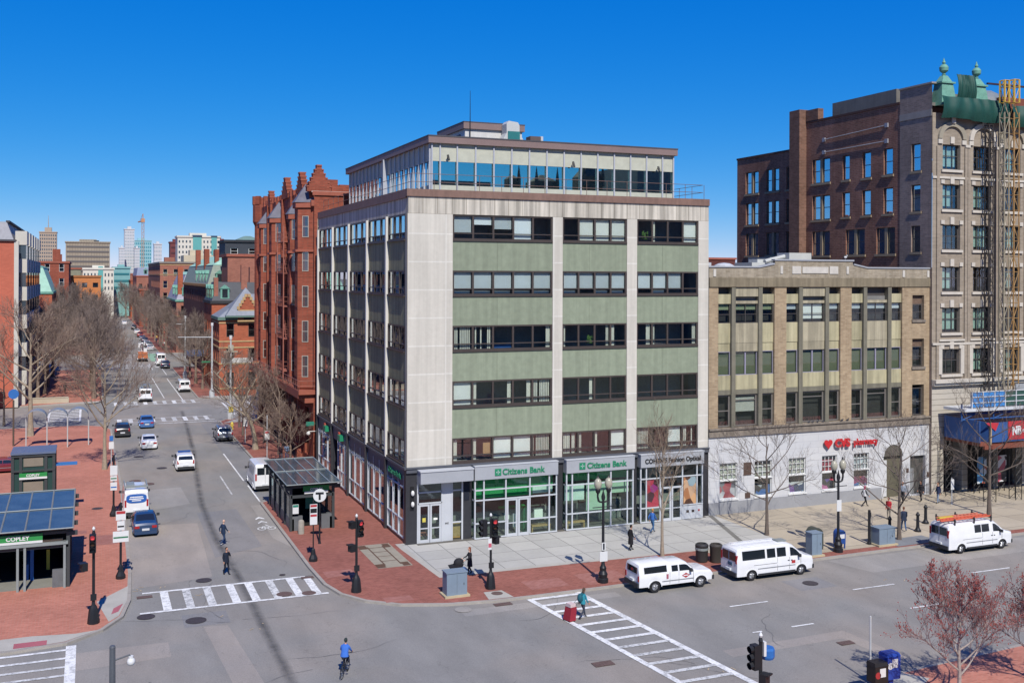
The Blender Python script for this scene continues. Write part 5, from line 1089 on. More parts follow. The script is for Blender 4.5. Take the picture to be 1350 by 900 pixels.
c = MB(); c.prism([(-1.0, 99.9), (6.0, 99.9), (6.0, 105.9), (-1.0, 105.9)], 12.9, 17.4, [(2.48, 102.9), (2.52, 102.9), (2.52, 102.95), (2.48, 102.95)]); c.build('pyramid_roof', mSlG, b); c = MB(); c.box(-1.0, 6, 99.9, 105.9, 12.62, 12.88); c.build('roof_eave', M('gutter_green'), b)
c = MB(); c.box(3.5, 12, 97.4, 97.6, 0, 1.6); c.box(-1.6, 3.4, 100.9, 100.995, 5.2, 6.0); meta(c.build('shop_sign_band', M('pale_sign', '#cfcdc4', .7, .2, 2)), 'pale shop fascia at the foot of the orange brick corner house', 'sign')
sep('chimney', mRose, b, (4.6, 5.8, 104, 105.4, 12, 19.0))
b = town('row_house', 'narrow orange brick row house with a black mansard and tall dormers', -2.0, 10, 111.3, 124, 15.0, mOr, 2.4, 3.9, 1.1, 2.4, 1.4, mTr, maxn=16, cap=M('black_cornice', '#3a3a3c'), stone=(4.6, 8.8))
mansard(b, -2.0, 10, 111.3, 124, 15.05, 18.2, 1.2, M('black_slate', '#4a4c52', .6, .15, 2), None, [('W', 113.2, 15.4), ('W', 115.8, 15.4), ('W', 118.4, 15.4), ('W', 121, 15.4), ('S', .2, 15.4)])
sep('chimney', mRose, b, (-1.6, -.9, 111.6, 112.6, 15, 19), (3, 4, 112, 113, 17, 21.2), (5, 6.5, 116, 117.5, 17, 20.9))
b = town('brick_stack_house', 'plain rose brick house wall rising behind the slate-roofed corner house', 2.2, 16, 124.5, 134, 23.3, mRose, 9, 9, 1, 1, 30, maxn=0, faces='S')
b = town('mansion_block', 'large brick mansion with a pale green copper roof and arched dormers', -.3, 15, 135, 190, 17.6, mDkR, 4, 4.2, 1.2, 2.4, 1.4, mTr, maxn=14, cap=M('orange_cornice', '#c98a3c'))
mansard(b, -.3, 15, 135, 190, 17.65, 21.4, 1.2, mGrSl, (mCopP, 2.2, 3.6), [('S', 2.0, 18.0), ('S', 5.0, 18.0), ('W', 140, 18.0), ('W', 146, 18), ('W', 152, 18), ('W', 160, 18)])
sep('chimney', mRed, b, (1.5, 2.3, 139, 140.5, 21, 24.5), (.6, 1.6, 150, 151.6, 20, 24.8), (.6, 1.6, 168, 169.6, 20, 25))
b = town('dark_penthouse', 'dark grey boxy roof penthouse above the copper-roofed mansion', 3.5, 10.5, 139.5, 150, 26.4, M('charcoal_siding', '#3f434b', .7, .08), 3.4, 6, 1.4, 1.2, .8, None, M('frame_white'), faces='S', zb=22.8, cap=M('charcoal_trim', '#33363c'), recess=True)
c = MB(); c.prism([(5.6, 139.3), (10.7, 139.3), (10.7, 146), (5.6, 146)], 26.4, 27.3, [(7.6, 141.5), (8.6, 141.5), (8.6, 143.5), (7.6, 143.5)]); c.build('roof_top', M('copper_dull', '#6f8f86'), b)
b = town('turreted_house', 'brick house with a steep patched slate roof and copper trim beyond the mansion', -1.2, 12, 200, 232, 13.2, mRose, 3, 4, 1.1, 2.3, 1.4, mTr, maxn=12, cap=mCop, stone=(5, 9))
mansard(b, -1.2, 12, 200, 232, 13.25, 19.5, 2.4, M('lilac_slate', '#a39fae', .6, .12, 1.5), (mCopP, .8, 1.5), [('S', .9, 14.4), ('S', 4.5, 14.4), ('W', 205, 14.4), ('W', 214, 14.4)])
sep('chimney', mOr, b, (-.8, .4, 200.5, 202, 13, 21.4), (4.5, 5.5, 203, 204, 18, 22.2), (8, 9, 203, 204, 18, 22.2))
b = town('brick_hotel', 'long rose brick hotel with rows of cream-framed windows and a roof terrace', -1.4, 26, 262, 330, 23.4, mRose, 2.9, 3.6, 1.3, 2.2, 1.0, mTr, M('cream_frame', '#cdbb94'), maxn=40, stone=(19.4, 22.4), cap=M('grey_cornice', '#8d887e'))
c = MB(); c.box(6, 15, 268, 280, 23.2, 25.6); c.box(8, 12, 270, 276, 25.6, 27.3); c.build('roof_room', M('cream_render', '#cdbfa0', .8, .06), b); sep('chimney', mRose, b, (0, 3, 264, 267, 23.2, 24.8), (12, 13.4, 264, 265, 23.2, 27.2), (14.6, 15.6, 264, 265, 23.2, 27.2))
b = town('blue_grey_house', 'small blue-grey mansard house end-on to the street in the distance', -3.5, 6, 380, 420, 19.0, mRose, 3, 4, 1.1, 2.3, 1.4, maxn=8); mansard(b, -3.5, 6, 380, 420, 19, 22.3, .5, M('blue_grey_slate', '#8e98b0', .7), None, [('S', 0, 19.6)])
for i, (y0, y1, z, m_, x_) in enumerate(((430, 520, 17, mOr, -4), (530, 680, 20, mRose, -3.5), (340, 378, 14, mRed, -4))):
    town('terrace_house', ('far orange brick terrace on the right of the street past the blue-grey house', 'farthest rose brick terrace closing the right side of the street', 'low red brick terrace just beyond the brick hotel')[i], x_, 20, y0, y1, z, m_, 6, 4, 1.4, 2, 1.6, maxn=6)
# left side of the street
mBLft = MBrick('smooth_red_brick', '#d06a4c', '#c46246', '#bc6e56', .5, .16, .012, .06)
b = empty('brick_apartment_block', (-45, 110, 0), 'red brick apartment block with pale concrete bays and a grey sloped roof, left edge', 'building')
c = MB(); c.box(-80, -31.6, 96, 150, 0, 24.3); c.build('brick_wall', mBLft, b); c = MB(); c.prism([(-80, 96), (-31.6, 96), (-31.6, 150), (-80, 150)], 24.3, 27.2, [(-79, 97), (-32.7, 97.6), (-32.7, 149), (-79, 149)]); c.build('slate_roof', M('pale_slate', '#9b9b9f', .7, .12, 2), b)
c = MB(); c.box(-31.6, -31.0, 95.9, 97.0, 0, 24.3); c.build('concrete_strip', M('pale_concrete', '#cfcabd', .8, .05), b)
c = MB(); c.box(-80, -31.4, 95.7, 150, 24.3, 24.55); c.box(-32.8, -32.3, 97.5, 150, 27.15, 27.4); c.build('roof_edge', M('roof_edge_dark'), b)
for j in range(6):
    y = 98.5+j*8.3
    c = MB()
    for k in range(6): z = 1.0+k*4.15; c.box(-31.6, -30.0, y, y+4.6, z+2.1, z+4.15)
    c.box(-31.6, -30.2, y+.1, y+4.5, 0, 3.0); o = c.build('concrete_bay', M('pale_concrete'), b)
    for k in range(6): z = 1.0+k*4.15; g_ = MB(); g_.box(-31.6, -30.15, y+.15, y+4.45, z+.0, z+2.098); g_.build('bay_window', M('bay_glass', (.03, .045, .06), .06, 0, spec=.9), o)
b = town('green_roof_house', 'old red brick house with a steep pale green copper mansard left of the street', -38, -29.2, 185, 215, 15.5, mOr, 3, 4, 1.1, 2.2, 1.4, maxn=8, faces='SE', cap=mCop); mansard(b, -38, -29.2, 185, 215, 15.5, 21.0, 2.0, mCopP, (mCop, .6, 1), [('S', -33.5, 16.2)])
sep('chimney', mOr, b, (-34.5, -33.2, 187, 189, 18, 23.5))
b = town('red_brick_block', 'bright red brick block with white-framed windows and a stepped chimney', -33.5, -26.5, 230, 262, 22.9, mRed, 3.2, 3.8, 1.2, 2.0, 1.2, mTr, M('frame_white'), maxn=14, faces='SE'); sep('chimney', mRed, b, (-30.5, -28.6, 231, 233, 22.5, 26.2), (-28.9, -28.4, 240, 241, 22.5, 25))
b = town('orange_flat_block', 'flat-roofed orange brick building above the bare trees', -27.2, -18.2, 262, 300, 19.1, MBrick('bright_orange_brick', '#d9823c', '#cc7736', '#cf8a50', .5, .16, .015, .06), 3.0, 3.6, 1.5, 1.4, 1.2, mTr, mDk, maxn=9, faces='SE', cap=M('orange_cap', '#b9743c'))
b = town('olive_house', 'dull olive brick house behind the flat-roofed orange building', -29.5, -24, 305, 330, 21.6, M('olive_render', '#8b8a72'), 3, 4, 1.2, 1.6, 1.4, maxn=6, faces='S')
b = town('low_brick_house', 'low red brick house with an awning beside the mall at the left edge', -62, -33, 78.5+20, 95.8, 5.5, mOr, 4, 4, 1.6, 2.2, .8, maxn=6, faces='S') if False else None
# far skyline
mPn = M('pane_far', (.05, .07, .09), .12, 0, spec=.8)
def far(name, label, x0, x1, y0, y1, z1, wall, n=8, m=10, wf=.6, hf=.5, zlo=14, pane=None, bands=False, cat='tower', faces='SW', grp=None):
    b = empty(name, ((x0+x1)/2, (y0+y1)/2, 0), label, cat, grp); c = MB(); c.box(x0, x1, y0, y1, 0, z1); c.box(x0+(x1-x0)*.3, x1-(x1-x0)*.3, y0+(y1-y0)*.3, y1-(y1-y0)*.3, z1, z1+1.5+(z1-18)*.03); c.build('wall', wall, b)
    c = MB(); t = .35+(x1-x0)*.004; c.box(x0-t, x1+t, y0-t, y1+t, z1-.3, z1+.5); c.build('parapet', wall, b)
    sx, sz = (x1-x0)/n, (z1-1-zlo)/m
    if bands:
        for j in range(m): z = zlo+sz*(j+.25); c = MB(); c.box(x0+sx*.3, x1-sx*.3, y0-.15, y0-.02, z, z+sz*hf); c.build('window_band', pane or mPn, b)
        return b
    key = ('far', round(sx*wf, 2), round(sz*hf, 2), (pane or mPn).name)
    if key not in _w: c = MB(); c.box(-sx*wf/2, sx*wf/2, -.12, .1, 0, sz*hf); _w[key] = c.mesh('window', pane or mPn)
    off = wl(b); cnt = 0
    for j in reversed(range(m)):
        for i in range(n):
            if cnt < 98: mk('window', _w[key], b, (x0+sx*(i+.5)-off.x, y0-.03-off.y, zlo+sz*(j+.25))); cnt += 1
    return b
b = far('concrete_tower', 'slim beige office tower with an antenna far behind the left trees', -61, -47.5, 900, 915, 55.3, M('far_beige', '#b3a18c', .9, .04), 8, 12, .55, .45, 18)
c = MB(); c.box(-57, -51.5, 903, 912, 55, 59.5); c.tube([(-54.2, 907, 59), (-54.2, 907, 70)], [.4, .12], 5); c.build('antenna', M('far_beige'), b)
b = far('wide_concrete_block', 'broad beige concrete office block on the skyline with window bands', -34.5, -10, 600, 640, 38.6, MBrick('far_concrete', '#a69a86', '#a09480', '#8b8171', 1.5, 30, .12, .05, off=0), 16, 7, .6, .36, 17, M('far_band', '#6f6a66', .3, 0), True)
c = MB(); c.box(-19, -16, 606, 612, 38, 40); c.build('roof_room', M('charcoal_siding'), b)
far('white_apartment_block', 'low white building with many small windows at the end of the street', -24, -11.4, 420, 440, 21.9, M('far_white', '#dcd8c8', .9, .03), 9, 3, .4, .45, 12)
c = MB(); c.box(-17.8, -15.8, 419.8, 420, 12, 23); meta(c.build('teal_stair_tower', M('far_teal', '#5fb3ad', .3, .05)), 'teal glazed strip up the middle of the low white building', 'glazing')
far('teal_glass_hall', 'low teal glass building with a blue roof right of the low white block', -11, -3.6, 450, 480, 22.6, M('far_teal2', '#7fb5b3', .3, .05), 6, 3, .8, .3, 12, M('far_teal3', '#2f7f86', .2, 0), True)
far('white_slab_tower', 'tall thin white slab tower beside the yellow crane', 7.0, 15.2, 900, 915, 59, M('far_pale', '#c9cccf', .8, .02), 6, 14, .5, .45, 20, M('far_pale_glass', '#9fb0ba', .2, 0))
far('white_low_slab', 'lower white slab left of the tall thin tower', 2.1, 6.6, 880, 890, 42, M('far_pale'), 4, 9, .5, .45, 18, M('far_pale_glass'))
far('white_low_slab', 'lower pale slab just right of the tall thin tower', 14.6, 19, 885, 895, 42, M('far_pale'), 4, 9, .5, .45, 18, M('far_pale_glass'))
far('teal_tower', 'teal glass tower with a pale grid behind the crane', 14, 31, 930, 950, 50.2, M('far_aqua', '#8fc6cf', .4, .03), 10, 9, .6, .5, 20, M('far_aqua_glass', '#3f97aa', .15, 0))
far('white_grid_tower', 'small white gridded tower right of the teal glass tower', 28.9, 35, 850, 860, 45, M('far_pale'), 5, 8, .5, .5, 18, M('far_pale_glass'))
b = far('hospital_slab', 'white and teal high-rise slab on the skyline in front of the red tower', 21.5, 43, 500, 515, 39.5, M('far_white'), 12, 7, .42, .42, 19)
for x0, x1 in ((29.2, 33.6), (38.6, 41.4)): c = MB(); c.box(x0, x1, 499.4, 499.6, 18, 39.2); c.build('teal_glazing', M('far_teal', '#5fb3ad'), b)
c = MB(); c.box(29.0, 33.8, 499.2, 505, 39.5, 40.4); c.box(38.4, 41.6, 499.2, 505, 39.5, 40.2); c.build('roof_room', M('far_navy', '#33506b'), b)
far('maroon_tower', 'dark maroon block on the skyline just left of the white and teal slab', 21.9, 27.5, 560, 570, 38.1, M('far_maroon', '#7c3f3f', .8, .04), 3, 6, .9, .3, 18, M('far_maroon_glass', '#5a3338'), True)
far('maroon_tower', 'sliver of dark red block on the skyline right of the white and teal slab', 44.5, 47, 520, 530, 38.8, M('far_maroon'), 2, 6, .9, .3, 18, M('far_maroon_glass'), True)
c = MB(); x, y = 13.25, 700
for dx, dy in ((-.7, -.7), (.7, -.7), (.7, .7), (-.7, .7)): c.tube([(x+dx, y+dy, 0), (x+dx, y+dy, 58)], .16, 4)
for k in range(22):
    z = 14+k*2; s_ = 1 if k % 2 else -1
    c.tube([(x-.7*s_, y-.7, z), (x+.7*s_, y-.7, z+2)], .1, 4); c.tube([(x-.7, y-.7*s_, z), (x-.7, y+.7*s_, z+2)], .1, 4)
c.box(x-1.2, x+1.2, y-1.5, y+1.5, 56, 58.6); c.tube([(x, y, 58), (x, y, 62)], .3, 5); c.tube([(x, y+1, 57), (x-1.5, y+38, 58)], .5, 4); c.tube([(x, y, 62), (x-1, y+25, 58)], .1, 4)
meta(c.build('tower_crane', M('crane_orange', '#c98f5f', .6, .08)), 'yellow-orange tower crane standing on the skyline between the towers', 'crane')
# rooftops glimpsed between bank and tower
b = town('brick_back_house', 'dark red brick roof glimpsed in the gap right of the bank', 100, 130, 150, 170, 24.2, mDkR, 4, 4, 1, 2, 12, faces='S', maxn=7)
c = MB(); c.box(104, 109, 148, 152, 20, 26.6); c.build('green_dormer', mCop, b); sep('chimney', mRed, b, (102, 103, 149, 151, 20, 27.6), (109.4, 110.2, 149, 151, 20, 27.2))
# across the junction, outside the picture: the stone church that throws its shade and the square's buildings seen in the glass
mPud = MBrick('puddingstone', '#8a7566', '#746153', '#a08e7c', .9, .45, .03, .2)
b = empty('stone_church', (-52, 20, 0), 'brown stone church with a tall tower beside the plaza, left of the view', 'church')
c = MB(); c.box(-74, -50, -2, 62, 0, 12); c.box(-56, -49, 40, 50, 0, 31); c.yprism([(-74.5, 12), (-49.5, 12), (-62, 22)], -2, 62); c.build('stone_wall', mPud, b)
c = MB(); c.prism([(-56.3, 39.7), (-48.7, 39.7), (-48.7, 50.3), (-56.3, 50.3)], 31, 41, [(-52.6, 44.9), (-52.4, 44.9), (-52.4, 45.1), (-52.6, 45.1)]); c.build('spire', mCop, b)
for i in range(7): y = 2+i*8.5; c = MB(); c.yprism([(0, 0)]*0+[( -49.9, 2.5), (-49.98, 2.5), (-49.98, 9), (-49.9, 9)], y, y+2.2); c.build('window', mPn, b)
b = empty('square_church', (105, -195, 0), 'broad stone church with a lantern tower across the square, behind the camera', 'church')
c = MB(); c.box(80, 124, -215, -180, 0, 38)
for x0, x1, y0, y1, z, t in ((111, 117, -198, -190, 48.5, 52.5), (96, 102.5, -198, -190, 46.5, 48.5), (88.5, 91, -196, -191, 47, 48)):
    c.box(x0, x1, y0, y1, 0, z); m_, n_ = (x0+x1)/2, (y0+y1)/2; c.prism([(x0, y0), (x1, y0), (x1, y1), (x0, y1)], z, t, [(m_-.5, n_-.5), (m_+.5, n_-.5), (m_+.5, n_+.5), (m_-.5, n_+.5)])
    for x in (x0, x1): c.lathe([(.6, 0), (.6, 3), (.05, 7)], x, y1, 6, z-3)
c.build('stone_wall', mPud, b)
b = empty('city_tower', (0, -330, 0), 'pale office block behind the camera seen in the window reflections', 'tower'); c = MB(); c.box(-20, 24, -350, -330, 0, 52); c.box(134, 190, -230, -200, 0, 54); c.box(60, 84, -215, -195, 0, 46); c.build('wall', M('far_concrete2', '#8a8680'), b)
# ---------------------------------------------------------------- street furniture
mBlk = M('black_paint', '#26272b', .45, .08); mSignW = M('sign_white', '#dfe0de', .5, .03); mSignR = M('sign_red2', '#b82b33', .5); mGreyCab = M('cabinet_grey', '#7f92a3', .5, .06, 1.5); mStGrey = M('pole_grey', '#c3c6c6', .5, .06)
mGlobe = M('globe_glass', '#b3ae98', .2, .08, 4)
def lamp(x, y, label, h=6.6, rot=0, banner=False):
    e = empty('street_lamp', (x, y, 0), label, 'street lamp', 'black twin-globe lamp posts')
    c = MB(); c.lathe([(.34, 0), (.34, .25), (.26, .3), (.3, .55), (.2, .75), (.22, .95), (.13, 1.1), (.095, 1.4), (.08, h-1.5), (.12, h-1.45), (.09, h-1.3)], n=12); c.build('post', mBlk, e, smooth=30, local=True)
    ca, sa = math.cos(rot), math.sin(rot); c = MB()
    c.tube([(-.75*ca, -.75*sa, h-1.95), (.75*ca, .75*sa, h-1.95)], .03, 6)
    for s_ in (-1, 1):
        c.tube([(0, 0, h-1.65), (.28*ca*s_, .28*sa*s_, h-1.6), (.4*ca*s_, .4*sa*s_, h-1.3), (.38*ca*s_, .38*sa*s_, h-.95)], [.07, .06, .06, .08], 7)
        c.lathe([(.06, 0), (.15, .12), (.17, .28), (.1, .36)], .38*ca*s_, .38*sa*s_, 10, h-1.1); c.lathe([(.03, 0), (.07, -.2), (.02, -.45)], .38*ca*s_, .38*sa*s_, 8, h-1.15)
    c.lathe([(.1, 0), (.14, .2), (.05, .5), (.02, .7)], 0, 0, 8, h-1.5); c.build('arm', mBlk, e, smooth=30, local=True)
    for s_ in (-1, 1):
        c = MB(); c.lathe([(.12, 0), (.22, .12), (.25, .35), (.2, .55), (.1, .66), (.1, .7)], .38*ca*s_, .38*sa*s_, 12, h-.78); g_ = c.build('globe', mGlobe, e, smooth=40, local=True)
        c = MB(); c.lathe([(.11, 0), (.06, .08), (.02, .2)], .38*ca*s_, .38*sa*s_, 8, h-.09); c.build('finial', mBlk, g_, local=True)
    return e
l1 = lamp(9.04, -13.38, 'black twin-globe lamp post in front of the bank with two small white signs', 6.75)
c = MB(); c.box(-.13, .13, -.1, -.08, 2.05, 2.55); c.box(-.27, .27, -.1, -.08, 1.35, 1.98); c.build('notice', mSignW, l1, local=True); c = MB(); c.box(-.06, .06, -.105, -.1, 2.1, 2.5); c.build('notice_band', M('navy_panel'), l1, local=True)
l2 = lamp(27.96, -12.93, 'black twin-globe lamp post beside the blue mailbox', 6.6)
c = MB(); c.box(-.2, .2, -.1, -.08, 2.9, 3.7); c.build('notice', mSignW, l2, local=True)
def signset(e, items, side='S'):
    for z0, z1, w_, m_, cols_ in items:
        c = MB(); c.box(-w_/2, w_/2, -.09, -.075, z0, z1); s_ = c.build('sign_plate', m_, e, local=True)
        for a_, b_, mm2 in cols_: c = MB(); c.box(-w_/2+.03, w_/2-.03, -.096, -.09, a_, b_); c.build('sign_stripe', mm2, s_, local=True)
def post_sign(name, x, y, label, items, h=3.0, mat=mBlk, cat='sign', base=False, r=.045, z=0):
    e = empty(name, (x, y, z), label, cat); c = MB(); c.lathe([(r*1.6, 0), (r*1.6, .15), (r, .2), (r, h), (r*.6, h+.02)] if not base else [(.3, 0), (.3, .2), (.18, .45), (.12, .8), (r, .9), (r, h), (r*.6, h+.03)], n=8); c.build('pole', mat, e, local=True)
    signset(e, items); return e
post_sign('parking_sign', -19.45, -1.3, 'black post at the left corner carrying a red-topped plate above a wide white one', [(3.75, 4.35, .6, mSignW, [(4.15, 4.33, mSignR)]), (3.1, 3.7, .45, mSignW, [(3.3, 3.4, mBlk)]), (2.35, 3.05, .95, mSignW, [(2.6, 2.7, M('sign_green2', '#2f7a55'))])], 4.85, base=True, r=.075)
post_sign('parking_sign', -19.5, 17.3, 'black post with stacked white plates at the left kerb beside the delivery van', [(3.3, 4.1, .55, mSignW, []), (2.85, 3.25, .5, mSignW, [(3.0, 3.1, M('sign_green2'))]), (2.1, 2.75, .5, mSignW, [(2.3, 2.4, M('sign_blue', '#1d6fc0', .5))])], 4.9, base=True, r=.08)
post_sign('parking_sign', -19.3, 38.0, 'slim signpost with a round blue disc by the large bare tree at the left kerb', [(3.0, 3.5, .35, M('sign_blue', '#1d6fc0', .5), []), (2.2, 2.9, .45, mSignW, [])], 3.7, mStGrey)
post_sign('parking_sign', -7.15, -1.75, 'signpost before the right station entrance with a tall red and white plate', [(2.5, 3.9, .5, mSignW, [(3.7, 3.86, mSignR), (3.05, 3.2, mSignR), (3.3, 3.6, M('black_metal'))])], 4.1, base=True)
post_sign('parking_sign', 47.3, -4.1, 'thin grey signpost with a blank white plate in front of the scaffolding', [(1.3, 2.2, .35, mSignW, [])], 2.3, mStGrey)
post_sign('parking_sign', -4.3, 36.5, 'signpost with a red and white plate on the brick pavement by the parked SUV', [(2.5, 3.4, .5, mSignW, [(3.15, 3.35, mSignR)])], 5.0, mStGrey)
post_sign('parking_sign', -4.6, 50.5, 'short signpost between the bare trees beyond the parked silver SUV', [(2.0, 2.9, .45, mSignW, [])], 3.0, mStGrey)
post_sign('grey_post', 13.8, -32.45, 'thin tall grey post with a small spike beside the newspaper boxes', [], 3.05, mStGrey, 'post', z=0)
post_sign('dark_post', 31.45, -12.1, 'dark square post standing at the low grey cabinet by the kerb', [(2.0, 2.35, .2, mBlk, [])], 2.5, mBlk, 'post', r=.1)
mLensR = M('lens_red', '#e0303a', .3, 0, emit=.6); mLensD = M('lens_dark', '#4a3020', .3, 0); mLensG = M('lens_off', '#17202a', .3, 0)
def head(e, x, y, z, ang, lit=True, n=3, ped=False):
    """one signal head facing direction ang"""
    fx, fy = math.cos(ang), math.sin(ang); c = MB()
    c.obox(x, y, .3, .34, z, z+.34*n, ang)
    for i in range(n):
        zc_ = z+.17+.34*i; px, py = x+fx*.15, y+fy*.15
        c.tube([(px, py, zc_+.02), (px+fx*.16, py+fy*.16, zc_)], [.155, .15], 10, cap=False)
    h_ = c.build('signal_head', mBlk, e, local=True)
    for i in range(n):
        zc_ = z+.17+.34*i; c = MB(); c.tube([(x+fx*.152, y+fy*.152, zc_), (x+fx*.165, y+fy*.165, zc_)], .125, 10); c.build('lens', (mLensR if i == n-1 and lit else mLensD if i == n-2 and lit else mLensG), h_, local=True)
def signal(x, y, label, heads, h=4.4, ped=(), extra=(), base=True):
    e = empty('traffic_light', (x, y, 0), label, 'traffic light'); c = MB(); c.lathe([(.33, 0), (.32, .12), (.25, .75), (.17, .95), (.1, 1.05), (.08, 1.3), (.075, h), (.1, h+.03), (.05, h+.22), (.02, h+.26)] if base else [(.09, 0), (.07, h)], n=8); c.build('pole', mBlk, e, smooth=30, local=True)
    c = MB(); c.lathe([(.06, 0), (.09, .08), (.03, .2)], 0, 0, 8, h+.2); c.build('cap', mSignW, e, local=True)
    for dx, dy, z, ang, lit in heads: head(e, dx, dy, z, ang, lit); c = MB(); c.tube([(0, 0, z+.1), (dx, dy, z+.1)], .03, 5); c.tube([(0, 0, z+.9), (dx, dy, z+.9)], .03, 5); c.build('bracket', mBlk, e, local=True)
    for dx, dy, z, ang in ped: c = MB(); c.obox(dx, dy, .3, .42, z, z+.45, ang); c.obox(dx+math.cos(ang)*.2, dy+math.sin(ang)*.2, .14, .44, z+.4, z+.46, ang); c.build('pedestrian_head', mBlk, e, local=True)
    for z in (1.3,): c = MB(); c.box(-.16, .16, -.14, -.06, z, z+.35); c.build('push_button', mBlk, e, local=True)
    return e
S, W_, N_, E_ = rad(-90), rad(180), rad(90), 0
t = signal(1.9, -12.0, 'traffic light by the corner drain with a red-lit head and one turned left', [(.22, -.12, 3.35, rad(-100), True), (-.45, .0, 3.3, rad(190), False)], 4.3, [(.35, .1, 2.75, rad(20))])
c = MB(); c.box(-.22, .02, -.12, -.1, 2.45, 3.15); c.build('sign_plate', mSignW, t, local=True); c = MB(); c.box(-.2, 0, -.13, -.12, 2.6, 2.85); c.build('sign_stripe', M('pink_stripe', '#c9576a'), t, local=True)
t = signal(-6.05, -9.6, 'traffic light by the vault cover, red lit, with a small box halfway up', [(.18, -.12, 3.4, rad(-80), True)], 4.4, [(-.25, .1, 3.9, rad(200)), (-.3, .0, 2.5, rad(200))])
signal(-21.1, -9.9, 'traffic light at the left corner in front of the station entrance, red lit', [(-.05, -.2, 4.0, rad(-95), True)], 5.0, [(-.5, -.1, 3.0, rad(200))])
e = t = signal(4.6, -36.4, 'traffic light at the bottom edge with three dark lenses beside a blue round sign', [(-.28, .0, 3.2, rad(185), False)], 4.3, [(.05, -.2, 2.6, rad(-60))])
c = MB(); c.lathe([(.26, 0), (.3, .1), (.3, .38), (.26, .48)], .45, .15, 10, 3.5); c.build('blue_fire_alarm', M('sign_blue'), t, local=True); c = MB(); c.box(.1, .22, -.1, .1, 3.7, 4.3); c.build('sign_plate', mSignW, t, local=True)
# T sign
e = empty('station_sign', (-5.8, 2.7, 0), 'round white T sign on a thin black pole before the right station entrance', 'sign'); c = MB(); c.lathe([(.12, 0), (.07, .2), (.05, 2.75)], n=8); c.build('pole', mBlk, e, local=True)
a0 = rad(-22)
c = MB(); c.tube([(0, .05, 3.5), (0, -.05, 3.5)], .47, 28); c.build('disc', mSignW, e, local=True)
c = MB(); c.box(-.29, .29, -.08, -.055, 3.6, 3.74); c.box(-.075, .075, -.08, -.055, 3.2, 3.6); c.build('letter_t', mBlk, e, local=True)
c = MB(); c.tube([(0, .07, 2.7), (0, .07, 3.2)], .05, 8); c.build('bracket', mBlk, e, local=True); e.rotation_euler.z = rad(-12)
# station entrances
mStGl = MGlass('station_glass', (.55, .68, .7), 1.6); mRGl = M('roof_glass', (.05, .075, .09), .12, .25, .8, spec=.55); mSteel = M('station_steel', '#45494a', .5, .1); mSteelL = M('station_trim', '#8f9795', .4, .08); mGrn = M('line_green', '#1f9443', .5, .03); mGranS = M('station_granite', '#6b6e70', .5, .12, 2)
def station(x0, x1, y0, y1, zr0, zr1, label, nx, ov=.35):
    """glass headhouse: open front at y0, sloping glass roof rising to y1"""
    e = empty('station_entrance', ((x0+x1)/2, (y0+y1)/2, 0), label, 'station entrance')
    c = MB(); c.box(x0, x0+.25, y0, y1, 0, .9); c.box(x1-.25, x1, y0, y1, 0, .9); c.box(x0, x1, y1-.25, y1, 0, .9); c.box(x0, x0+.9, y0, y0+.25, 0, 1.1); c.box(x1-.9, x1, y0, y0+.25, 0, 1.1); c.build('granite_base', mGranS, e)
    c = MB(); ny = 4
    for x in (x0, x1):
        for i in range(ny+1): y = y0+(y1-y0)*i/ny; c.box(x-.1, x+.1, y-.1, y+.1, 0, zr0-.3+(zr1-zr0)*i/ny)
        c.box(x-.06, x+.06, y0, y1, 2.55, 2.7)
    for x in [x0+(x1-x0)*i/nx for i in range(nx+1)]: c.box(x-.07, x+.07, y1-.07, y1+.07, .9, zr1-.3)
    c.box(x0, x1, y0-.1, y0+.1, 2.5, 2.72); c.box(x0, x1, y0-.08, y0+.08, zr0-.4, zr0-.25); c.build('steel_frame', mSteel, e)
    c = MB()
    for x in (x0, x1): c.poly((x, y0, .9), (x, y1, .9), (x, y1, zr1-.3), (x, y0, zr0-.3))
    c.poly((x0, y1, .9), (x1, y1, .9), (x1, y1, zr1-.3), (x0, y1, zr1-.3)); c.build('glass_wall', mStGl, e)
    c = MB(); c.poly((x0-ov, y0-ov*2, zr0), (x1+ov, y0-ov*2, zr0), (x1+ov, y1+ov, zr1), (x0-ov, y1+ov, zr1)); r_ = c.build('glass_roof', mRGl, e)
    c = MB(); dz = zr1-zr0; L = y1+ov-(y0-ov*2)
    for i in range(nx+1):
        x = x0-ov+(x1-x0+2*ov)*i/nx; c.tube([(x, y0-ov*2, zr0+.03), (x, y1+ov, zr1+.03)], .05, 4)
    for k in (0, .5, 1): c.tube([(x0-ov, y0-ov*2+L*k, zr0+dz*k+.02), (x1+ov, y0-ov*2+L*k, zr0+dz*k+.02)], .05, 4)
    c.build('roof_bars', mSteelL, r_)
    c = MB()
    for i in range(ny+1): y = y0+(y1-y0)*i/ny; zz = zr0-.2+(zr1-zr0)*i/ny; c.box(x0-.3, x1+.3, y-.05, y+.05, zz-.12, zz)
    for x in (x0, x1):
        for i in range(ny+1): y = y0+(y1-y0)*i/ny; zz = zr0-.45+(zr1-zr0)*i/ny; s_ = -1 if x == x0 else 1; c.box(min(x, x+s_*.55), max(x, x+s_*.55), y-.12, y+.12, zz-.1, zz+.16)
    c.build('roof_beam', mSteel, e)
    return e
st1 = station(-31.5, -22.55, -1.9, 6.9, 3.75, 4.3, 'large glass-roofed station entrance with a green COPLEY band on the left plaza', 7, .3)
for x in (-31.3, -28.8, -25.4, -25.0, -22.75): c = MB(); c.box(x-.07, x+.07, -2.15, -1.85, 0, 2.9); c.build('portal_post', mSteelL, st1)
c = MB(); c.box(-31.5, -22.55, -2.2, -2.0, 2.72, 2.9); c.build('lintel', mSteelL, st1)
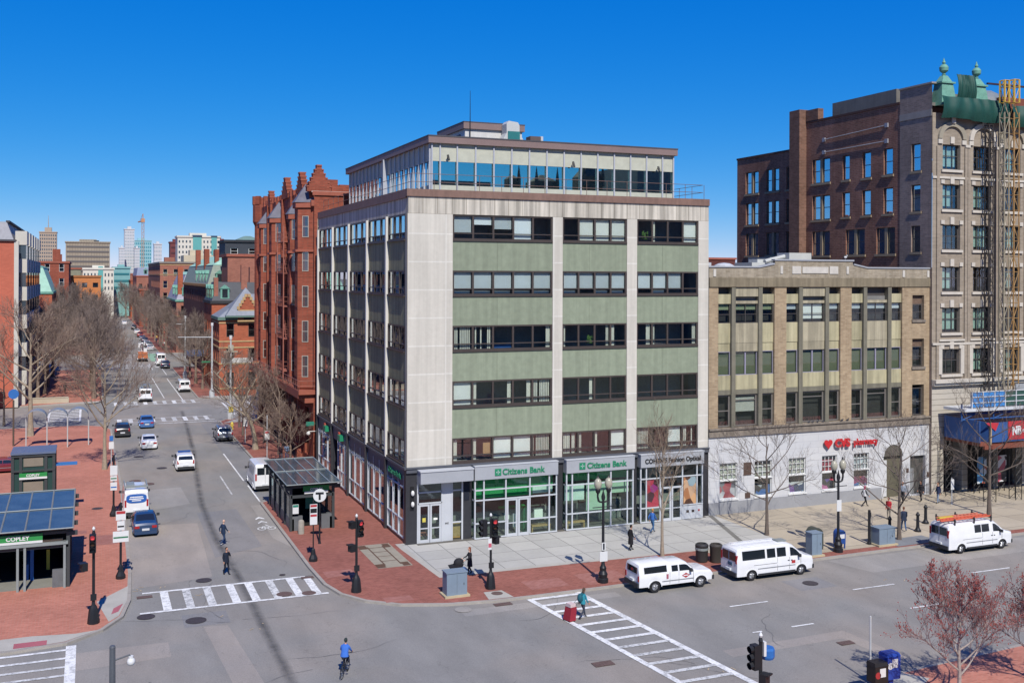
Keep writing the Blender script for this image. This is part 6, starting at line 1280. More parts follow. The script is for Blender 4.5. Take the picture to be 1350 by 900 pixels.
c = MB(); c.box(-26.9, -24.0, -2.14, -2.06, 3.08, 3.5); c.build('name_band', mGrn, st1); c = MB(); c.box(-26.9, -24.0, -2.14, -2.06, 2.93, 3.08); c.build('name_band_base', mSignW, st1)
text('lettering', 'COPLEY', .36, (-25.4, -2.16, 3.16), FF, mSignW, st1, .01, .012)
c = MB(); c.box(-31.3, -22.7, -1.7, 6.6, -.01, .02); c.build('floor', M('station_floor', '#8c8a80', .8, .1), st1)
c = MB(); c.box(-31.2, -25.2, .6, 6.4, .03, .05); c.box(-24.9, -22.9, .6, 6.4, .03, .05); c.box(-31.2, -22.8, 6.0, 6.5, .05, 2.4); c.build('stairwell', M('stair_dark', '#26241f', .9, .2), st1)
c = MB(); c.box(-25.2, -24.9, .4, 6, 0, 1.0); c.box(-24.8, -24.6, .2, .4, 0, 2.0); c.build('blue_panel', M('sign_blue'), st1)
c = MB(); c.box(-23.9, -23.7, 1.4, 1.5, .3, 1.6); c.build('yellow_notice', M('sticker_yellow', '#d9c93a'), st1)
c = MB(); c.box(-24.9, -22.9, .3, .5, 2.0, 2.5); c.box(-31, -25.4, .3, .5, 2.0, 2.5); c.build('light_strip', M('light_strip', '#e8e4b8', .5, 0), st1)
st2 = station(-7.1, -3.85, 7.1, 16.8, 3.65, 3.75, 'smaller glass-roofed station entrance on the right kerb beside the white van', 5, .45)
c = MB(); c.box(-6.2, -4.2, 6.9, 6.98, 2.98, 3.4); c.build('name_band', mGrn, st2); c = MB(); c.box(-6.1, -4.3, 6.9, 6.98, 2.8, 2.98); c.build('name_band_base', mSignW, st2)
text('lettering', 'COPLEY', .26, (-5.2, 6.88, 3.04), FF, mSignW, st2, .01, .01)
c = MB(); c.box(-6.95, -4.0, 8.4, 16.5, .01, .04); c.box(-6.9, -4.05, 15.8, 16.5, .04, 2.6); c.build('stairwell', M('stair_dark'), st2)
c = MB(); c.box(-7.0, -6.55, 6.86, 6.94, 1.35, 2.05); c.build('map_panel', mSignW, st2); c = MB(); c.box(-6.98, -6.57, 6.85, 6.86, 1.85, 2.03); c.build('map_header', M('sign_teal'), st2)
c = MB(); c.box(-5.6, -4.6, 9, 9.1, 1.2, 2.2); c.build('green_sign', M('sign_teal'), st2)
# elevator house
e = empty('elevator_house', (-25.5, 21.5, 0), 'square glass elevator tower with a flat blue-grey roof and COPLEY band on the plaza', 'elevator')
x0, x1, y0, y1 = -27.05, -24.0, 20.0, 23.2
c = MB()
for x in (x0, x0+.6, x1-.6, x1):
    for y in (y0, y1): c.box(x-.11, x+.11, y-.11, y+.11, 0, 4.9)
for z in (3.55, 4.75): c.box(x0-.05, x1+.05, y0-.14, y0+.02, z, z+.12); c.box(x0-.1, x0+.1, y0, y1, z, z+.12); c.box(x1-.1, x1+.1, y0, y1, z, z+.12)
c.build('steel_frame', mSteel, e)
c = MB(); c.box(x0+.05, x1-.05, y0+.04, y1-.04, .05, 4.9); c.build('glass_wall', M('elevator_glass', (.03, .06, .055), .08, 0, spec=.8), e)
c = MB(); c.box(x0+.8, x1-.8, y0-.02, y0+.03, 3.95, 4.65); c.box(x0+.8, x1-.8, y0-.02, y0+.03, .3, 2.7); c.build('tan_blind', M('tan_blind', '#8b8170', .8, .08), e)
c = MB(); c.box(x0-.15, x1+.15, y0-.2, y1+.2, 4.95, 5.1); c.build('flat_roof', M('roof_blue_grey', '#66748f', .4, .06), e)
c = MB(); c.box(x0+.5, x1-.5, y0-.2, y0-.12, 3.12, 3.45); c.build('name_band', mGrn, e); c = MB(); c.box(x0+.5, x1-.5, y0-.2, y0-.12, 2.95, 3.12); c.build('name_band_base', mSignW, e)
text('lettering', 'COPLEY', .27, (-25.55, y0-.22, 3.18), FF, mSignW, e, .01, .01)
c = MB(); c.box(x1+.1, x1+1.75, 20.2, 21.3, 3.85, 3.95); c.build('blue_canopy', M('canopy_blue', '#2f7fc4', .3, .05), e)
# arched canopy frames on the plaza
e = empty('arched_canopy', (-25, 56, 0), 'row of slender white posts joined by three small arched roofs on the brick plaza', 'canopy')
xs = [-27.9, -25.75, -23.6, -21.4]
for i, x in enumerate(xs): c = MB(); c.tube([(x, 56-(.9 if i == 2 else 0), 0), (x, 56-(.9 if i == 2 else 0), 3.3)], .07, 7); c.build('post', mStGrey, e)
for i in range(3):
    c = MB(); m = (xs[i]+xs[i+1])/2; r = (xs[i+1]-xs[i])/2; n = 10
    pr = [(m+r*math.cos(math.pi*k/n), 3.3+r*.85*math.sin(math.pi*k/n)) for k in range(n+1)]
    for k in range(n): c.hexa([(pr[k+1][0], 55.2, pr[k+1][1]), (pr[k][0], 55.2, pr[k][1]), (pr[k][0], 57.2, pr[k][1]), (pr[k+1][0], 57.2, pr[k+1][1]), (pr[k+1][0], 55.2, pr[k+1][1]+.07), (pr[k][0], 55.2, pr[k][1]+.07), (pr[k][0], 57.2, pr[k][1]+.07), (pr[k+1][0], 57.2, pr[k+1][1]+.07)])
    c.build('arched_roof', M('canopy_roof', '#8c97a3', .4, .1), e)
e = empty('blue_flag_sign', (-29.3, 58, 0), 'dark pole with a blue round parking sign beside the arched canopy', 'sign'); c = MB(); c.tube([(0, 0, 0), (0, 0, 5.2)], .1, 7); c.build('pole', M('pole_brown', '#5f5247', .8), e, local=True)
c = MB(); c.tube([(0, -.1, 5.9), (0, .05, 5.9)], .55, 16); c.build('disc', M('sign_blue'), e, local=True)
e = empty('parking_pay_booth', (-34.2, 92, 0), 'old sign pillar with pale green top and a blue P panel at the left edge', 'sign'); c = MB(); c.box(-.25, .25, -.25, .25, 0, 4.4); c.build('pillar', M('pole_brown'), e, local=True)
c = MB(); c.box(-.8, .8, -.3, .3, 4.4, 6.0); pn = c.build('blue_panel', M('panel_blue', '#3f74b0', .5), e, local=True); text('lettering', 'P', 1.1, (-34.2, 91.66, 4.75), FF, mSignW, e, .02, .03)
c = MB(); c.prism([(-1, -.5), (1, -.5), (1, .5), (-1, .5)], 6.0, 6.5, [(-.2, -.1), (.2, -.1), (.2, .1), (-.2, .1)]); c.box(-.8, .8, -.35, .35, 3.9, 4.4); c.build('green_cap', mCop, e, local=True)
# cabinets, boxes, bins
def cabinet(x, y, lx, ly, h, label, plinth=True, mat=mGreyCab, ang=0):
    e = empty('utility_cabinet', (x, y, 0), label, 'cabinet'); c = MB(); c.obox(0, 0, lx, ly, .12, h, ang); c.obox(0, 0, lx+.08, ly+.08, h, h+.06, ang); b_ = c.build('cabinet_body', mat, e, local=True)
    c = MB(); c.obox(0, -ly/2-.006, .012, .01, .2, h-.08, 0); c.box(lx*.32, lx*.36, -ly/2-.03, -ly/2, h*.5, h*.58); c.build('door_seam', M('seam_grey', '#5c6872'), b_, local=True)
    if plinth: c = MB(); c.obox(0, 0, lx+.3, ly+.3, 0, .12, ang); c.build('plinth', M('plinth_tan', '#c0b08a', .9, .1), e, local=True)
cabinet(-.62, -12.45, 1.3, .85, 1.45, 'tall grey-blue signal cabinet on a tan plinth at the bank corner kerb')
cabinet(25.75, -13.05, .85, .7, 1.6, 'grey-green cabinet behind the white passenger van, left of the dark green bin')
cabinet(32.4, -12.45, 1.45, .9, 1.25, 'low wide grey cabinet on a pale slab between dark post and bollard')
e = empty('relay_mailbox', (26.95, -11.6, 0), 'dark olive rounded-top mail relay box beside the grey cabinet', 'mailbox')
def mailbox(e, w, d, h, mat, leg):
    c = MB(); n = 8; pr = [(-w/2, leg), (w/2, leg), (w/2, h-w/2)]+[(w/2*math.cos(math.pi*k/n), h-w/2+w/2*math.sin(math.pi*k/n)) for k in range(1, n)]+[(-w/2, h-w/2)]
    c.yprism(pr, -d/2, d/2); c.build('box_body', mat, e, smooth=40, local=True); c = MB()
    for sx in (-1, 1):
        for sy in (-1, 1): c.box(sx*(w/2-.05)-.04, sx*(w/2-.05)+.04, sy*(d/2-.05)-.04, sy*(d/2-.05)+.04, 0, leg)
    c.build('legs', mat, e, local=True)
mailbox(e, .95, .8, 1.55, M('olive_box', '#4c5048', .5, .08), .15); e.rotation_euler.z = 0
e = empty('mailbox', (28.75, -12.1, 0), 'blue letter box with a rounded top right of the black lamp post', 'mailbox'); mailbox(e, .62, .6, 1.35, M('mail_blue', '#1e4f9c', .45, .06), .35)
c = MB(); c.box(-.2, .2, -.325, -.315, .75, 1.05); c.build('mail_emblem', mSignW, e, local=True); c = MB(); c.box(-.26, .26, -.34, -.315, 1.15, 1.25); c.build('slot_handle', M('mail_blue_dark', '#14356b', .5), e, local=True)
for x, y, lb_, strip in ((17.55, -11.55, 'left one of two dark bins behind the pickup, with a pale band at its rim', True), (18.4, -12.0, 'right one of two dark bins behind the pickup, plain brown-black', False)):
    e = empty('litter_bin', (x, y, 0), lb_, 'bin', 'dark litter bins'); c = MB(); c.lathe([(.34, 0), (.4, .05), (.44, 1.0), (.46, 1.05), (.46, 1.15), (.36, 1.25), (.3, 1.25), (.28, 1.1)], n=14); c.build('bin_body', M('bin_black', '#3a3838', .5, .1) if strip else M('bin_brown', '#46403a', .5, .1), e, smooth=30, local=True)
    if strip: c = MB(); c.lathe([(.455, .82), (.462, .98)], n=14); c.build('rim_band', mSteelL, e, local=True)
for x, y, lb_ in ((34.6, -10.7, 'black bollard right of the low grey cabinet'), (37.6, -10.4, 'black bollard nearest the rear of the white work van'), (40.1, -8.6, 'black bollard farthest back, closest to the pharmacy door'), (1.6, 103.5, 'small black bollard on the far corner by the orange house'), (-28.2, 44.5, 'short dark bollard with a white top behind the elevator tower')):
    e = empty('bollard', (x, y, 0), lb_, 'bollard', 'black iron bollards'); c = MB(); c.lathe([(.26, 0), (.26, .12), (.18, .2), (.13, .35), (.11, 1.2), (.16, 1.24), (.16, 1.32), (.11, 1.38), (.06, 1.5)], n=12); c.build('bollard_body', mBlk, e, smooth=30, local=True)
    if 'white top' in lb_: c = MB(); c.lathe([(.17, 1.22), (.17, 1.5), (.05, 1.55)], n=10); c.build('bollard_cap', mSignW, e, local=True)
e = empty('stone_bollard', (-6.5, 6.1, 0), 'round-topped granite bollard before the right station entrance', 'bollard'); c = MB(); c.lathe([(.24, 0), (.24, .85), (.2, .98), (.1, 1.05)], n=12); c.build('bollard_body', M('bollard_granite', '#a59e90', .8, .15, 3), e, smooth=30, local=True)
e = empty('fire_hydrant', (-4.6, 62.5, 0), 'yellow-topped signal pole base on the pavement before the silver SUV', 'hydrant'); c = MB(); c.lathe([(.2, 0), (.2, .1), (.14, .15), (.14, .6), (.2, .65), (.14, .85), (.05, .95)], n=10); c.tube([(-.22, 0, .5), (.22, 0, .5)], .06, 6); c.build('hydrant_body', M('hydrant_yellow', '#d9c034', .5), e, smooth=30, local=True)
for x, y, m_, lb_, z in ((12.95, -33.9, M('news_black', '#2b2827', .4, .1), 'black newspaper box with a red emblem at the bottom edge', 1.5), (13.85, -33.7, M('news_blue', '#1f45a8', .35, .06), 'blue newspaper box with a white panel right of the black one', 1.75)):
    e = empty('newspaper_box', (x, y, 0), lb_, 'newspaper box', 'newspaper boxes'); c = MB(); c.box(-.38, .38, -.3, .3, .55, z-.15); c.hexa([(-.4, -.32, z-.15), (.4, -.32, z-.15), (.4, .32, z-.15), (-.4, .32, z-.15), (-.36, -.24, z), (.36, -.24, z), (.36, .28, z), (-.36, .28, z)]); c.box(-.12, .12, -.12, .12, .05, .55); c.box(-.35, .35, -.28, .28, 0, .06); c.build('box_body', m_, e, local=True)
    c = MB(); c.box(-.12, .22, -.315, -.3, z-.65, z-.25); c.build('window_card', mSignW, e, local=True)
    c = MB(); c.tube([(-.22, -.3, z-.55), (-.22, -.315, z-.55)], .16, 12); c.build('emblem', M('fire_red') if z < 1.6 else mSignW, e, local=True)
# white signal poles at the side street, gantry arm with street name
def tallpole(x, y, h, label, arm=None, name='signal_pole', z=0):
    e = empty(name, (x, y, z), label, 'pole'); c = MB(); c.lathe([(.42, 0), (.42, 1.0), (.3, 1.3), (.16, 1.5), (.12, h), (.05, h+.05)], n=10); c.build('pole', mStGrey, e, smooth=30, local=True)
    c = MB(); c.tube([(0, 0, h-.2), (0, 0, h+.3)], .2, 8); c.build('pole_head', mSignW, e, local=True)
    if arm: c = MB(); c.tube([(0, 0, arm[2]), (arm[0], arm[1], arm[2]+.1)], [.08, .05], 6); c.build('arm', mStGrey, e, local=True)
    return e
e = tallpole(-3.3, 98.2, 11.6, 'white signal pole with a long arm and green street sign, far right corner', (-5.2, 0, 9.6))
c = MB(); c.box(-1.6, -.3, -.05, 0, 5.6, 5.85); c.build('street_sign', M('street_green', '#2f7d52', .5), e, local=True)
e = tallpole(-4.7, 131, 11.5, 'white street light pole standing by the dark car beyond the crossing', (-1.6, 0, 10.2))
c = MB(); c.box(.2, 3.4, -.1, 0, 4.2, 5.4); c.build('blue_banner', M('banner_blue', '#3b5f9a', .6), e, local=True)
e = tallpole(-3.6, 72.2, 11.0, 'white signal pole with a yellow box at its foot on the near right corner'); c = MB(); c.box(-.3, .3, -.45, -.2, 1.0, 1.7); c.build('yellow_box', M('hydrant_yellow'), e, local=True)
c = MB(); c.box(-.9, .9, -.08, .08, 9.0, 9.2); c.box(-.35, .35, -.1, .1, 9.0, 10.0); c.build('camera_cluster', M('globe_glass'), e, local=True)
# camera pole at the bottom edge
e = empty('camera_pole', (-20.4, -24.8, RZ), 'grey pole with a white globe camera on a short arm at the bottom left edge', 'camera'); c = MB(); c.lathe([(.14, 0), (.12, 3.6), (.13, 3.62), (.1, 3.7)], n=10); c.build('pole', M('pole_slate', '#5a5f66', .5), e, local=True)
c = MB(); c.tube([(.05, 0, 3.05), (.7, -.1, 3.25), (.75, -.1, 3.1)], .035, 6); c.build('arm', M('pole_slate'), e, local=True)
c = MB(); c.ball((.75, -.1, 2.95), .18); c.tube([(.75, -.1, 3.1), (.75, -.1, 3.2)], .1, 8); g_ = c.build('camera_globe', mSignW, e, smooth=40, local=True)
# low fences and steps by the red house
c = MB()
for i in range(24): y = 35+i*.75; c.tube([(-.95, y, 0), (-.95, y, 1.1)], .02, 4)
c.tube([(-.95, 35, 1.1), (-.95, 52.5, 1.1)], .03, 4); c.tube([(-.95, 35, .2), (-.95, 52.5, .2)], .03, 4)
meta(c.build('iron_fence', mBlk), 'black iron area fence along the foot of the red brick house', 'fence')
for x0, y0, x1, y1, lb_ in ((-33, 92, -23.5, 92, 'low tan stone wall where the tree-lined walk meets the side street'), (-60, 91, -36, 91, 'low brick wall with tan cap at the left edge beyond the plaza')):
    pass
c = MB(); c.box(-29.5, -24.2, 99.4, 100, 0, .75); c.box(-29.4, -24.3, 99.35, 100.05, .75, .85); meta(c.build('low_wall', M('wall_tan', '#bdb299', .9, .1)), 'low tan stone wall at the start of the tree-lined walk', 'wall')
c = MB(); c.box(-58, -37, 93, 95.5, 0, 3.2); sh = c.build('brick_kiosk', mOr); meta(sh, 'low red brick annex with a pale doorway at the left edge behind the plaza', 'building')
c = MB(); c.box(-40, -39, 92.9, 93, 0, 2.4); c.box(-44, -43, 92.9, 93, .9, 2.4); c.build('doorway', M('pane_dark', (.02, .025, .03), .1, 0, spec=.8), sh); c = MB(); c.box(-58.2, -36.8, 92.8, 95.7, 3.2, 3.4); c.box(-40.2, -38.8, 92.85, 92.95, 2.4, 2.7); c.build('pale_trim', mStT, sh)
# ---------------------------------------------------------------- vehicles
mTyre = M('tyre', '#26262a', .85, .1); mRim = M('rim_alloy', '#b4b6ba', .3, .05, metal=.6); mRimD = M('rim_steel', '#8b8d92', .4, .05, metal=.4)
mCarGl = M('car_glass', (.012, .016, .02), .04, 0, spec=.9); mTrimB = M('bumper_black', '#3a3b3e', .6, .06); mLampR = M('tail_red', '#b01820', .2, 0); mLampW = M('head_clear', '#d9dde0', .1, 0); mPlate = M('number_plate', '#d3d6da', .5, 0); mUnder = M('underbody', (.012, .012, .013), .9, 0)
def paintm(key, col, rough=.22, metal=0): 
    m_ = M(key, col, rough, .05, 1.3, metal=metal, spec=.6); m_.node_tree.nodes['Principled BSDF'].inputs['Coat Weight'].default_value = .5; return m_
mWhiteP = paintm('paint_white', '#f2f3f4')
def vehicle(name, label, cat, loc, ang, paint, W, st, zb, zl, ax, r, sides=(), top=(), rear=None, tumble=.16, lamps='tall', bumper=True, rim=None, group=None, mirrors=1.2, lamp_z=None, detail=()):
    """lofted body: st = stations (x, roof z, width scale) from rear to front; x forward"""
    e = empty(name, loc, label, cat, group, ang); h = W/2
    xs = []
    for (a_, b_) in zip(st[:-1], st[1:]):
        n = max(1, int((b_[0]-a_[0])/.18)); 
        for k in range(n): f = k/n; xs.append(tuple(a_[i]+(b_[i]-a_[i])*f for i in range(3)))
    xs.append(st[-1])
    def arch(x):
        z = zl
        for xw in ax:
            d = abs(x-xw); R_ = r*1.16
            if d < R_: z = max(z, r*.95+math.sqrt(R_*R_-d*d)*.92)
        return z
    extra = []
    for xw in ax:
        for k in range(-6, 7): x = xw+r*1.16*math.sin(k*math.pi/12)*1.0; extra.append(x)
        extra += [xw-r*1.165, xw+r*1.165]
    def at(x):
        for a_, b_ in zip(st[:-1], st[1:]):
            if a_[0] <= x <= b_[0]: f = (x-a_[0])/max(1e-6, b_[0]-a_[0]); return (x, a_[1]+(b_[1]-a_[1])*f, a_[2]+(b_[2]-a_[2])*f)
        return st[-1] if x > st[-1][0] else st[0]
    for x in extra:
        if st[0][0] < x < st[-1][0]: xs.append(at(x))
    xs = sorted(set((round(a_, 4), b_, c_) for a_, b_, c_ in xs))
    def ring(x, zr, ws):
        w = h*ws; zlo = arch(x); zbb = min(zb, zr-.06); wt = w-tumble*max(0, zr-zbb)*1.0-.02; zmid = max(zlo+.02, min(zb*.72, zbb-.05))
        half = [(w*.97, zlo), (w, max(zmid, zlo+.01)), (w*.985, max(zbb, zmid+.02)), (wt, max(zr-.09, zbb+.03)), (wt*.86, zr-.015)]
        return [(x, y, z) for y, z in half]+[(x, 0, zr+.01)]+[(x, -y, z) for y, z in reversed(half)]
    rings = [ring(*s_) for s_ in xs]; n = len(rings[0]); c = MB(); vs = [p for q in rings for p in q]
    fs = [(i*n+j, i*n+j+1, (i+1)*n+j+1, (i+1)*n+j) for i in range(len(rings)-1) for j in range(n-1)]
    fs += [tuple(range(n)), tuple(range(len(rings)*n-1, (len(rings)-1)*n-1, -1))]
    c.add(vs, fs); body = c.build('body', paint, e, smooth=32, local=True)
    c = MB(); c.box(st[0][0]+.12, st[-1][0]-.12, -h*.8, h*.8, zl-.06, zl+.3)
    for xw in ax: c.box(xw-r*1.1, xw+r*1.1, -h*.86, h*.86, zl-.05, r*2.0)
    c.build('underbody', mUnder, e, local=True)
    def sp(x, t, o=.012):
        x_, zr, ws = at(x); w = h*ws; zbb = min(zb, zr-.06); wt = w-tumble*max(0, zr-zbb)-.02; z0, z1 = zbb, zr-.09
        return (w*.985+(wt-w*.985)*t+o, z0+(z1-z0)*t)
    for s_ in (1, -1):
        for x0, x1, t0, t1 in sides:
            sk0, sk1 = 0, 0
            if isinstance(x0, tuple): x0, sk0 = x0
            if isinstance(x1, tuple): x1, sk1 = x1
            c = MB(); m = 5; vs = []
            for k in range(m+1):
                f = k/m; xb = x0+(x1-x0)*f; xt = x0+sk0+(x1+sk1-x0-sk0)*f
                y0_, z0_ = sp(xb, t0); y1_, z1_ = sp(xt, t1); vs += [(xb, s_*y0_, z0_), (xt, s_*y1_, z1_)]
            c.add(vs, [(2*k, 2*k+2, 2*k+3, 2*k+1) for k in range(m)]); c.build('side_window', mCarGl, e, local=True)
    for nm, x0, x1, fr in top:
        c = MB(); m = 5; vs = []
        for k in range(m+1):
            x, zr, ws = at(x0+(x1-x0)*k/m); w = h*ws; zbb = min(zb, zr-.06); wt = (w-tumble*max(0, zr-zbb)-.02)*.86*fr
            for yy, dz in ((-wt, .0), (-wt*.5, .008), (0, .014), (wt*.5, .008), (wt, .0)): vs.append((x, yy, zr+dz+.004))
        c.add(vs, [(k*5+j, (k+1)*5+j, (k+1)*5+j+1, k*5+j+1) for k in range(m) for j in range(4)]); c.build(nm, mCarGl, e, smooth=40, local=True)
    xr = st[0][0]; w0 = h*st[0][2]
    if rear:
        z0, z1, hw, split = rear
        for a_, b_ in ([(-hw, hw)] if not split else [(-hw, -.05), (.05, hw)]): c = MB(); c.box(xr-.015, xr-.003, a_, b_, z0, z1); c.build('rear_window', mCarGl, e, local=True)
        if split: c = MB(); c.box(xr-.012, xr-.004, -.008, .008, zl+.3, z1+.05); c.build('door_gap', mTrimB, e, local=True)
    lz = lamp_z or ((zb-.35, zb+.25) if lamps == 'tall' else (zb-.28, zb-.1))
    for s_ in (1, -1):
        c = MB(); lw = .14 if lamps == 'tall' else .34; y0, y1 = sorted((s_*(w0*.97), s_*(w0*.97-lw))); c.box(xr-.03, xr+.1, y0, y1, *lz); c.build('tail_lamp', mLampR, e, local=True)
        xf = st[-1][0]; w1 = h*st[-1][2]; zf = min(st[-1][1]-.1, zb-.05); y0, y1 = sorted((s_*w1*.98, s_*w1*.62)); c = MB(); c.box(xf-.12, xf+.02, y0, y1, zf-.24, zf-.05); c.build('headlight', mLampW, e, local=True)
        if mirrors: x_, zr, ws = at(mirrors); c = MB(); y = s_*(h*ws+.02); c.box(x_-.07, x_+.07, min(y, y+s_*.22), max(y, y+s_*.22), zb-.02, zb+.17); c.build('mirror', mTrimB, e, local=True)
    if bumper:
        for x, d in ((xr, -1), (st[-1][0], 1)): c = MB(); c.box(min(x-.05*d, x+.1*d), max(x-.05*d, x+.1*d), -w0*.95, w0*.95, zl, zl+.25); c.build('bumper', mTrimB if bumper == 'b' else paint, e, local=True)
    c = MB(); c.box(xr-(.115 if bumper else .02), xr-.0, -.26, .26, zl+.28 if bumper != 'low' else zl+.1, zl+.42); c.build('number_plate', mPlate, e, local=True)
    for s_ in (1, -1):
        c = MB(); y = s_*h; c.box(ax[0]+r*1.3, ax[1]-r*1.3, min(y, y+s_*.008), max(y, y+s_*.008), zb*.56, zb*.56+.05); c.build('side_moulding', M('moulding_grey', '#8a8c90', .5), e, local=True)
        for xw in ax:
            c = MB(); q = []
            for k in range(13): t = math.pi*k/12; q.append((t, ))
            for k in range(12):
                t0, t1 = math.pi*k/12, math.pi*(k+1)/12; P_ = [(xw+rr*math.cos(t), r*.95+rr*math.sin(t)*.92) for rr, t in ((r*1.13, t0), (r*1.24, t0), (r*1.24, t1), (r*1.13, t1))]
                ya, yb = sorted((s_*(h-.06), s_*(h+.012))); c.hexa([(P_[0][0], ya, P_[0][1]), (P_[1][0], ya, P_[1][1]), (P_[1][0], yb, P_[1][1]), (P_[0][0], yb, P_[0][1]), (P_[3][0], ya, P_[3][1]), (P_[2][0], ya, P_[2][1]), (P_[2][0], yb, P_[2][1]), (P_[3][0], yb, P_[3][1])])
            c.build('wheel_arch', mTrimB if bumper == 'b' and paint is not mWhiteP else paint, e, local=True)
    for xw in ax:
        for s_ in (1, -1):
            c = MB(); y = s_*(h-.13); pr = [(r*.55, -.11), (r*.93, -.11), (r, -.07), (r, .07), (r*.93, .11), (r*.55, .11)]; nn = 20; vs = []
            for rr, yy in pr:
                for k in range(nn): t = 2*math.pi*k/nn; vs.append((xw+rr*math.cos(t), y+yy*s_, r+rr*math.sin(t)))
            c.add(vs, [(i*nn+k, i*nn+(k+1) % nn, (i+1)*nn+(k+1) % nn, (i+1)*nn+k) for i in range(5) for k in range(nn)]); ty = c.build('wheel', mTyre, e, smooth=30, local=True)
            c = MB(); c.tube([(xw, y-.06*s_, r), (xw, y+.07*s_, r)], [r*.6, r*.6], 16); c.tube([(xw, y+.07*s_, r), (xw, y+.1*s_, r)], [r*.25, r*.16], 10)
            for k in range(5): t = 2*math.pi*k/5+.3; c.tube([(xw+r*.15*math.cos(t), y+.08*s_, r+r*.15*math.sin(t)), (xw+r*.56*math.cos(t), y+.085*s_, r+r*.56*math.sin(t))], .035, 4)
            c.build('rim', rim or mRim, ty, local=True)
    return e
def seam(e, W, xs_, z0, z1, h=None, mat=None):
    for x in xs_:
        for s_ in (1, -1): c = MB(); y = s_*W/2*.99; c.box(x-.008, x+.008, min(y, y+s_*.008), max(y, y+s_*.008), z0, z1); c.build('door_gap', mat or mTrimB, e, local=True)
A90 = rad(90)
# full-size vans on the main street (one body, different outfits)
VAN = dict(W=2.0, st=[(-2.98, 1.93, .93), (-2.9, 2.06, .98), (-2.6, 2.12, 1), (1.0, 2.12, 1), (1.35, 2.05, 1), (2.15, 1.42, .98), (2.35, 1.3, .96), (2.9, 1.18, .92), (2.99, .98, .88)], zb=1.28, zl=.34, ax=(-1.9, 1.98), r=.37, tumble=.13, rim=mRim)
def van(label, loc, ang, sides, extra=None, rim=None):
    d = dict(VAN); e = vehicle('van', label, 'van', loc, ang, mWhiteP, sides=sides, top=[('windscreen', 1.42, 2.12, .95)], rear=(1.28, 1.84, .72, True), lamps='tall', bumper='b', mirrors=1.75, group=None, lamp_z=(1.18, 1.7), **d)
    seam(e, 2.0, (.1, 1.05, 1.95), .5, 1.3); c = MB()
    for s_ in (1, -1): c.box(.9, 1.02, s_*1.0-.02, s_*1.0+.02, 1.05, 1.1); c.box(1.15, 1.27, s_*1.0-.02, s_*1.0+.02, 1.05, 1.1)
    c.build('door_handle', mTrimB, e, local=True); c = MB(); c.box(-1.4, 1.5, -1.02, -.95, .3, .42); c.box(-1.4, 1.5, .95, 1.02, .3, .42); c.build('running_board', mTrimB, e, local=True)
    c = MB(); c.box(2.95, 3.03, -.55, .55, .72, .95); c.build('grille', mTrimB, e, local=True); c = MB()
    for k in range(7): c.box(-2.5, .9, -.72+.24*k-.02, -.72+.24*k+.02, 2.112, 2.136)
    c.build('roof_ribs', mWhiteP, e, local=True); c = MB()
    for s_ in (1, -1): c.box(-1.75, .05, min(s_*1.0, s_*1.006), max(s_*1.0, s_*1.006), .98, 1.0)
    c.build('door_track', mTrimB, e, local=True); return e
e = van('white passenger van with dark windows all along, parked behind the pickup by the kerb', (20.2, -15.3, RZ), 0, [(-2.6, -.85, .12, .88), (-.7, -.05, .12, .88), (.08, .78, .12, .88), (1.12, (2.0, -.35), .1, .85)])
c = MB(); c.box(1.2, 1.5, -1.005, -.998, .85, 1.05); c.box(1.2, 1.5, .998, 1.005, .85, 1.05); c.build('red_lettering', M('fire_red'), e, local=True)
c = MB(); c.box(-3.01, -2.99, -.35, .1, .95, 1.15); c.build('rear_plate', M('plate_teal', '#2f5f7a', .4), e, local=True)
c = MB(); c.box(.6, 1.3, -.3, .3, 2.13, 2.2); c.build('roof_vent', mSteelL, e, local=True)
wk = van('white work van with an orange ladder on its roof rack near the right edge', (38.0, -15.2, RZ), 0, [(.05, .75, .14, .85), (-.62+.0, -.02, .14, .85), (1.12, (2.0, -.35), .1, .85)])
c = MB()
for x in (-2.4, -.6, 1.0):
    c.box(x-.04, x+.04, -.95, .95, 2.3, 2.36)
    for s_ in (1, -1): c.box(x-.05, x+.05, s_*.88-.03, s_*.88+.03, 2.05, 2.48)
c.build('roof_rack', mTrimB, wk, local=True)
e = empty('ladder', (37.6, -15.4, RZ), 'orange and yellow extension ladder strapped on the white work van', 'ladder'); c = MB()
for y in (-.55, -.2): c.box(-3.2, 1.5, y-.03, y+.03, 2.37, 2.48)
for i in range(14): c.box(-3.1+i*.34, -3.05+i*.34, -.52, -.23, 2.4, 2.45)
c.build('ladder_rails', M('ladder_orange', '#e0603a', .5), e, local=True); c = MB()
for y in (.1, .45): c.box(-2.6, 1.3, y-.03, y+.03, 2.37, 2.46)
for i in range(11): c.box(-2.5+i*.34, -2.45+i*.34, .13, .42, 2.4, 2.45)
c.box(-2.3, -1.4, -.2, .1, 2.38, 2.5); c.build('ladder_upper', M('ladder_salmon', '#e07a5a', .5), e, local=True); c = MB(); c.box(-2.9, -1.6, -.15, .05, 2.38, 2.56); c.build('yellow_case', M('hydrant_yellow'), e, local=True)
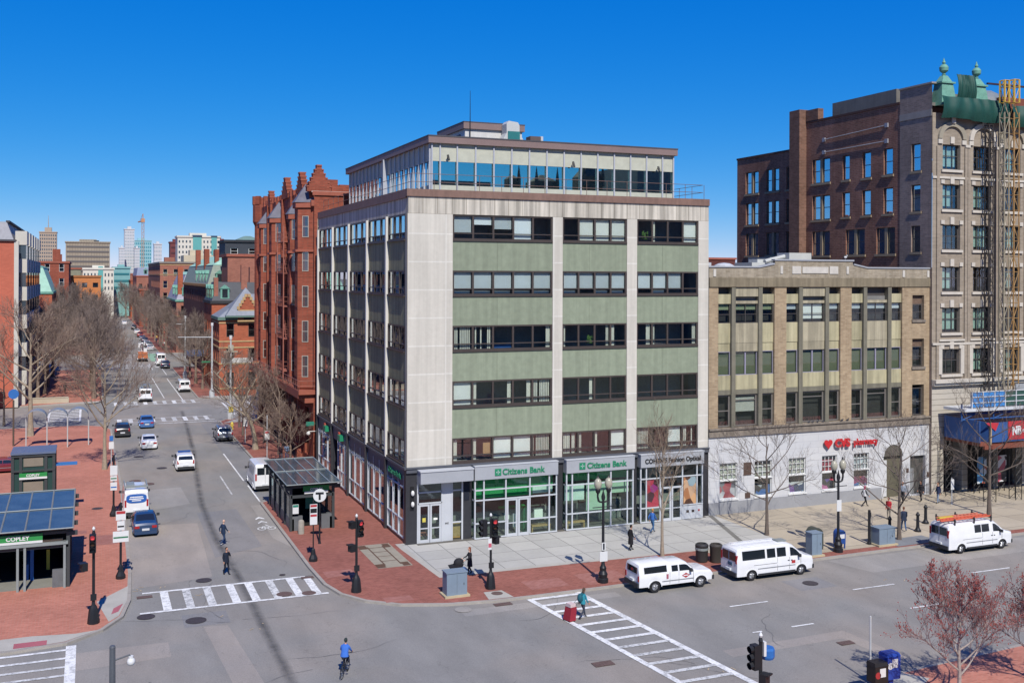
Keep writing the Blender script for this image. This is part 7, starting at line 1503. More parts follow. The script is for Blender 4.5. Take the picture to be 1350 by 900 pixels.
# pickup with a cap
e = vehicle('pickup_truck', 'white pickup with a canopy over the bed and red lozenge badges on its doors', 'pickup', (12.75, -15.3, RZ), 0, mWhiteP, W=1.9, st=[(-2.65, 1.62, .96), (-2.6, 1.78, .98), (-2.45, 1.82, 1), (-.55, 1.84, 1), (-.5, 1.74, 1), (.55, 1.74, 1), (.75, 1.7, 1), (1.35, 1.2, .98), (1.5, 1.16, .97), (2.5, 1.06, .93), (2.68, .86, .88)], zb=1.16, zl=.42, ax=(-1.55, 1.75), r=.39,
    sides=[(-2.3, -.7, .15, .8), (-.35, .1, .12, .85), (.2, (1.15, -.35), .1, .85)], top=[('windscreen', .78, 1.33, .95)], rear=(1.22, 1.6, .62, False), tumble=.2, lamps='tall', bumper='b', mirrors=.95, lamp_z=(.78, 1.12))
seam(e, 1.9, (-.5, .15, 1.2), .5, 1.2)
for s_ in (1, -1):
    c = MB(); y = s_*.955; c.add([(.35, y, .9), (.65, y, .74), (.95, y, .9), (.65, y, 1.06)], [(0, 1, 2, 3)]); c.build('lozenge_badge', M('fire_red'), e, local=True)
    c = MB(); y = s_*.957; c.add([(.48, y, .87), (.82, y, .87), (.82, y, .93), (.48, y, .93)], [(0, 1, 2, 3)]); c.build('badge_text', mWhiteP, e, local=True)
    c = MB(); c.box(-.75, -.6, y-.01 if s_ > 0 else y, y if s_ > 0 else y+.01, .8, 1.1); c.build('sticker', M('sticker_mix', '#b06070', .5, .2, 9), e, local=True)
c = MB(); c.add([(-2.67, -.2, 1.4), (-2.67, 0, 1.3), (-2.67, .2, 1.4), (-2.67, 0, 1.5)], [(0, 1, 2, 3)]); c.build('lozenge_badge', M('fire_red'), e, local=True)
# saloons and hatches on the side road, all heading away
def saloon(name, label, loc, paint, L=4.6, ang=A90, group=None, W=1.8, H=1.44, rim=None):
    k = L/4.6
    return vehicle(name, label, 'car', loc, ang, paint, W=W, st=[(-2.3*k, .86, .88), (-2.2*k, 1.0, .94), (-1.65*k, 1.07, .98), (-.95*k, H-.06, 1), (-.6*k, H, 1), (.15*k, H, 1), (.4*k, H-.05, 1), (1.15*k, 1.02, .99), (1.35*k, .97, .98), (2.1*k, .84, .93), (2.28*k, .66, .86)], zb=.93, zl=.22, ax=(-1.35*k, 1.4*k), r=.32,
        sides=[((-1.35*k, .35), (-.15*k, 0), .1, .85), (-.08*k, (1.0*k, -.42), .1, .85)], top=[('rear_window', -1.6*k, -1.0*k, .95), ('windscreen', .45*k, 1.12*k, .95)], tumble=.3, lamps='wide', bumper=True, mirrors=.75*k, group=group, rim=rim, lamp_z=(.66, .84))
def suv(name, label, loc, paint, L=4.5, W=1.86, H=1.68, ang=A90, cat='car', group=None, rz=(1.0, 1.42)):
    k = L/4.5; o = H-1.68
    return vehicle(name, label, cat, loc, ang, paint, W=W, st=[(-2.25*k, 1.0, .92), (-2.2*k, 1.1, .96), (-1.92*k, 1.56+o, .98), (-1.75*k, 1.64+o, 1), (-.5*k, 1.68+o, 1), (.3*k, 1.66+o, 1), (.5*k, 1.6+o, 1), (1.2*k, 1.15, .99), (1.35*k, 1.1, .98), (2.05*k, .98, .93), (2.24*k, .76, .87)], zb=1.06, zl=.26, ax=(-1.35*k, 1.38*k), r=.35,
        sides=[((-1.75*k, .25), (-.7*k, 0), .1, .82), ((-.62*k, 0), (.1*k, 0), .1, .85), (.18*k, (1.05*k, -.38), .1, .85)], top=[('rear_window', -2.17*k, -1.95*k, .95), ('windscreen', .55*k, 1.15*k, .95)], tumble=.24, lamps='tall', bumper='b', mirrors=.8*k, group=group, lamp_z=(.78, 1.12))
saloon('saloon_car', 'white saloon heading up the side road on the left, behind the blue one', (-15.08, 52.9, RZ), mWhiteP)
saloon('saloon_car', 'mid-blue saloon stopped just before the side-street crossing', (-14.5, 70.0, RZ), paintm('paint_blue', '#4c7fc0', .25, .3))
suv('hatchback', 'black hatchback at the left kerb near the side-street crossing', (-17.6, 63.1, RZ), paintm('paint_black', '#2c2c30'), 4.4, 1.8, 1.6)
saloon('saloon_car', 'dark blue car with red tail lamps close behind the white delivery van', (-17.4, 12.1, RZ), paintm('paint_navy', '#22436b'), 4.5, W=1.84, H=1.52)
e = suv('police_car', 'white hatchback with a blue light bar driving alone up the middle of the side road', (-12.4, 38.0, RZ), mWhiteP, 4.5, 1.84, 1.64)
c = MB(); c.box(-.5, .1, -.6, .6, 1.66, 1.76); c.build('light_bar', M('bar_blue', '#1f4f9c', .3), e, local=True)
suv('parked_suv', 'silver-grey SUV with a roof rack parked at the right kerb under the leaning tree', (-6.5, 55.8, RZ), paintm('paint_silver', '#9aa2ad', .3, .5), 4.8, 1.9, 1.75)
saloon('saloon_car', 'dark red car half hidden behind the elevator tower at the left edge', (-29.3, 41.3, 0.0), paintm('paint_maroon', '#7a1f2c'), 4.6, ang=rad(180))
suv('hatchback', 'dark blue hatchback parked just short of the far crossing by the white box van', (-6.6, 157.7, RZ), paintm('paint_navy2', '#1c2d4f'), 4.5)
def smallvan(name, label, loc, W=1.85, H=1.95, L=5.4, paint=None, split=True, win_=True, ang=A90, rearglass=True):
    k = L/5.4
    e = vehicle(name, label, 'van', loc, ang, paint or mWhiteP, W=W, st=[(-2.7*k, H-.2, .93), (-2.62*k, H-.05, .98), (-2.3*k, H, 1), (.9*k, H, 1), (1.15*k, H-.06, 1), (1.95*k, H-.72, .98), (2.1*k, H-.8, .96), (2.6*k, max(.95, H-.95), .92), (2.7*k, .8, .87)], zb=H*.6, zl=.3, ax=(-1.65*k, 1.75*k), r=.35,
        sides=([(-2.3*k, -1.1*k, .12, .8), (-.95*k, 0, .12, .8)] if win_ else [])+[(.75*k, (1.8*k, -.3), .1, .8)], top=[('windscreen', 1.22*k, 1.92*k, .95)], rear=(H*.62, H*.87, W*.36, split) if rearglass else None, tumble=.1, lamps='tall', bumper='b', mirrors=1.45*k, lamp_z=(H*.42, H*.66))
    return e
e = smallvan('van', 'white van with a ladder rack at the stop line of the side street', (-13.3, 99.5, RZ), 2.0, 2.1); c = MB()
for x in (-2.2, -.6, .8): c.box(x-.04, x+.04, -.95, .95, 2.3, 2.36); c.box(x-.05, x+.05, -.95, -.88, 2.05, 2.4); c.box(x-.05, x+.05, .88, .95, 2.05, 2.4)
c.tube([(-2.6, -.6, 2.45), (.9, -.6, 2.45)], .15, 6); c.tube([(-2.6, .55, 2.45), (1.2, .55, 2.45)], .1, 6); c.box(-2.6, .6, -.2, .3, 2.37, 2.55); c.build('ladder_rack', mSteelL, e, local=True)
smallvan('van', 'white van parked at the right kerb beyond the side street', (-6.55, 111.4, RZ), 1.9, 2.0)
e = smallvan('box_van', 'white high-roofed van parked next to the dark blue hatchback', (-7.0, 165.5, RZ), 2.0, 2.7, 5.8)
e = smallvan('panel_van', 'tall white panel van parked behind the right station entrance', (-6.55, 25.9, RZ), 1.98, 2.5, 5.6, win_=False)
c = MB(); c.box(-2.75, -2.71, .1, .45, 1.15, 1.28); c.build('red_badge', M('fire_red'), e, local=True); c = MB()
for s_ in (1, -1): c.box(-2.2, .5, min(s_*.995, s_*1.0), max(s_*.995, s_*1.0), 1.55, 2.1)
c.build('panel_recess', M('panel_grey', '#b9bcc2', .3), e, local=True)
e = smallvan('delivery_van', 'white delivery van with a big blue oval on its rear doors and a roof rack', (-17.8, 18.9, RZ), 2.0, 2.3, 5.2, win_=False, rearglass=False)
n = 24
vs = [(-2.625, .78*math.copysign(abs(math.cos(2*math.pi*k/n))**.6, math.cos(2*math.pi*k/n)), 1.62+.36*math.copysign(abs(math.sin(2*math.pi*k/n))**.6, math.sin(2*math.pi*k/n))) for k in range(n)]
c = MB(); c.add(vs, [tuple(range(n))]); c.build('oval_panel', M('oval_blue', '#1d62b8', .4), e, local=True); c = MB()
for z, w_ in ((1.75, .5), (1.6, .55), (1.46, .35)): c.box(-2.64, -2.63, -w_, w_, z-.04, z+.04)
c.build('oval_text', mWhiteP, e, local=True); c = MB()
for y in (-.85, .85): c.box(-2.3, .9, y-.04, y+.04, 2.42, 2.5); c.box(-2.2, -2.1, y-.04, y+.04, 2.25, 2.45); c.box(.7, .8, y-.04, y+.04, 2.25, 2.45)
c.box(-2.35, -2.2, -.9, .9, 2.45, 2.6); c.box(-1.4, .2, .1, .7, 2.3, 2.5); c.build('roof_rack', mSteelL, e, local=True)
# bucket truck
e = vehicle('bucket_truck', 'orange and white bucket truck in the lane before the far crossing', 'truck', (-10.2, 178.4, RZ), A90, mWhiteP, W=2.2, st=[(-3.2, 1.5, .95), (-3.1, 1.7, 1), (.6, 1.7, 1), (.65, 2.2, .95), (1.6, 2.2, .95), (2.1, 1.45, .93), (3.0, 1.3, .9), (3.1, 1.0, .85)], zb=1.3, zl=.5, ax=(-1.9, 2.1), r=.45, sides=[(.8, 1.7, .2, .8)], top=[('windscreen', 1.65, 2.05, .9)], tumble=.1, bumper='b', mirrors=1.5, lamp_z=(.9, 1.1))
c = MB(); c.box(-3.3, -.2, -1.0, 1.0, 1.72, 2.2); c.box(-3.25, -3.15, -1.05, 1.05, .8, 1.6); c.build('orange_deck', M('truck_orange', '#c9703a', .5, .1), e, local=True)
c = MB(); c.tube([(-.6, 0, 2.2), (-.8, 0, 3.2), (-2.4, .1, 4.2)], [.25, .2, .18], 8); c.tube([(-2.4, .1, 4.2), (.4, .4, 3.3)], [.16, .12], 8); c.box(.3, 1.1, .0, .8, 3.0, 4.0); c.box(-2.8, -1.4, -.9, -.2, 2.2, 3.0); c.build('boom', M('boom_white', '#dedede', .4), e, local=True)
# far parked and moving cars
cols3 = [mWhiteP, paintm('paint_grey', '#777c84', .3, .4), mWhiteP, paintm('paint_navy2', '#1c2d4f'), paintm('paint_silver', '#9aa2ad'), paintm('paint_red', '#9c2a2a'), mWhiteP, paintm('paint_black', '#2c2c30')]
far_lb = ['white car, nearest of the row parked beyond the far crossing on the right', 'grey car parked second in the row beyond the far crossing', 'white car parked third in the far right-hand row', 'navy car parked fourth in the far right-hand row', 'silver car in the middle of the far right-hand row', 'red car far up the right-hand kerb among pedestrians', 'white car near the far end of the parked row', 'black car at the very far end of the parked row']
for i, y in enumerate((214, 222, 232, 244, 258, 274, 296, 322)): (suv if i % 2 else saloon)('parked_car', far_lb[i], (-6.6, y, RZ), cols3[i], group='cars parked along the far right kerb')
saloon('moving_car', 'white car driving alone far up the street in the middle lane', (-8.5, 365, RZ), mWhiteP); suv('moving_car', 'dark car far up the street near its vanishing point', (-11, 450, RZ), paintm('paint_black', '#2c2c30'))
saloon('moving_car', 'pale car waiting at the far crossing on the left lane', (-12.8, 205, RZ), paintm('paint_silver', '#9aa2ad'))
# ---------------------------------------------------------------- people
mSkin = M('skin', '#c98f70', .7, .05); mSkinL = M('skin_light', '#dcae92', .7, .05)
def skin_mesh(name, joints, edges, radii, mats_of_edge, mats):
    me = bpy.data.meshes.new(name); me.from_pydata([Vector(j) for j in joints], edges, []); o = bpy.data.objects.new(name, me); C.objects.link(o)
    sk = o.modifiers.new('s', 'SKIN'); me.skin_vertices.new(name='') if not me.skin_vertices else None
    for i, r in enumerate(radii): v = me.skin_vertices[0].data[i]; v.radius = (r, r) if not isinstance(r, tuple) else r; v.use_root = (i == 0)
    sb = o.modifiers.new('u', 'SUBSURF'); sb.levels = 1; sb.render_levels = 1
    bpy.context.view_layer.update(); ev = bpy.data.meshes.new_from_object(o.evaluated_get(bpy.context.evaluated_depsgraph_get())); bpy.data.objects.remove(o)
    ev.materials.clear()
    for m_ in mats: ev.materials.append(m_)
    segs = [(Vector(joints[a_]), Vector(joints[b_])) for a_, b_ in edges]
    for p in ev.polygons:
        c = p.center; best = 0; bd = 1e9
        for k, (a_, b_) in enumerate(segs):
            ab = b_-a_; t = max(0, min(1, (c-a_).dot(ab)/max(1e-9, ab.length_squared))); d = (c-a_-ab*t).length
            if d < bd: bd = d; best = k
        p.material_index = mats_of_edge[best]; p.use_smooth = True
    return ev
def hand_mb(c, p, d, side):
    """palm, four fingers and a thumb closing slightly; p wrist, d direction of the forearm"""
    p = Vector(p); d = Vector(d).normalized(); u = d.cross(Vector((0, 1, 0))); u = u.normalized() if u.length > .1 else Vector((1, 0, 0)); v = d.cross(u)
    c.tube([p, p+d*.04, p+d*.09], [.026, .036, .034], 8)
    for k, L in enumerate((.065, .075, .07, .055)):
        b_ = p+d*.085+u*(.027-.018*k); c.tube([b_, b_+d*L*.5, b_+d*L*.85+v*side*.02], [.0095, .009, .0075], 5)
    b_ = p+d*.03+u*.03; c.tube([b_, b_+d*.03+u*.022, b_+d*.055+u*.024+v*side*.012], [.012, .011, .009], 5)
def person(label, loc, ang, top, bottom, pose='walk', hair='#3a2c22', h=1.72, coat=None, skin=None, shoes='#2a2624', bald=False, hat=None, woman=False, z=0, tilt=0, armpose=None, shortsleeve=False):
    e = empty('person', (loc[0], loc[1], z), label, 'person', None, ang); s = h/1.75; skin = skin or mSkin
    mt = M('cloth_'+top, top, .85, .08, 6); mb_ = M('cloth_'+bottom, bottom, .85, .08, 6); ms = M('shoe_'+shoes, shoes, .6, .05)
    J = dict(pel=(0, 0, .96), sp=(.01, 0, 1.15), ch=(.02, 0, 1.36), nk=(.03, 0, 1.5), hd=(.045, 0, 1.6), sL=(.0, .18, 1.42), sR=(.0, -.18, 1.42), hL=(0, .09, .92), hR=(0, -.09, .92))
    legs = {'walk': ((.2, .50, .3, .09), (.03, .5, -.33, .15)), 'stand': ((.02, .5, .0, .08), (.02, .5, .02, .08)), 'step': ((.12, .5, .16, .09), (.02, .5, -.16, .11)), 'cycle': ((.34, .72, .22, .35), (.38, .86, .38, .55))}[pose]
    for sd, y, (kx, kz, axx, az) in (('L', .095, legs[0]), ('R', -.095, legs[1])):
        J['k'+sd] = (kx, y*1.05, kz); J['a'+sd] = (axx, y, az); J['t'+sd] = (axx+.16, y*1.15, az-.05 if az > .12 else .035); J['he'+sd] = (axx-.04, y, az-.03)
    arms = armpose or {'walk': ((-.16, 1.15, -.08, .93), (.1, 1.15, .26, .98)), 'stand': ((-.02, 1.14, .06, .9), (-.02, 1.14, .06, .9)), 'step': ((-.08, 1.15, -.02, .92), (.04, 1.15, .16, .94)), 'push': ((.1, 1.16, .36, 1.06), (.1, 1.16, .36, 1.06)), 'cycle': ((.25, 1.2, .5, 1.05), (.25, 1.2, .5, 1.05)), 'face': ((.12, 1.2, .22, 1.48), (.1, 1.16, .22, 1.4))}[pose]
    for sd, sy, (ex, ez, wx, wz) in (('L', 1, arms[0]), ('R', -1, arms[1])): J['e'+sd] = (ex, sy*.24, ez); J['w'+sd] = (wx, sy*(.24 if wz < 1.2 else .1), wz)
    names = ['pel', 'sp', 'ch', 'nk', 'hd', 'sL', 'eL', 'wL', 'sR', 'eR', 'wR', 'hL', 'kL', 'aL', 'tL', 'hR', 'kR', 'aR', 'tR']
    R_ = dict(pel=(.125, .16), sp=(.105, .14), ch=(.115, .165), nk=.055, hd=.05, sL=.07, eL=.05, wL=.032, sR=.07, eR=.05, wR=.032, hL=.1, kL=.066, aL=.045, tL=.036, hR=.1, kR=.066, aR=.045, tR=.036)
    if woman: R_['sp'] = (.09, .115); R_['ch'] = (.105, .14)
    ed = [('pel', 'sp', 0), ('sp', 'ch', 0), ('ch', 'nk', 0), ('nk', 'hd', 2), ('ch', 'sL', 0), ('sL', 'eL', 0), ('eL', 'wL', 2 if shortsleeve else 0), ('ch', 'sR', 0), ('sR', 'eR', 0), ('eR', 'wR', 2 if shortsleeve else 0), ('pel', 'hL', 1), ('hL', 'kL', 1), ('kL', 'aL', 1), ('aL', 'tL', 3), ('pel', 'hR', 1), ('hR', 'kR', 1), ('kR', 'aR', 1), ('aR', 'tR', 3)]
    if tilt:
        ct, st_ = math.cos(tilt), math.sin(tilt)
        for k in ('sp', 'ch', 'nk', 'hd', 'sL', 'sR') + (() if pose == 'cycle' else ('eL', 'wL', 'eR', 'wR')): x, y, zz = J[k]; zz -= .96; J[k] = (x*ct+zz*st_, y, .96+zz*ct-x*st_)
    jt = [tuple(q*s for q in J[k]) for k in names]; idx = {k: i for i, k in enumerate(names)}
    rr = [tuple(q*s for q in R_[k]) if isinstance(R_[k], tuple) else R_[k]*s for k in names]
    me = skin_mesh('body', jt, [(idx[a_], idx[b_]) for a_, b_, _ in ed], rr, [m_ for _, _, m_ in ed], [mt, mb_, skin, ms]); mk('body', me, e)
    hx, hy, hz = [q*s for q in J['hd']]; c = MB(); c.ball((hx+.005, 0, hz+.1), .098, .077, .12, 12, 9); c.add([(hx+.095, 0, hz+.12), (hx+.122, 0, hz+.085), (hx+.095, .018, hz+.08), (hx+.095, -.018, hz+.08)], [(0, 1, 2), (0, 3, 1), (1, 3, 2)])
    for sy in (1, -1): c.ball((hx, sy*.078, hz+.095), .018, .01, .03, 6, 4)
    hdm = c.build('head', skin, e, smooth=60, local=True)
    c = MB()
    for sy in (1, -1): c.ball((hx+.09, sy*.032, hz+.115), .012, .014, .009, 6, 4)
    c.build('eyes', M('eye_dark', '#1d1714', .4, 0), hdm, local=True); c = MB(); c.box(hx+.088, hx+.1, -.024, .024, hz+.048, hz+.056); c.build('mouth', M('lip', '#9c5a4c', .6, 0), hdm, local=True)
    if not bald:
        c = MB(); c.ball((hx-.018, 0, hz+.125), .102, .087, .115, 12, 8)
        if woman: c.ball((hx-.06, 0, hz+.0), .06, .085, .14, 8, 6)
        c.build('hair' if not hat else 'hat', M('hair_'+(hat or hair), hat or hair, .8, .1, 8), e, smooth=60, local=True)
    for sd, sg in (('L', 1), ('R', -1)):
        wv = Vector(J['w'+sd])*s; dv = (Vector(J['w'+sd])-Vector(J['e'+sd])); c = MB(); hand_mb(c, wv, dv, -sg); c.build('hand', skin, e, smooth=60, local=True)
    if coat:
        z0, col = coat; c = MB(); prof = [(z0, .21 if z0 < .8 else .17), (.8, .19), (.98, .17), (1.15, .145), (1.3, .16), (1.42, .15), (1.5, .08)]; n = 14; vs = []
        prof = [q for q in prof if q[0] >= z0]
        for zz, r_ in prof:
            sh = math.sin(tilt)*max(0, zz-.96)
            for k in range(n): t = 2*math.pi*k/n; vs.append(((.01+sh+r_*.82*math.cos(t))*s, r_*1.22*math.sin(t)*s, zz*s))
        c.add(vs, [(i*n+k, i*n+(k+1) % n, (i+1)*n+(k+1) % n, (i+1)*n+k) for i in range(len(prof)-1) for k in range(n)]); c.build('coat', M('coat_'+col, col, .85, .1, 5), e, smooth=60, local=True)
    return e
person('bald man in a navy jacket and jeans walking across the middle of the side road', (-12.3, 5.3), rad(30), '#1f3350', '#2e4468', 'walk', bald=True, h=1.78, coat=(.85, '#1f3350'), skin=mSkinL, shoes='#c9c9c9', z=RZ)
person('person all in dark navy, hand raised to the face, in the side road', (-13.0, -2.4), rad(-60), '#1d2738', '#1c2230', 'step', h=1.72, armpose=((.14, 1.2, .2, 1.5), (-.02, 1.14, .06, .9)), coat=(.8, '#1c2638'), z=RZ)
person('woman in a long black coat pushing a pram on the pale slabs', (1.75, -8.6), rad(180), '#2a2a2e', '#26262a', 'step', h=1.7, hair='#8a4a2c', coat=(.55, '#2a2a2e'), woman=True, armpose=((.16, 1.16, .42, 1.05), (.16, 1.16, .42, 1.05)), skin=mSkinL)
person('person with a teal jacket and backpack pulling a red suitcase over the long crosswalk', (4.9, -18.9), rad(15), '#1592a5', '#3c4252', 'walk', h=1.68, hair='#5a4636', z=RZ, tilt=.12, woman=True, coat=(.9, '#1592a5'))
person('person in a long black coat walking in front of the bank windows', (14.4, -7.2), rad(0), '#232226', '#232226', 'step', h=1.74, coat=(.45, '#232226'), hair='#1f1a18')
person('person with a yellow and blue top and jeans striding past the optician door', (18.4, -3.3), rad(20), '#2f6fc0', '#3f6f9c', 'walk', h=1.76, hat='#c98a2c', coat=(1.0, '#2f6fc0'))
person('woman with a pink bag, white top and black leggings walking by the pharmacy', (39.75, -2.0), rad(-10), '#3a3a40', '#222226', 'walk', h=1.7, hair='#cf3f7a', coat=(.95, '#d9d9d9'), woman=True)
person('man in a bright red jacket and grey trousers looking down near the bollards', (38.4, -6.4), rad(200), '#c8202c', '#8d8578', 'stand', h=1.72, armpose=((.1, 1.18, .3, 1.12), (-.02, 1.14, .06, .9)), coat=(.88, '#c8202c'), hair='#3a3a3a')
person('heavyset man in a navy jacket and jeans beside the street tree', (36.7, -9.9), rad(60), '#2c3850', '#2f5a8a', 'walk', h=1.8, coat=(.8, '#2c3850'), hair='#7a4a30')
person('person in a pale shirt and black trousers at the arched doorway', (43.9, -2.0), rad(200), '#9aa9bb', '#24242a', 'step', h=1.74, hair='#8a5a3c')
person('woman in a black coat with black trousers before the side door', (45.75, -2.2), rad(180), '#26242a', '#242228', 'step', h=1.74, coat=(.7, '#26242a'), woman=True)
person('person in a dark blue jacket and pale jeans, rightmost of the group by the door', (46.6, -3.3), rad(170), '#2c3a5c', '#8a9ab0', 'step', h=1.74, coat=(.85, '#2c3a5c'), hair='#6a4a34')
person('woman with a pink hat and floral bag on the brick pavement by the red house', (-2.6, 38.3), rad(-80), '#5a3f4a', '#3b4a5c', 'step', h=1.7, hat='#b5525c', coat=(.8, '#4a3440'), woman=True)
person('person in a pale blue jacket beside the woman with the pink hat', (-2.05, 37.8), rad(-80), '#7a94b5', '#2f4a70', 'step', h=1.76, hair='#2a2422')
person('person standing in dark clothes under the far corner house', (1.5, 99.0), rad(180), '#3c3c46', '#2c2c36', 'stand', h=1.72)
person('pedestrian in dark clothes far up the left tree-lined walk', (-25, 112), rad(90), '#3a3a42', '#2c2c34', 'walk', h=1.74)
for i, (x, y, c1, lb_) in enumerate(((-3.6, 212, '#a8383c', 'red'), (-2.8, 220, '#c9c9c9', 'white'), (-3.9, 236, '#3b4f7a', 'blue'), (-3.0, 250, '#c9a83c', 'yellow'), (-2.4, 262, '#40303a', 'plum'))):
    person('distant pedestrian with a %s top on the far right pavement' % lb_, (x, y), rad(-90), c1, '#2c2c36', 'walk', h=1.74)
cy = person('cyclist in a bright blue hooded jacket and helmet, seen from behind', (-9.72, -22.3), rad(62), '#2c6fd0', '#2a3048', 'cycle', h=1.76, hat='#2b3a3a', coat=(.95, '#2c6fd0'), tilt=.35, z=RZ)
bk_ = empty('bicycle', (-9.72, -22.3, RZ), 'dark bicycle ridden by the cyclist in the blue jacket', 'bicycle', None, rad(62))
for x in (-.4, .65):
    c = MB(); n = 22
    c.tube([(x+.33*math.cos(2*math.pi*k/n), 0, .34+.33*math.sin(2*math.pi*k/n)) for k in range(n+1)], .018, 5)
    wq = c.build('wheel', mTyre, bk_, local=True); c = MB()
    for k in range(8): c.tube([(x, 0, .34), (x+.32*math.cos(k*math.pi/4), 0, .34+.32*math.sin(k*math.pi/4))], .004, 3)
    c.build('spokes', mSteelL, wq, local=True)
c = MB()
for a_, b_ in (((-.4, 0, .34), (.0, 0, .3)), ((-.4, 0, .34), (-.12, 0, .82)), ((.0, 0, .3), (-.14, 0, .9)), ((-.12, 0, .8), (.48, 0, .86)), ((.0, 0, .3), (.5, 0, .78)), ((.46, 0, .98), (.65, 0, .34))): c.tube([a_, b_], .02, 6)
c.build('frame', mBlk, bk_, local=True); c = MB(); c.tube([(.5, .28, 1.0), (.44, .0, 1.0), (.5, -.28, 1.0)], .016, 6); c.build('handlebar', mBlk, bk_, local=True); c = MB(); c.box(-.28, .0, -.06, .06, .9, .95); c.build('saddle', mBlk, bk_, local=True)
c = MB(); c.tube([(0, -.12, .3), (0, .12, .3)], .02, 6); c.box(-.05, .05, .1, .2, .28, .32); c.box(-.05, .05, -.2, -.1, .28, .32); c.build('pedals', mBlk, bk_, local=True)
# pram, suitcase, backpack, bags
e = empty('pram', (.85, -8.6, 0), 'black hooded pram pushed by the woman in the long coat', 'pram', None, rad(180))
for x, y, r in ((-.28, -.26, .15), (-.28, .26, .15), (.42, 0, .12)): c = MB(); c.tube([(x, y-.03, r), (x, y+.03, r)], r, 12); c.build('wheel', mTyre, e, local=True)
c = MB(); c.tube([(-.28, -.26, .15), (.1, -.2, .5), (-.7, -.2, 1.05)], .018, 5); c.tube([(-.28, .26, .15), (.1, .2, .5), (-.7, .2, 1.05)], .018, 5); c.tube([(-.7, -.2, 1.05), (-.7, .2, 1.05)], .022, 5); c.tube([(.42, 0, .12), (.1, 0, .5)], .02, 5); c.build('frame', mSteelL, e, local=True)
c = MB(); c.hexa([(-.25, -.22, .5), (.4, -.22, .42), (.4, .22, .42), (-.25, .22, .5), (-.35, -.25, .8), (.55, -.25, .68), (.55, .25, .68), (-.35, .25, .8)]); c.build('seat', M('pram_black', '#25262a', .8, .1), e, local=True)
c = MB(); c.ball((-.12, 0, .8), .36, .27, .34, 12, 8); c.build('hood', M('pram_black'), e, smooth=50, local=True); c = MB(); c.box(-.5, -.25, -.2, .2, .25, .5); c.build('blue_basket', M('sign_blue'), e, local=True)
e = empty('suitcase', (4.15, -18.95, RZ), 'red wheeled suitcase with a white bag on top, pulled over the crosswalk', 'suitcase', None, rad(15))
c = MB(); c.hexa([(-.35, -.3, .08), (.1, -.3, .05), (.1, .3, .05), (-.35, .3, .08), (-.2, -.27, .8), (.2, -.27, .8), (.2, .27, .8), (-.2, .27, .8)]); c.build('case_body', M('case_red', '#a01c30', .7, .1), e, local=True)
c = MB(); c.box(-.22, .16, -.22, .2, .81, 1.0); c.build('white_bag', M('bag_pink_white', '#dcc3c0', .8, .1), e, local=True); c = MB(); c.tube([(.15, .15, .8), (.55, .15, 1.05)], .012, 5); c.tube([(.15, -.15, .8), (.55, -.15, 1.05)], .012, 5); c.tube([(.55, .15, 1.05), (.55, -.15, 1.05)], .015, 5); c.build('handle', mBlk, e, local=True)
for s_ in (-1, 1): c = MB(); c.tube([(-.3, s_*.24-.02, .06), (-.3, s_*.24+.02, .06)], .06, 10); c.build('wheel', mTyre, e, local=True)
e = empty('backpack', (4.9, -18.9, RZ), 'dark teal backpack on the back of the person with the suitcase', 'bag', None, rad(15)); c = MB(); c.ball((-.2, 0, 1.22), .15, .17, .26, 10, 8); c.build('bag_body', M('bag_teal', '#13606e', .8, .1), e, smooth=50, local=True)
c = MB()
for s_ in (-1, 1): c.tube([(-.1, s_*.1, 1.1), (.17, s_*.12, 1.25), (.05, s_*.1, 1.47), (-.12, s_*.09, 1.42)], .02, 5)
c.build('straps', M('bag_teal'), e, local=True)
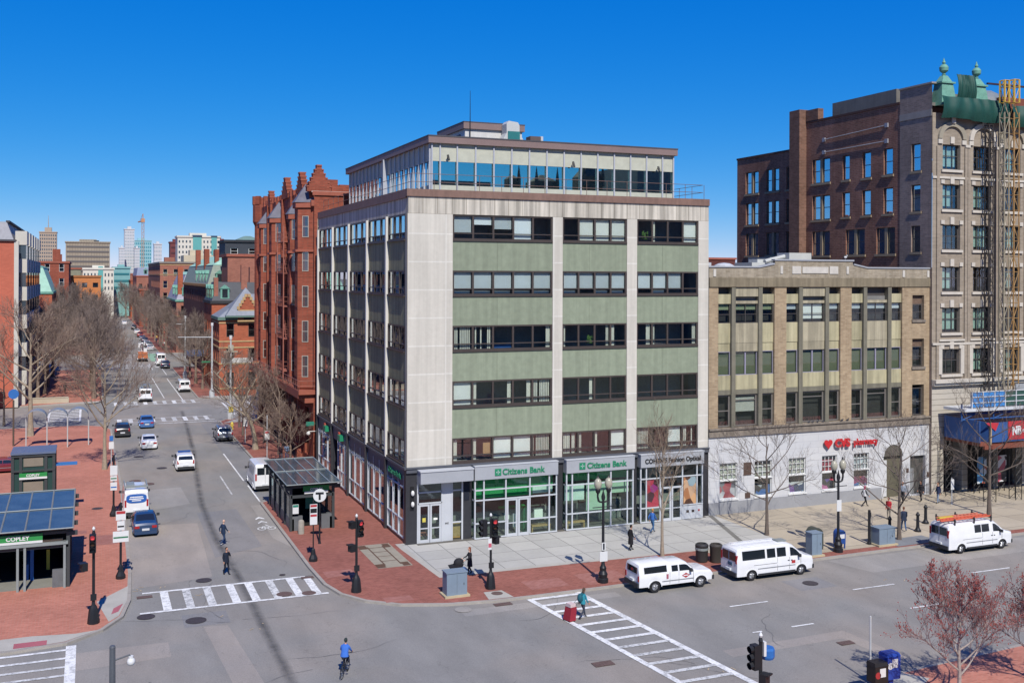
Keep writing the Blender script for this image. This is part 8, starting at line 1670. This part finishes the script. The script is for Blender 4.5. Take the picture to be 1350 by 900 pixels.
# ---------------------------------------------------------------- bare trees
mBark = M('bark_grey_brown', '#8a7766', .9, .2, 3); mBarkL = M('bark_pale', '#a3947e', .9, .2, 3); mTwig = M('twigs', '#846f62', .9, .15, 1); mTwigF = M('twigs_far', '#85746a', .9, .15, .5); mTwigR = M('twigs_red', '#9a7a76', .9, .1, 1); mBud = M('red_buds', '#a84c42', .8, .2, 3)
def tree_mesh(seed, H, tr, spread=1.0, first=.3, n1=9, n2=6, n3=6, n4=4, lean=(0, 0), twr=.012, up=.35, buds=False):
    R_ = random.Random(seed); T = MB(); B = MB(); D = MB()
    def path(p, d, L, r0, r1, k, wob, mb, n, grav=0):
        pts = [p]; rs = [r0]; d = d.normalized()
        for i in range(k):
            d = (d+Vector((R_.uniform(-wob, wob), R_.uniform(-wob, wob), R_.uniform(-wob, wob)+grav))).normalized(); p = p+d*(L/k); pts.append(p); rs.append(r0+(r1-r0)*(i+1)/k)
        mb.tube(pts, rs, n, cap=False); return pts, d
    top = Vector((lean[0], lean[1], H*.8)); tp = []
    for i in range(8): f = i/7; tp.append(Vector((lean[0]*f*f+R_.uniform(-.05, .05)*i*.3, lean[1]*f*f+R_.uniform(-.05, .05)*i*.3, H*.8*f)))
    T.tube(tp, [tr*1.35]+[tr*(1-.11*i) for i in range(1, 8)], 8)
    def onpath(pts, f): g_ = f*(len(pts)-1); i = min(int(g_), len(pts)-2); return pts[i].lerp(pts[i+1], g_-i)
    def child_dir(d, ang, up_):
        a_ = R_.uniform(0, 2*math.pi); u = d.orthogonal().normalized(); v = d.cross(u); w = (u*math.cos(a_)+v*math.sin(a_)); return (d*math.cos(ang)+w*math.sin(ang)+Vector((0, 0, up_))).normalized()
    for i in range(n1):
        f = first+(1-first)*(i+.4)/n1; b_ = onpath(tp, f); a_ = i*2.4+R_.uniform(-.4, .4); el = up+.6*f+R_.uniform(-.1, .15); d = Vector((math.cos(a_)*spread, math.sin(a_)*spread, el)).normalized()
        L = H*(.62-.34*f)*R_.uniform(.85, 1.15)*(.55+.45*spread); r = tr*(.5-.25*f); p1, d1 = path(b_, d, L, r, r*.25, 5, .16, T if r > .05 else B, 6, .05)
        for j in range(n2):
            f2 = .25+.75*(j+.5)/n2; b2 = onpath(p1, f2); d2 = child_dir(d1, R_.uniform(.5, .95), .2); L2 = L*(.6-.25*f2)*R_.uniform(.8, 1.2); r2 = max(r*.35*(1.2-f2), twr*1.6); p2, dd2 = path(b2, d2, L2, r2, twr, 4, .2, B, 4, .04)
            for k in range(n3):
                f3 = .2+.8*(k+.5)/n3; b3 = onpath(p2, f3); d3 = child_dir(dd2, R_.uniform(.4, .9), .25); L3 = L2*(.62-.2*f3)*R_.uniform(.7, 1.2); p3, dd3 = path(b3, d3, L3, max(twr*1.2, r2*.4), twr*.8, 3, .2, B, 3, .05)
                for m in range(n4):
                    f4 = .25+.75*(m+.5)/n4; b4 = onpath(p3, f4); d4 = child_dir(dd3, R_.uniform(.35, .8), .25); p4, _ = path(b4, d4, L3*R_.uniform(.35, .6), twr*.9, twr*.5, 2, .2, B, 3)
                    if buds:
                        for q in (p4[-1], p4[1]):
                            if R_.random() < .36: s_ = R_.uniform(.025, .05); D.ball(q, s_, s_, s_*1.3, 5, 3)
    return T, B, D
_t = {}
def tree(kind, loc, rz, s, label, group=None, name='bare_tree', far_=False):
    if kind not in _t:
        args, tm, bm = TREES[kind]; T, B, D = tree_mesh(**args); _t[kind] = (T.mesh('trunk', tm, True), B.mesh('branches', bm), D.mesh('buds', mBud) if D.v else None)
    e = empty(name, (loc[0], loc[1], loc[2] if len(loc) > 2 else 0), label, 'tree', group, rz); e.scale = (s, s, s) if not isinstance(s, tuple) else s
    mk('trunk', _t[kind][0], e); mk('branches', _t[kind][1], e)
    if _t[kind][2]: mk('buds', _t[kind][2], e)
    return e
TREES = {
 'street': (dict(seed=11, H=10.5, tr=.16, spread=1.0, first=.28, n1=10, n2=6, n3=6, n4=4, twr=.008), M('bark_dark', '#6f6258', .9, .2, 3), M('twigs_dark', '#75675c', .9, .15, 1)),
 'street2': (dict(seed=23, H=9.5, tr=.15, spread=1.1, first=.22, n1=10, n2=6, n3=6, n4=4, twr=.008, up=.25), M('bark_dark'), M('twigs_dark')),
 'slim': (dict(seed=5, H=12, tr=.15, spread=.55, first=.3, n1=12, n2=6, n3=5, n4=4, twr=.007, up=.7), mBarkL, M('twigs_tan', '#97826a', .9, .15, 1)),
 'red': (dict(seed=31, H=9.0, tr=.17, spread=.95, first=.24, n1=15, n2=8, n3=6, n4=5, twr=.012, up=.45, buds=True), M('bark_mottled', '#a89a90', .9, .3, 4), mTwigR),
 'plane': (dict(seed=42, H=15.5, tr=.32, spread=1.0, first=.32, n1=12, n2=8, n3=7, n4=5, twr=.013, up=.3), mBarkL, M('twigs_plane', '#8d7768', .9, .15, 1)),
 'lean': (dict(seed=17, H=11, tr=.28, spread=.9, first=.3, n1=9, n2=6, n3=6, n4=4, lean=(-4.4, 1.5), twr=.014), mBarkL, mTwig),
 'bush': (dict(seed=63, H=9, tr=.2, spread=1.1, first=.18, n1=11, n2=7, n3=7, n4=4, twr=.014, up=.35), mBark, mTwig),
 'elm': (dict(seed=77, H=16.5, tr=.36, spread=1.05, first=.28, n1=11, n2=8, n3=8, n4=5, twr=.019, up=.4), mBark, mTwigF),
 'elm2': (dict(seed=91, H=15, tr=.34, spread=1.0, first=.25, n1=12, n2=8, n3=8, n4=5, twr=.02, up=.45), mBark, mTwigF)}
tree('slim', (15.7, -9.4), 1.0, (.78, .78, .8), 'slim bare tree with a mottled pale trunk before the optician shop')
tree('street', (26.1, -7.1), 0.4, (.88, .88, .82), 'bare spreading tree in front of the left pharmacy windows')
tree('street2', (34.5, -11.8), 2.0, (1.0, 1.0, .95), 'bare tree at the kerb between the bollards before the arched doorway')
tree('street', (47.0, -8.4), 3.3, 1.02, 'bare tree in front of the scaffolded shopfront')
tree('red', (15.74, -36.1), .6, .64, 'tree with red spring buds at the lower right corner')
tree('red', (21.0, -36.6), 2.6, .62, 'second red-budded tree cut off by the right edge')
tree('plane', (-19.9, 39.2), 1.3, (.66, .66, .82), 'large bare tree at the left kerb of the side road beyond the lamp post')
tree('plane', (-27.9, 65.5), 4.1, 1.0, 'big pale-barked bare tree behind the arched canopy')
tree('lean', (-4.1, 46.0), .1, 1.0, 'bare tree with a trunk leaning left over the parked silver SUV')
tree('bush', (-2.1, 42.0), 2.2, .95, 'dense bare tree close to the balcony of the red house')
tree('bush', (-2.4, 50.5), .3, .85, 'dense bare tree under the middle of the red house balcony')
tree('bush', (-2.2, 34.8), 4.0, .7, 'small dense bare tree near the alley beside the red house')
tree('street2', (-4.0, 57.0), 4.5, .85, 'slim bare tree at the kerb before the crossing')
tree('street', (-3.5, 64.0), 2.5, .9, 'slim bare tree nearest the right side-street corner')
tree('plane', (-42, 70), 2.4, .9, 'bare tree at the left edge partly in the church shade'); tree('bush', (-37, 84), 1.2, 1.0, 'bushy bare tree at the left edge before the low brick annex')
tree('street', (-31.5, 76), .8, .9, 'thin bare tree between the pale-barked tree and the parking pillar')
gp = 'bare trees lining the tree-lined walk'
k = 0
rt = random.Random(9)
ORD = ['first', 'second', 'third', 'fourth', 'fifth', 'sixth', 'seventh', 'eighth', 'ninth', 'tenth', 'eleventh', 'twelfth', 'thirteenth', 'fourteenth']
for yi, y in enumerate((104, 113, 123, 134, 146, 158, 205, 218, 232, 248, 266, 286, 310, 340)):
    for x in ((-20.6, -28.2) if y < 200 else (-20.8, -27)):
        tree('elm' if k % 2 else 'elm2', (x+rt.uniform(-.5, .5), y+rt.uniform(-2, 2)), rt.uniform(0, 6), rt.uniform(.72, .88) if y < 200 else rt.uniform(.8, 1.0), '%s bare tree from the side street in the %s row of the left-hand walk' % (ORD[yi], 'kerbside' if x > -23 else 'inner'), gp); k += 1
gp2 = 'bare trees along the right pavement'
for i, (x, y, s_) in enumerate(((-3.4, 112, .62), (-3.6, 122, .72), (-3.6, 134, .7), (-3.4, 147, .72), (-3.2, 207, .75), (-3.3, 219, .75), (-3.2, 232, .8), (-3.4, 250, .8), (-3.4, 270, .8), (-3.3, 292, .85), (-3.3, 318, .85), (-3.6, 350, .9), (-6, 430, 1.0), (-4.5, 390, .9))):
    tree('elm' if i % 2 else 'elm2', (x, y), i*1.7, s_, '%s bare tree from the side street in the row on the far right pavement' % ORD[i], gp2)
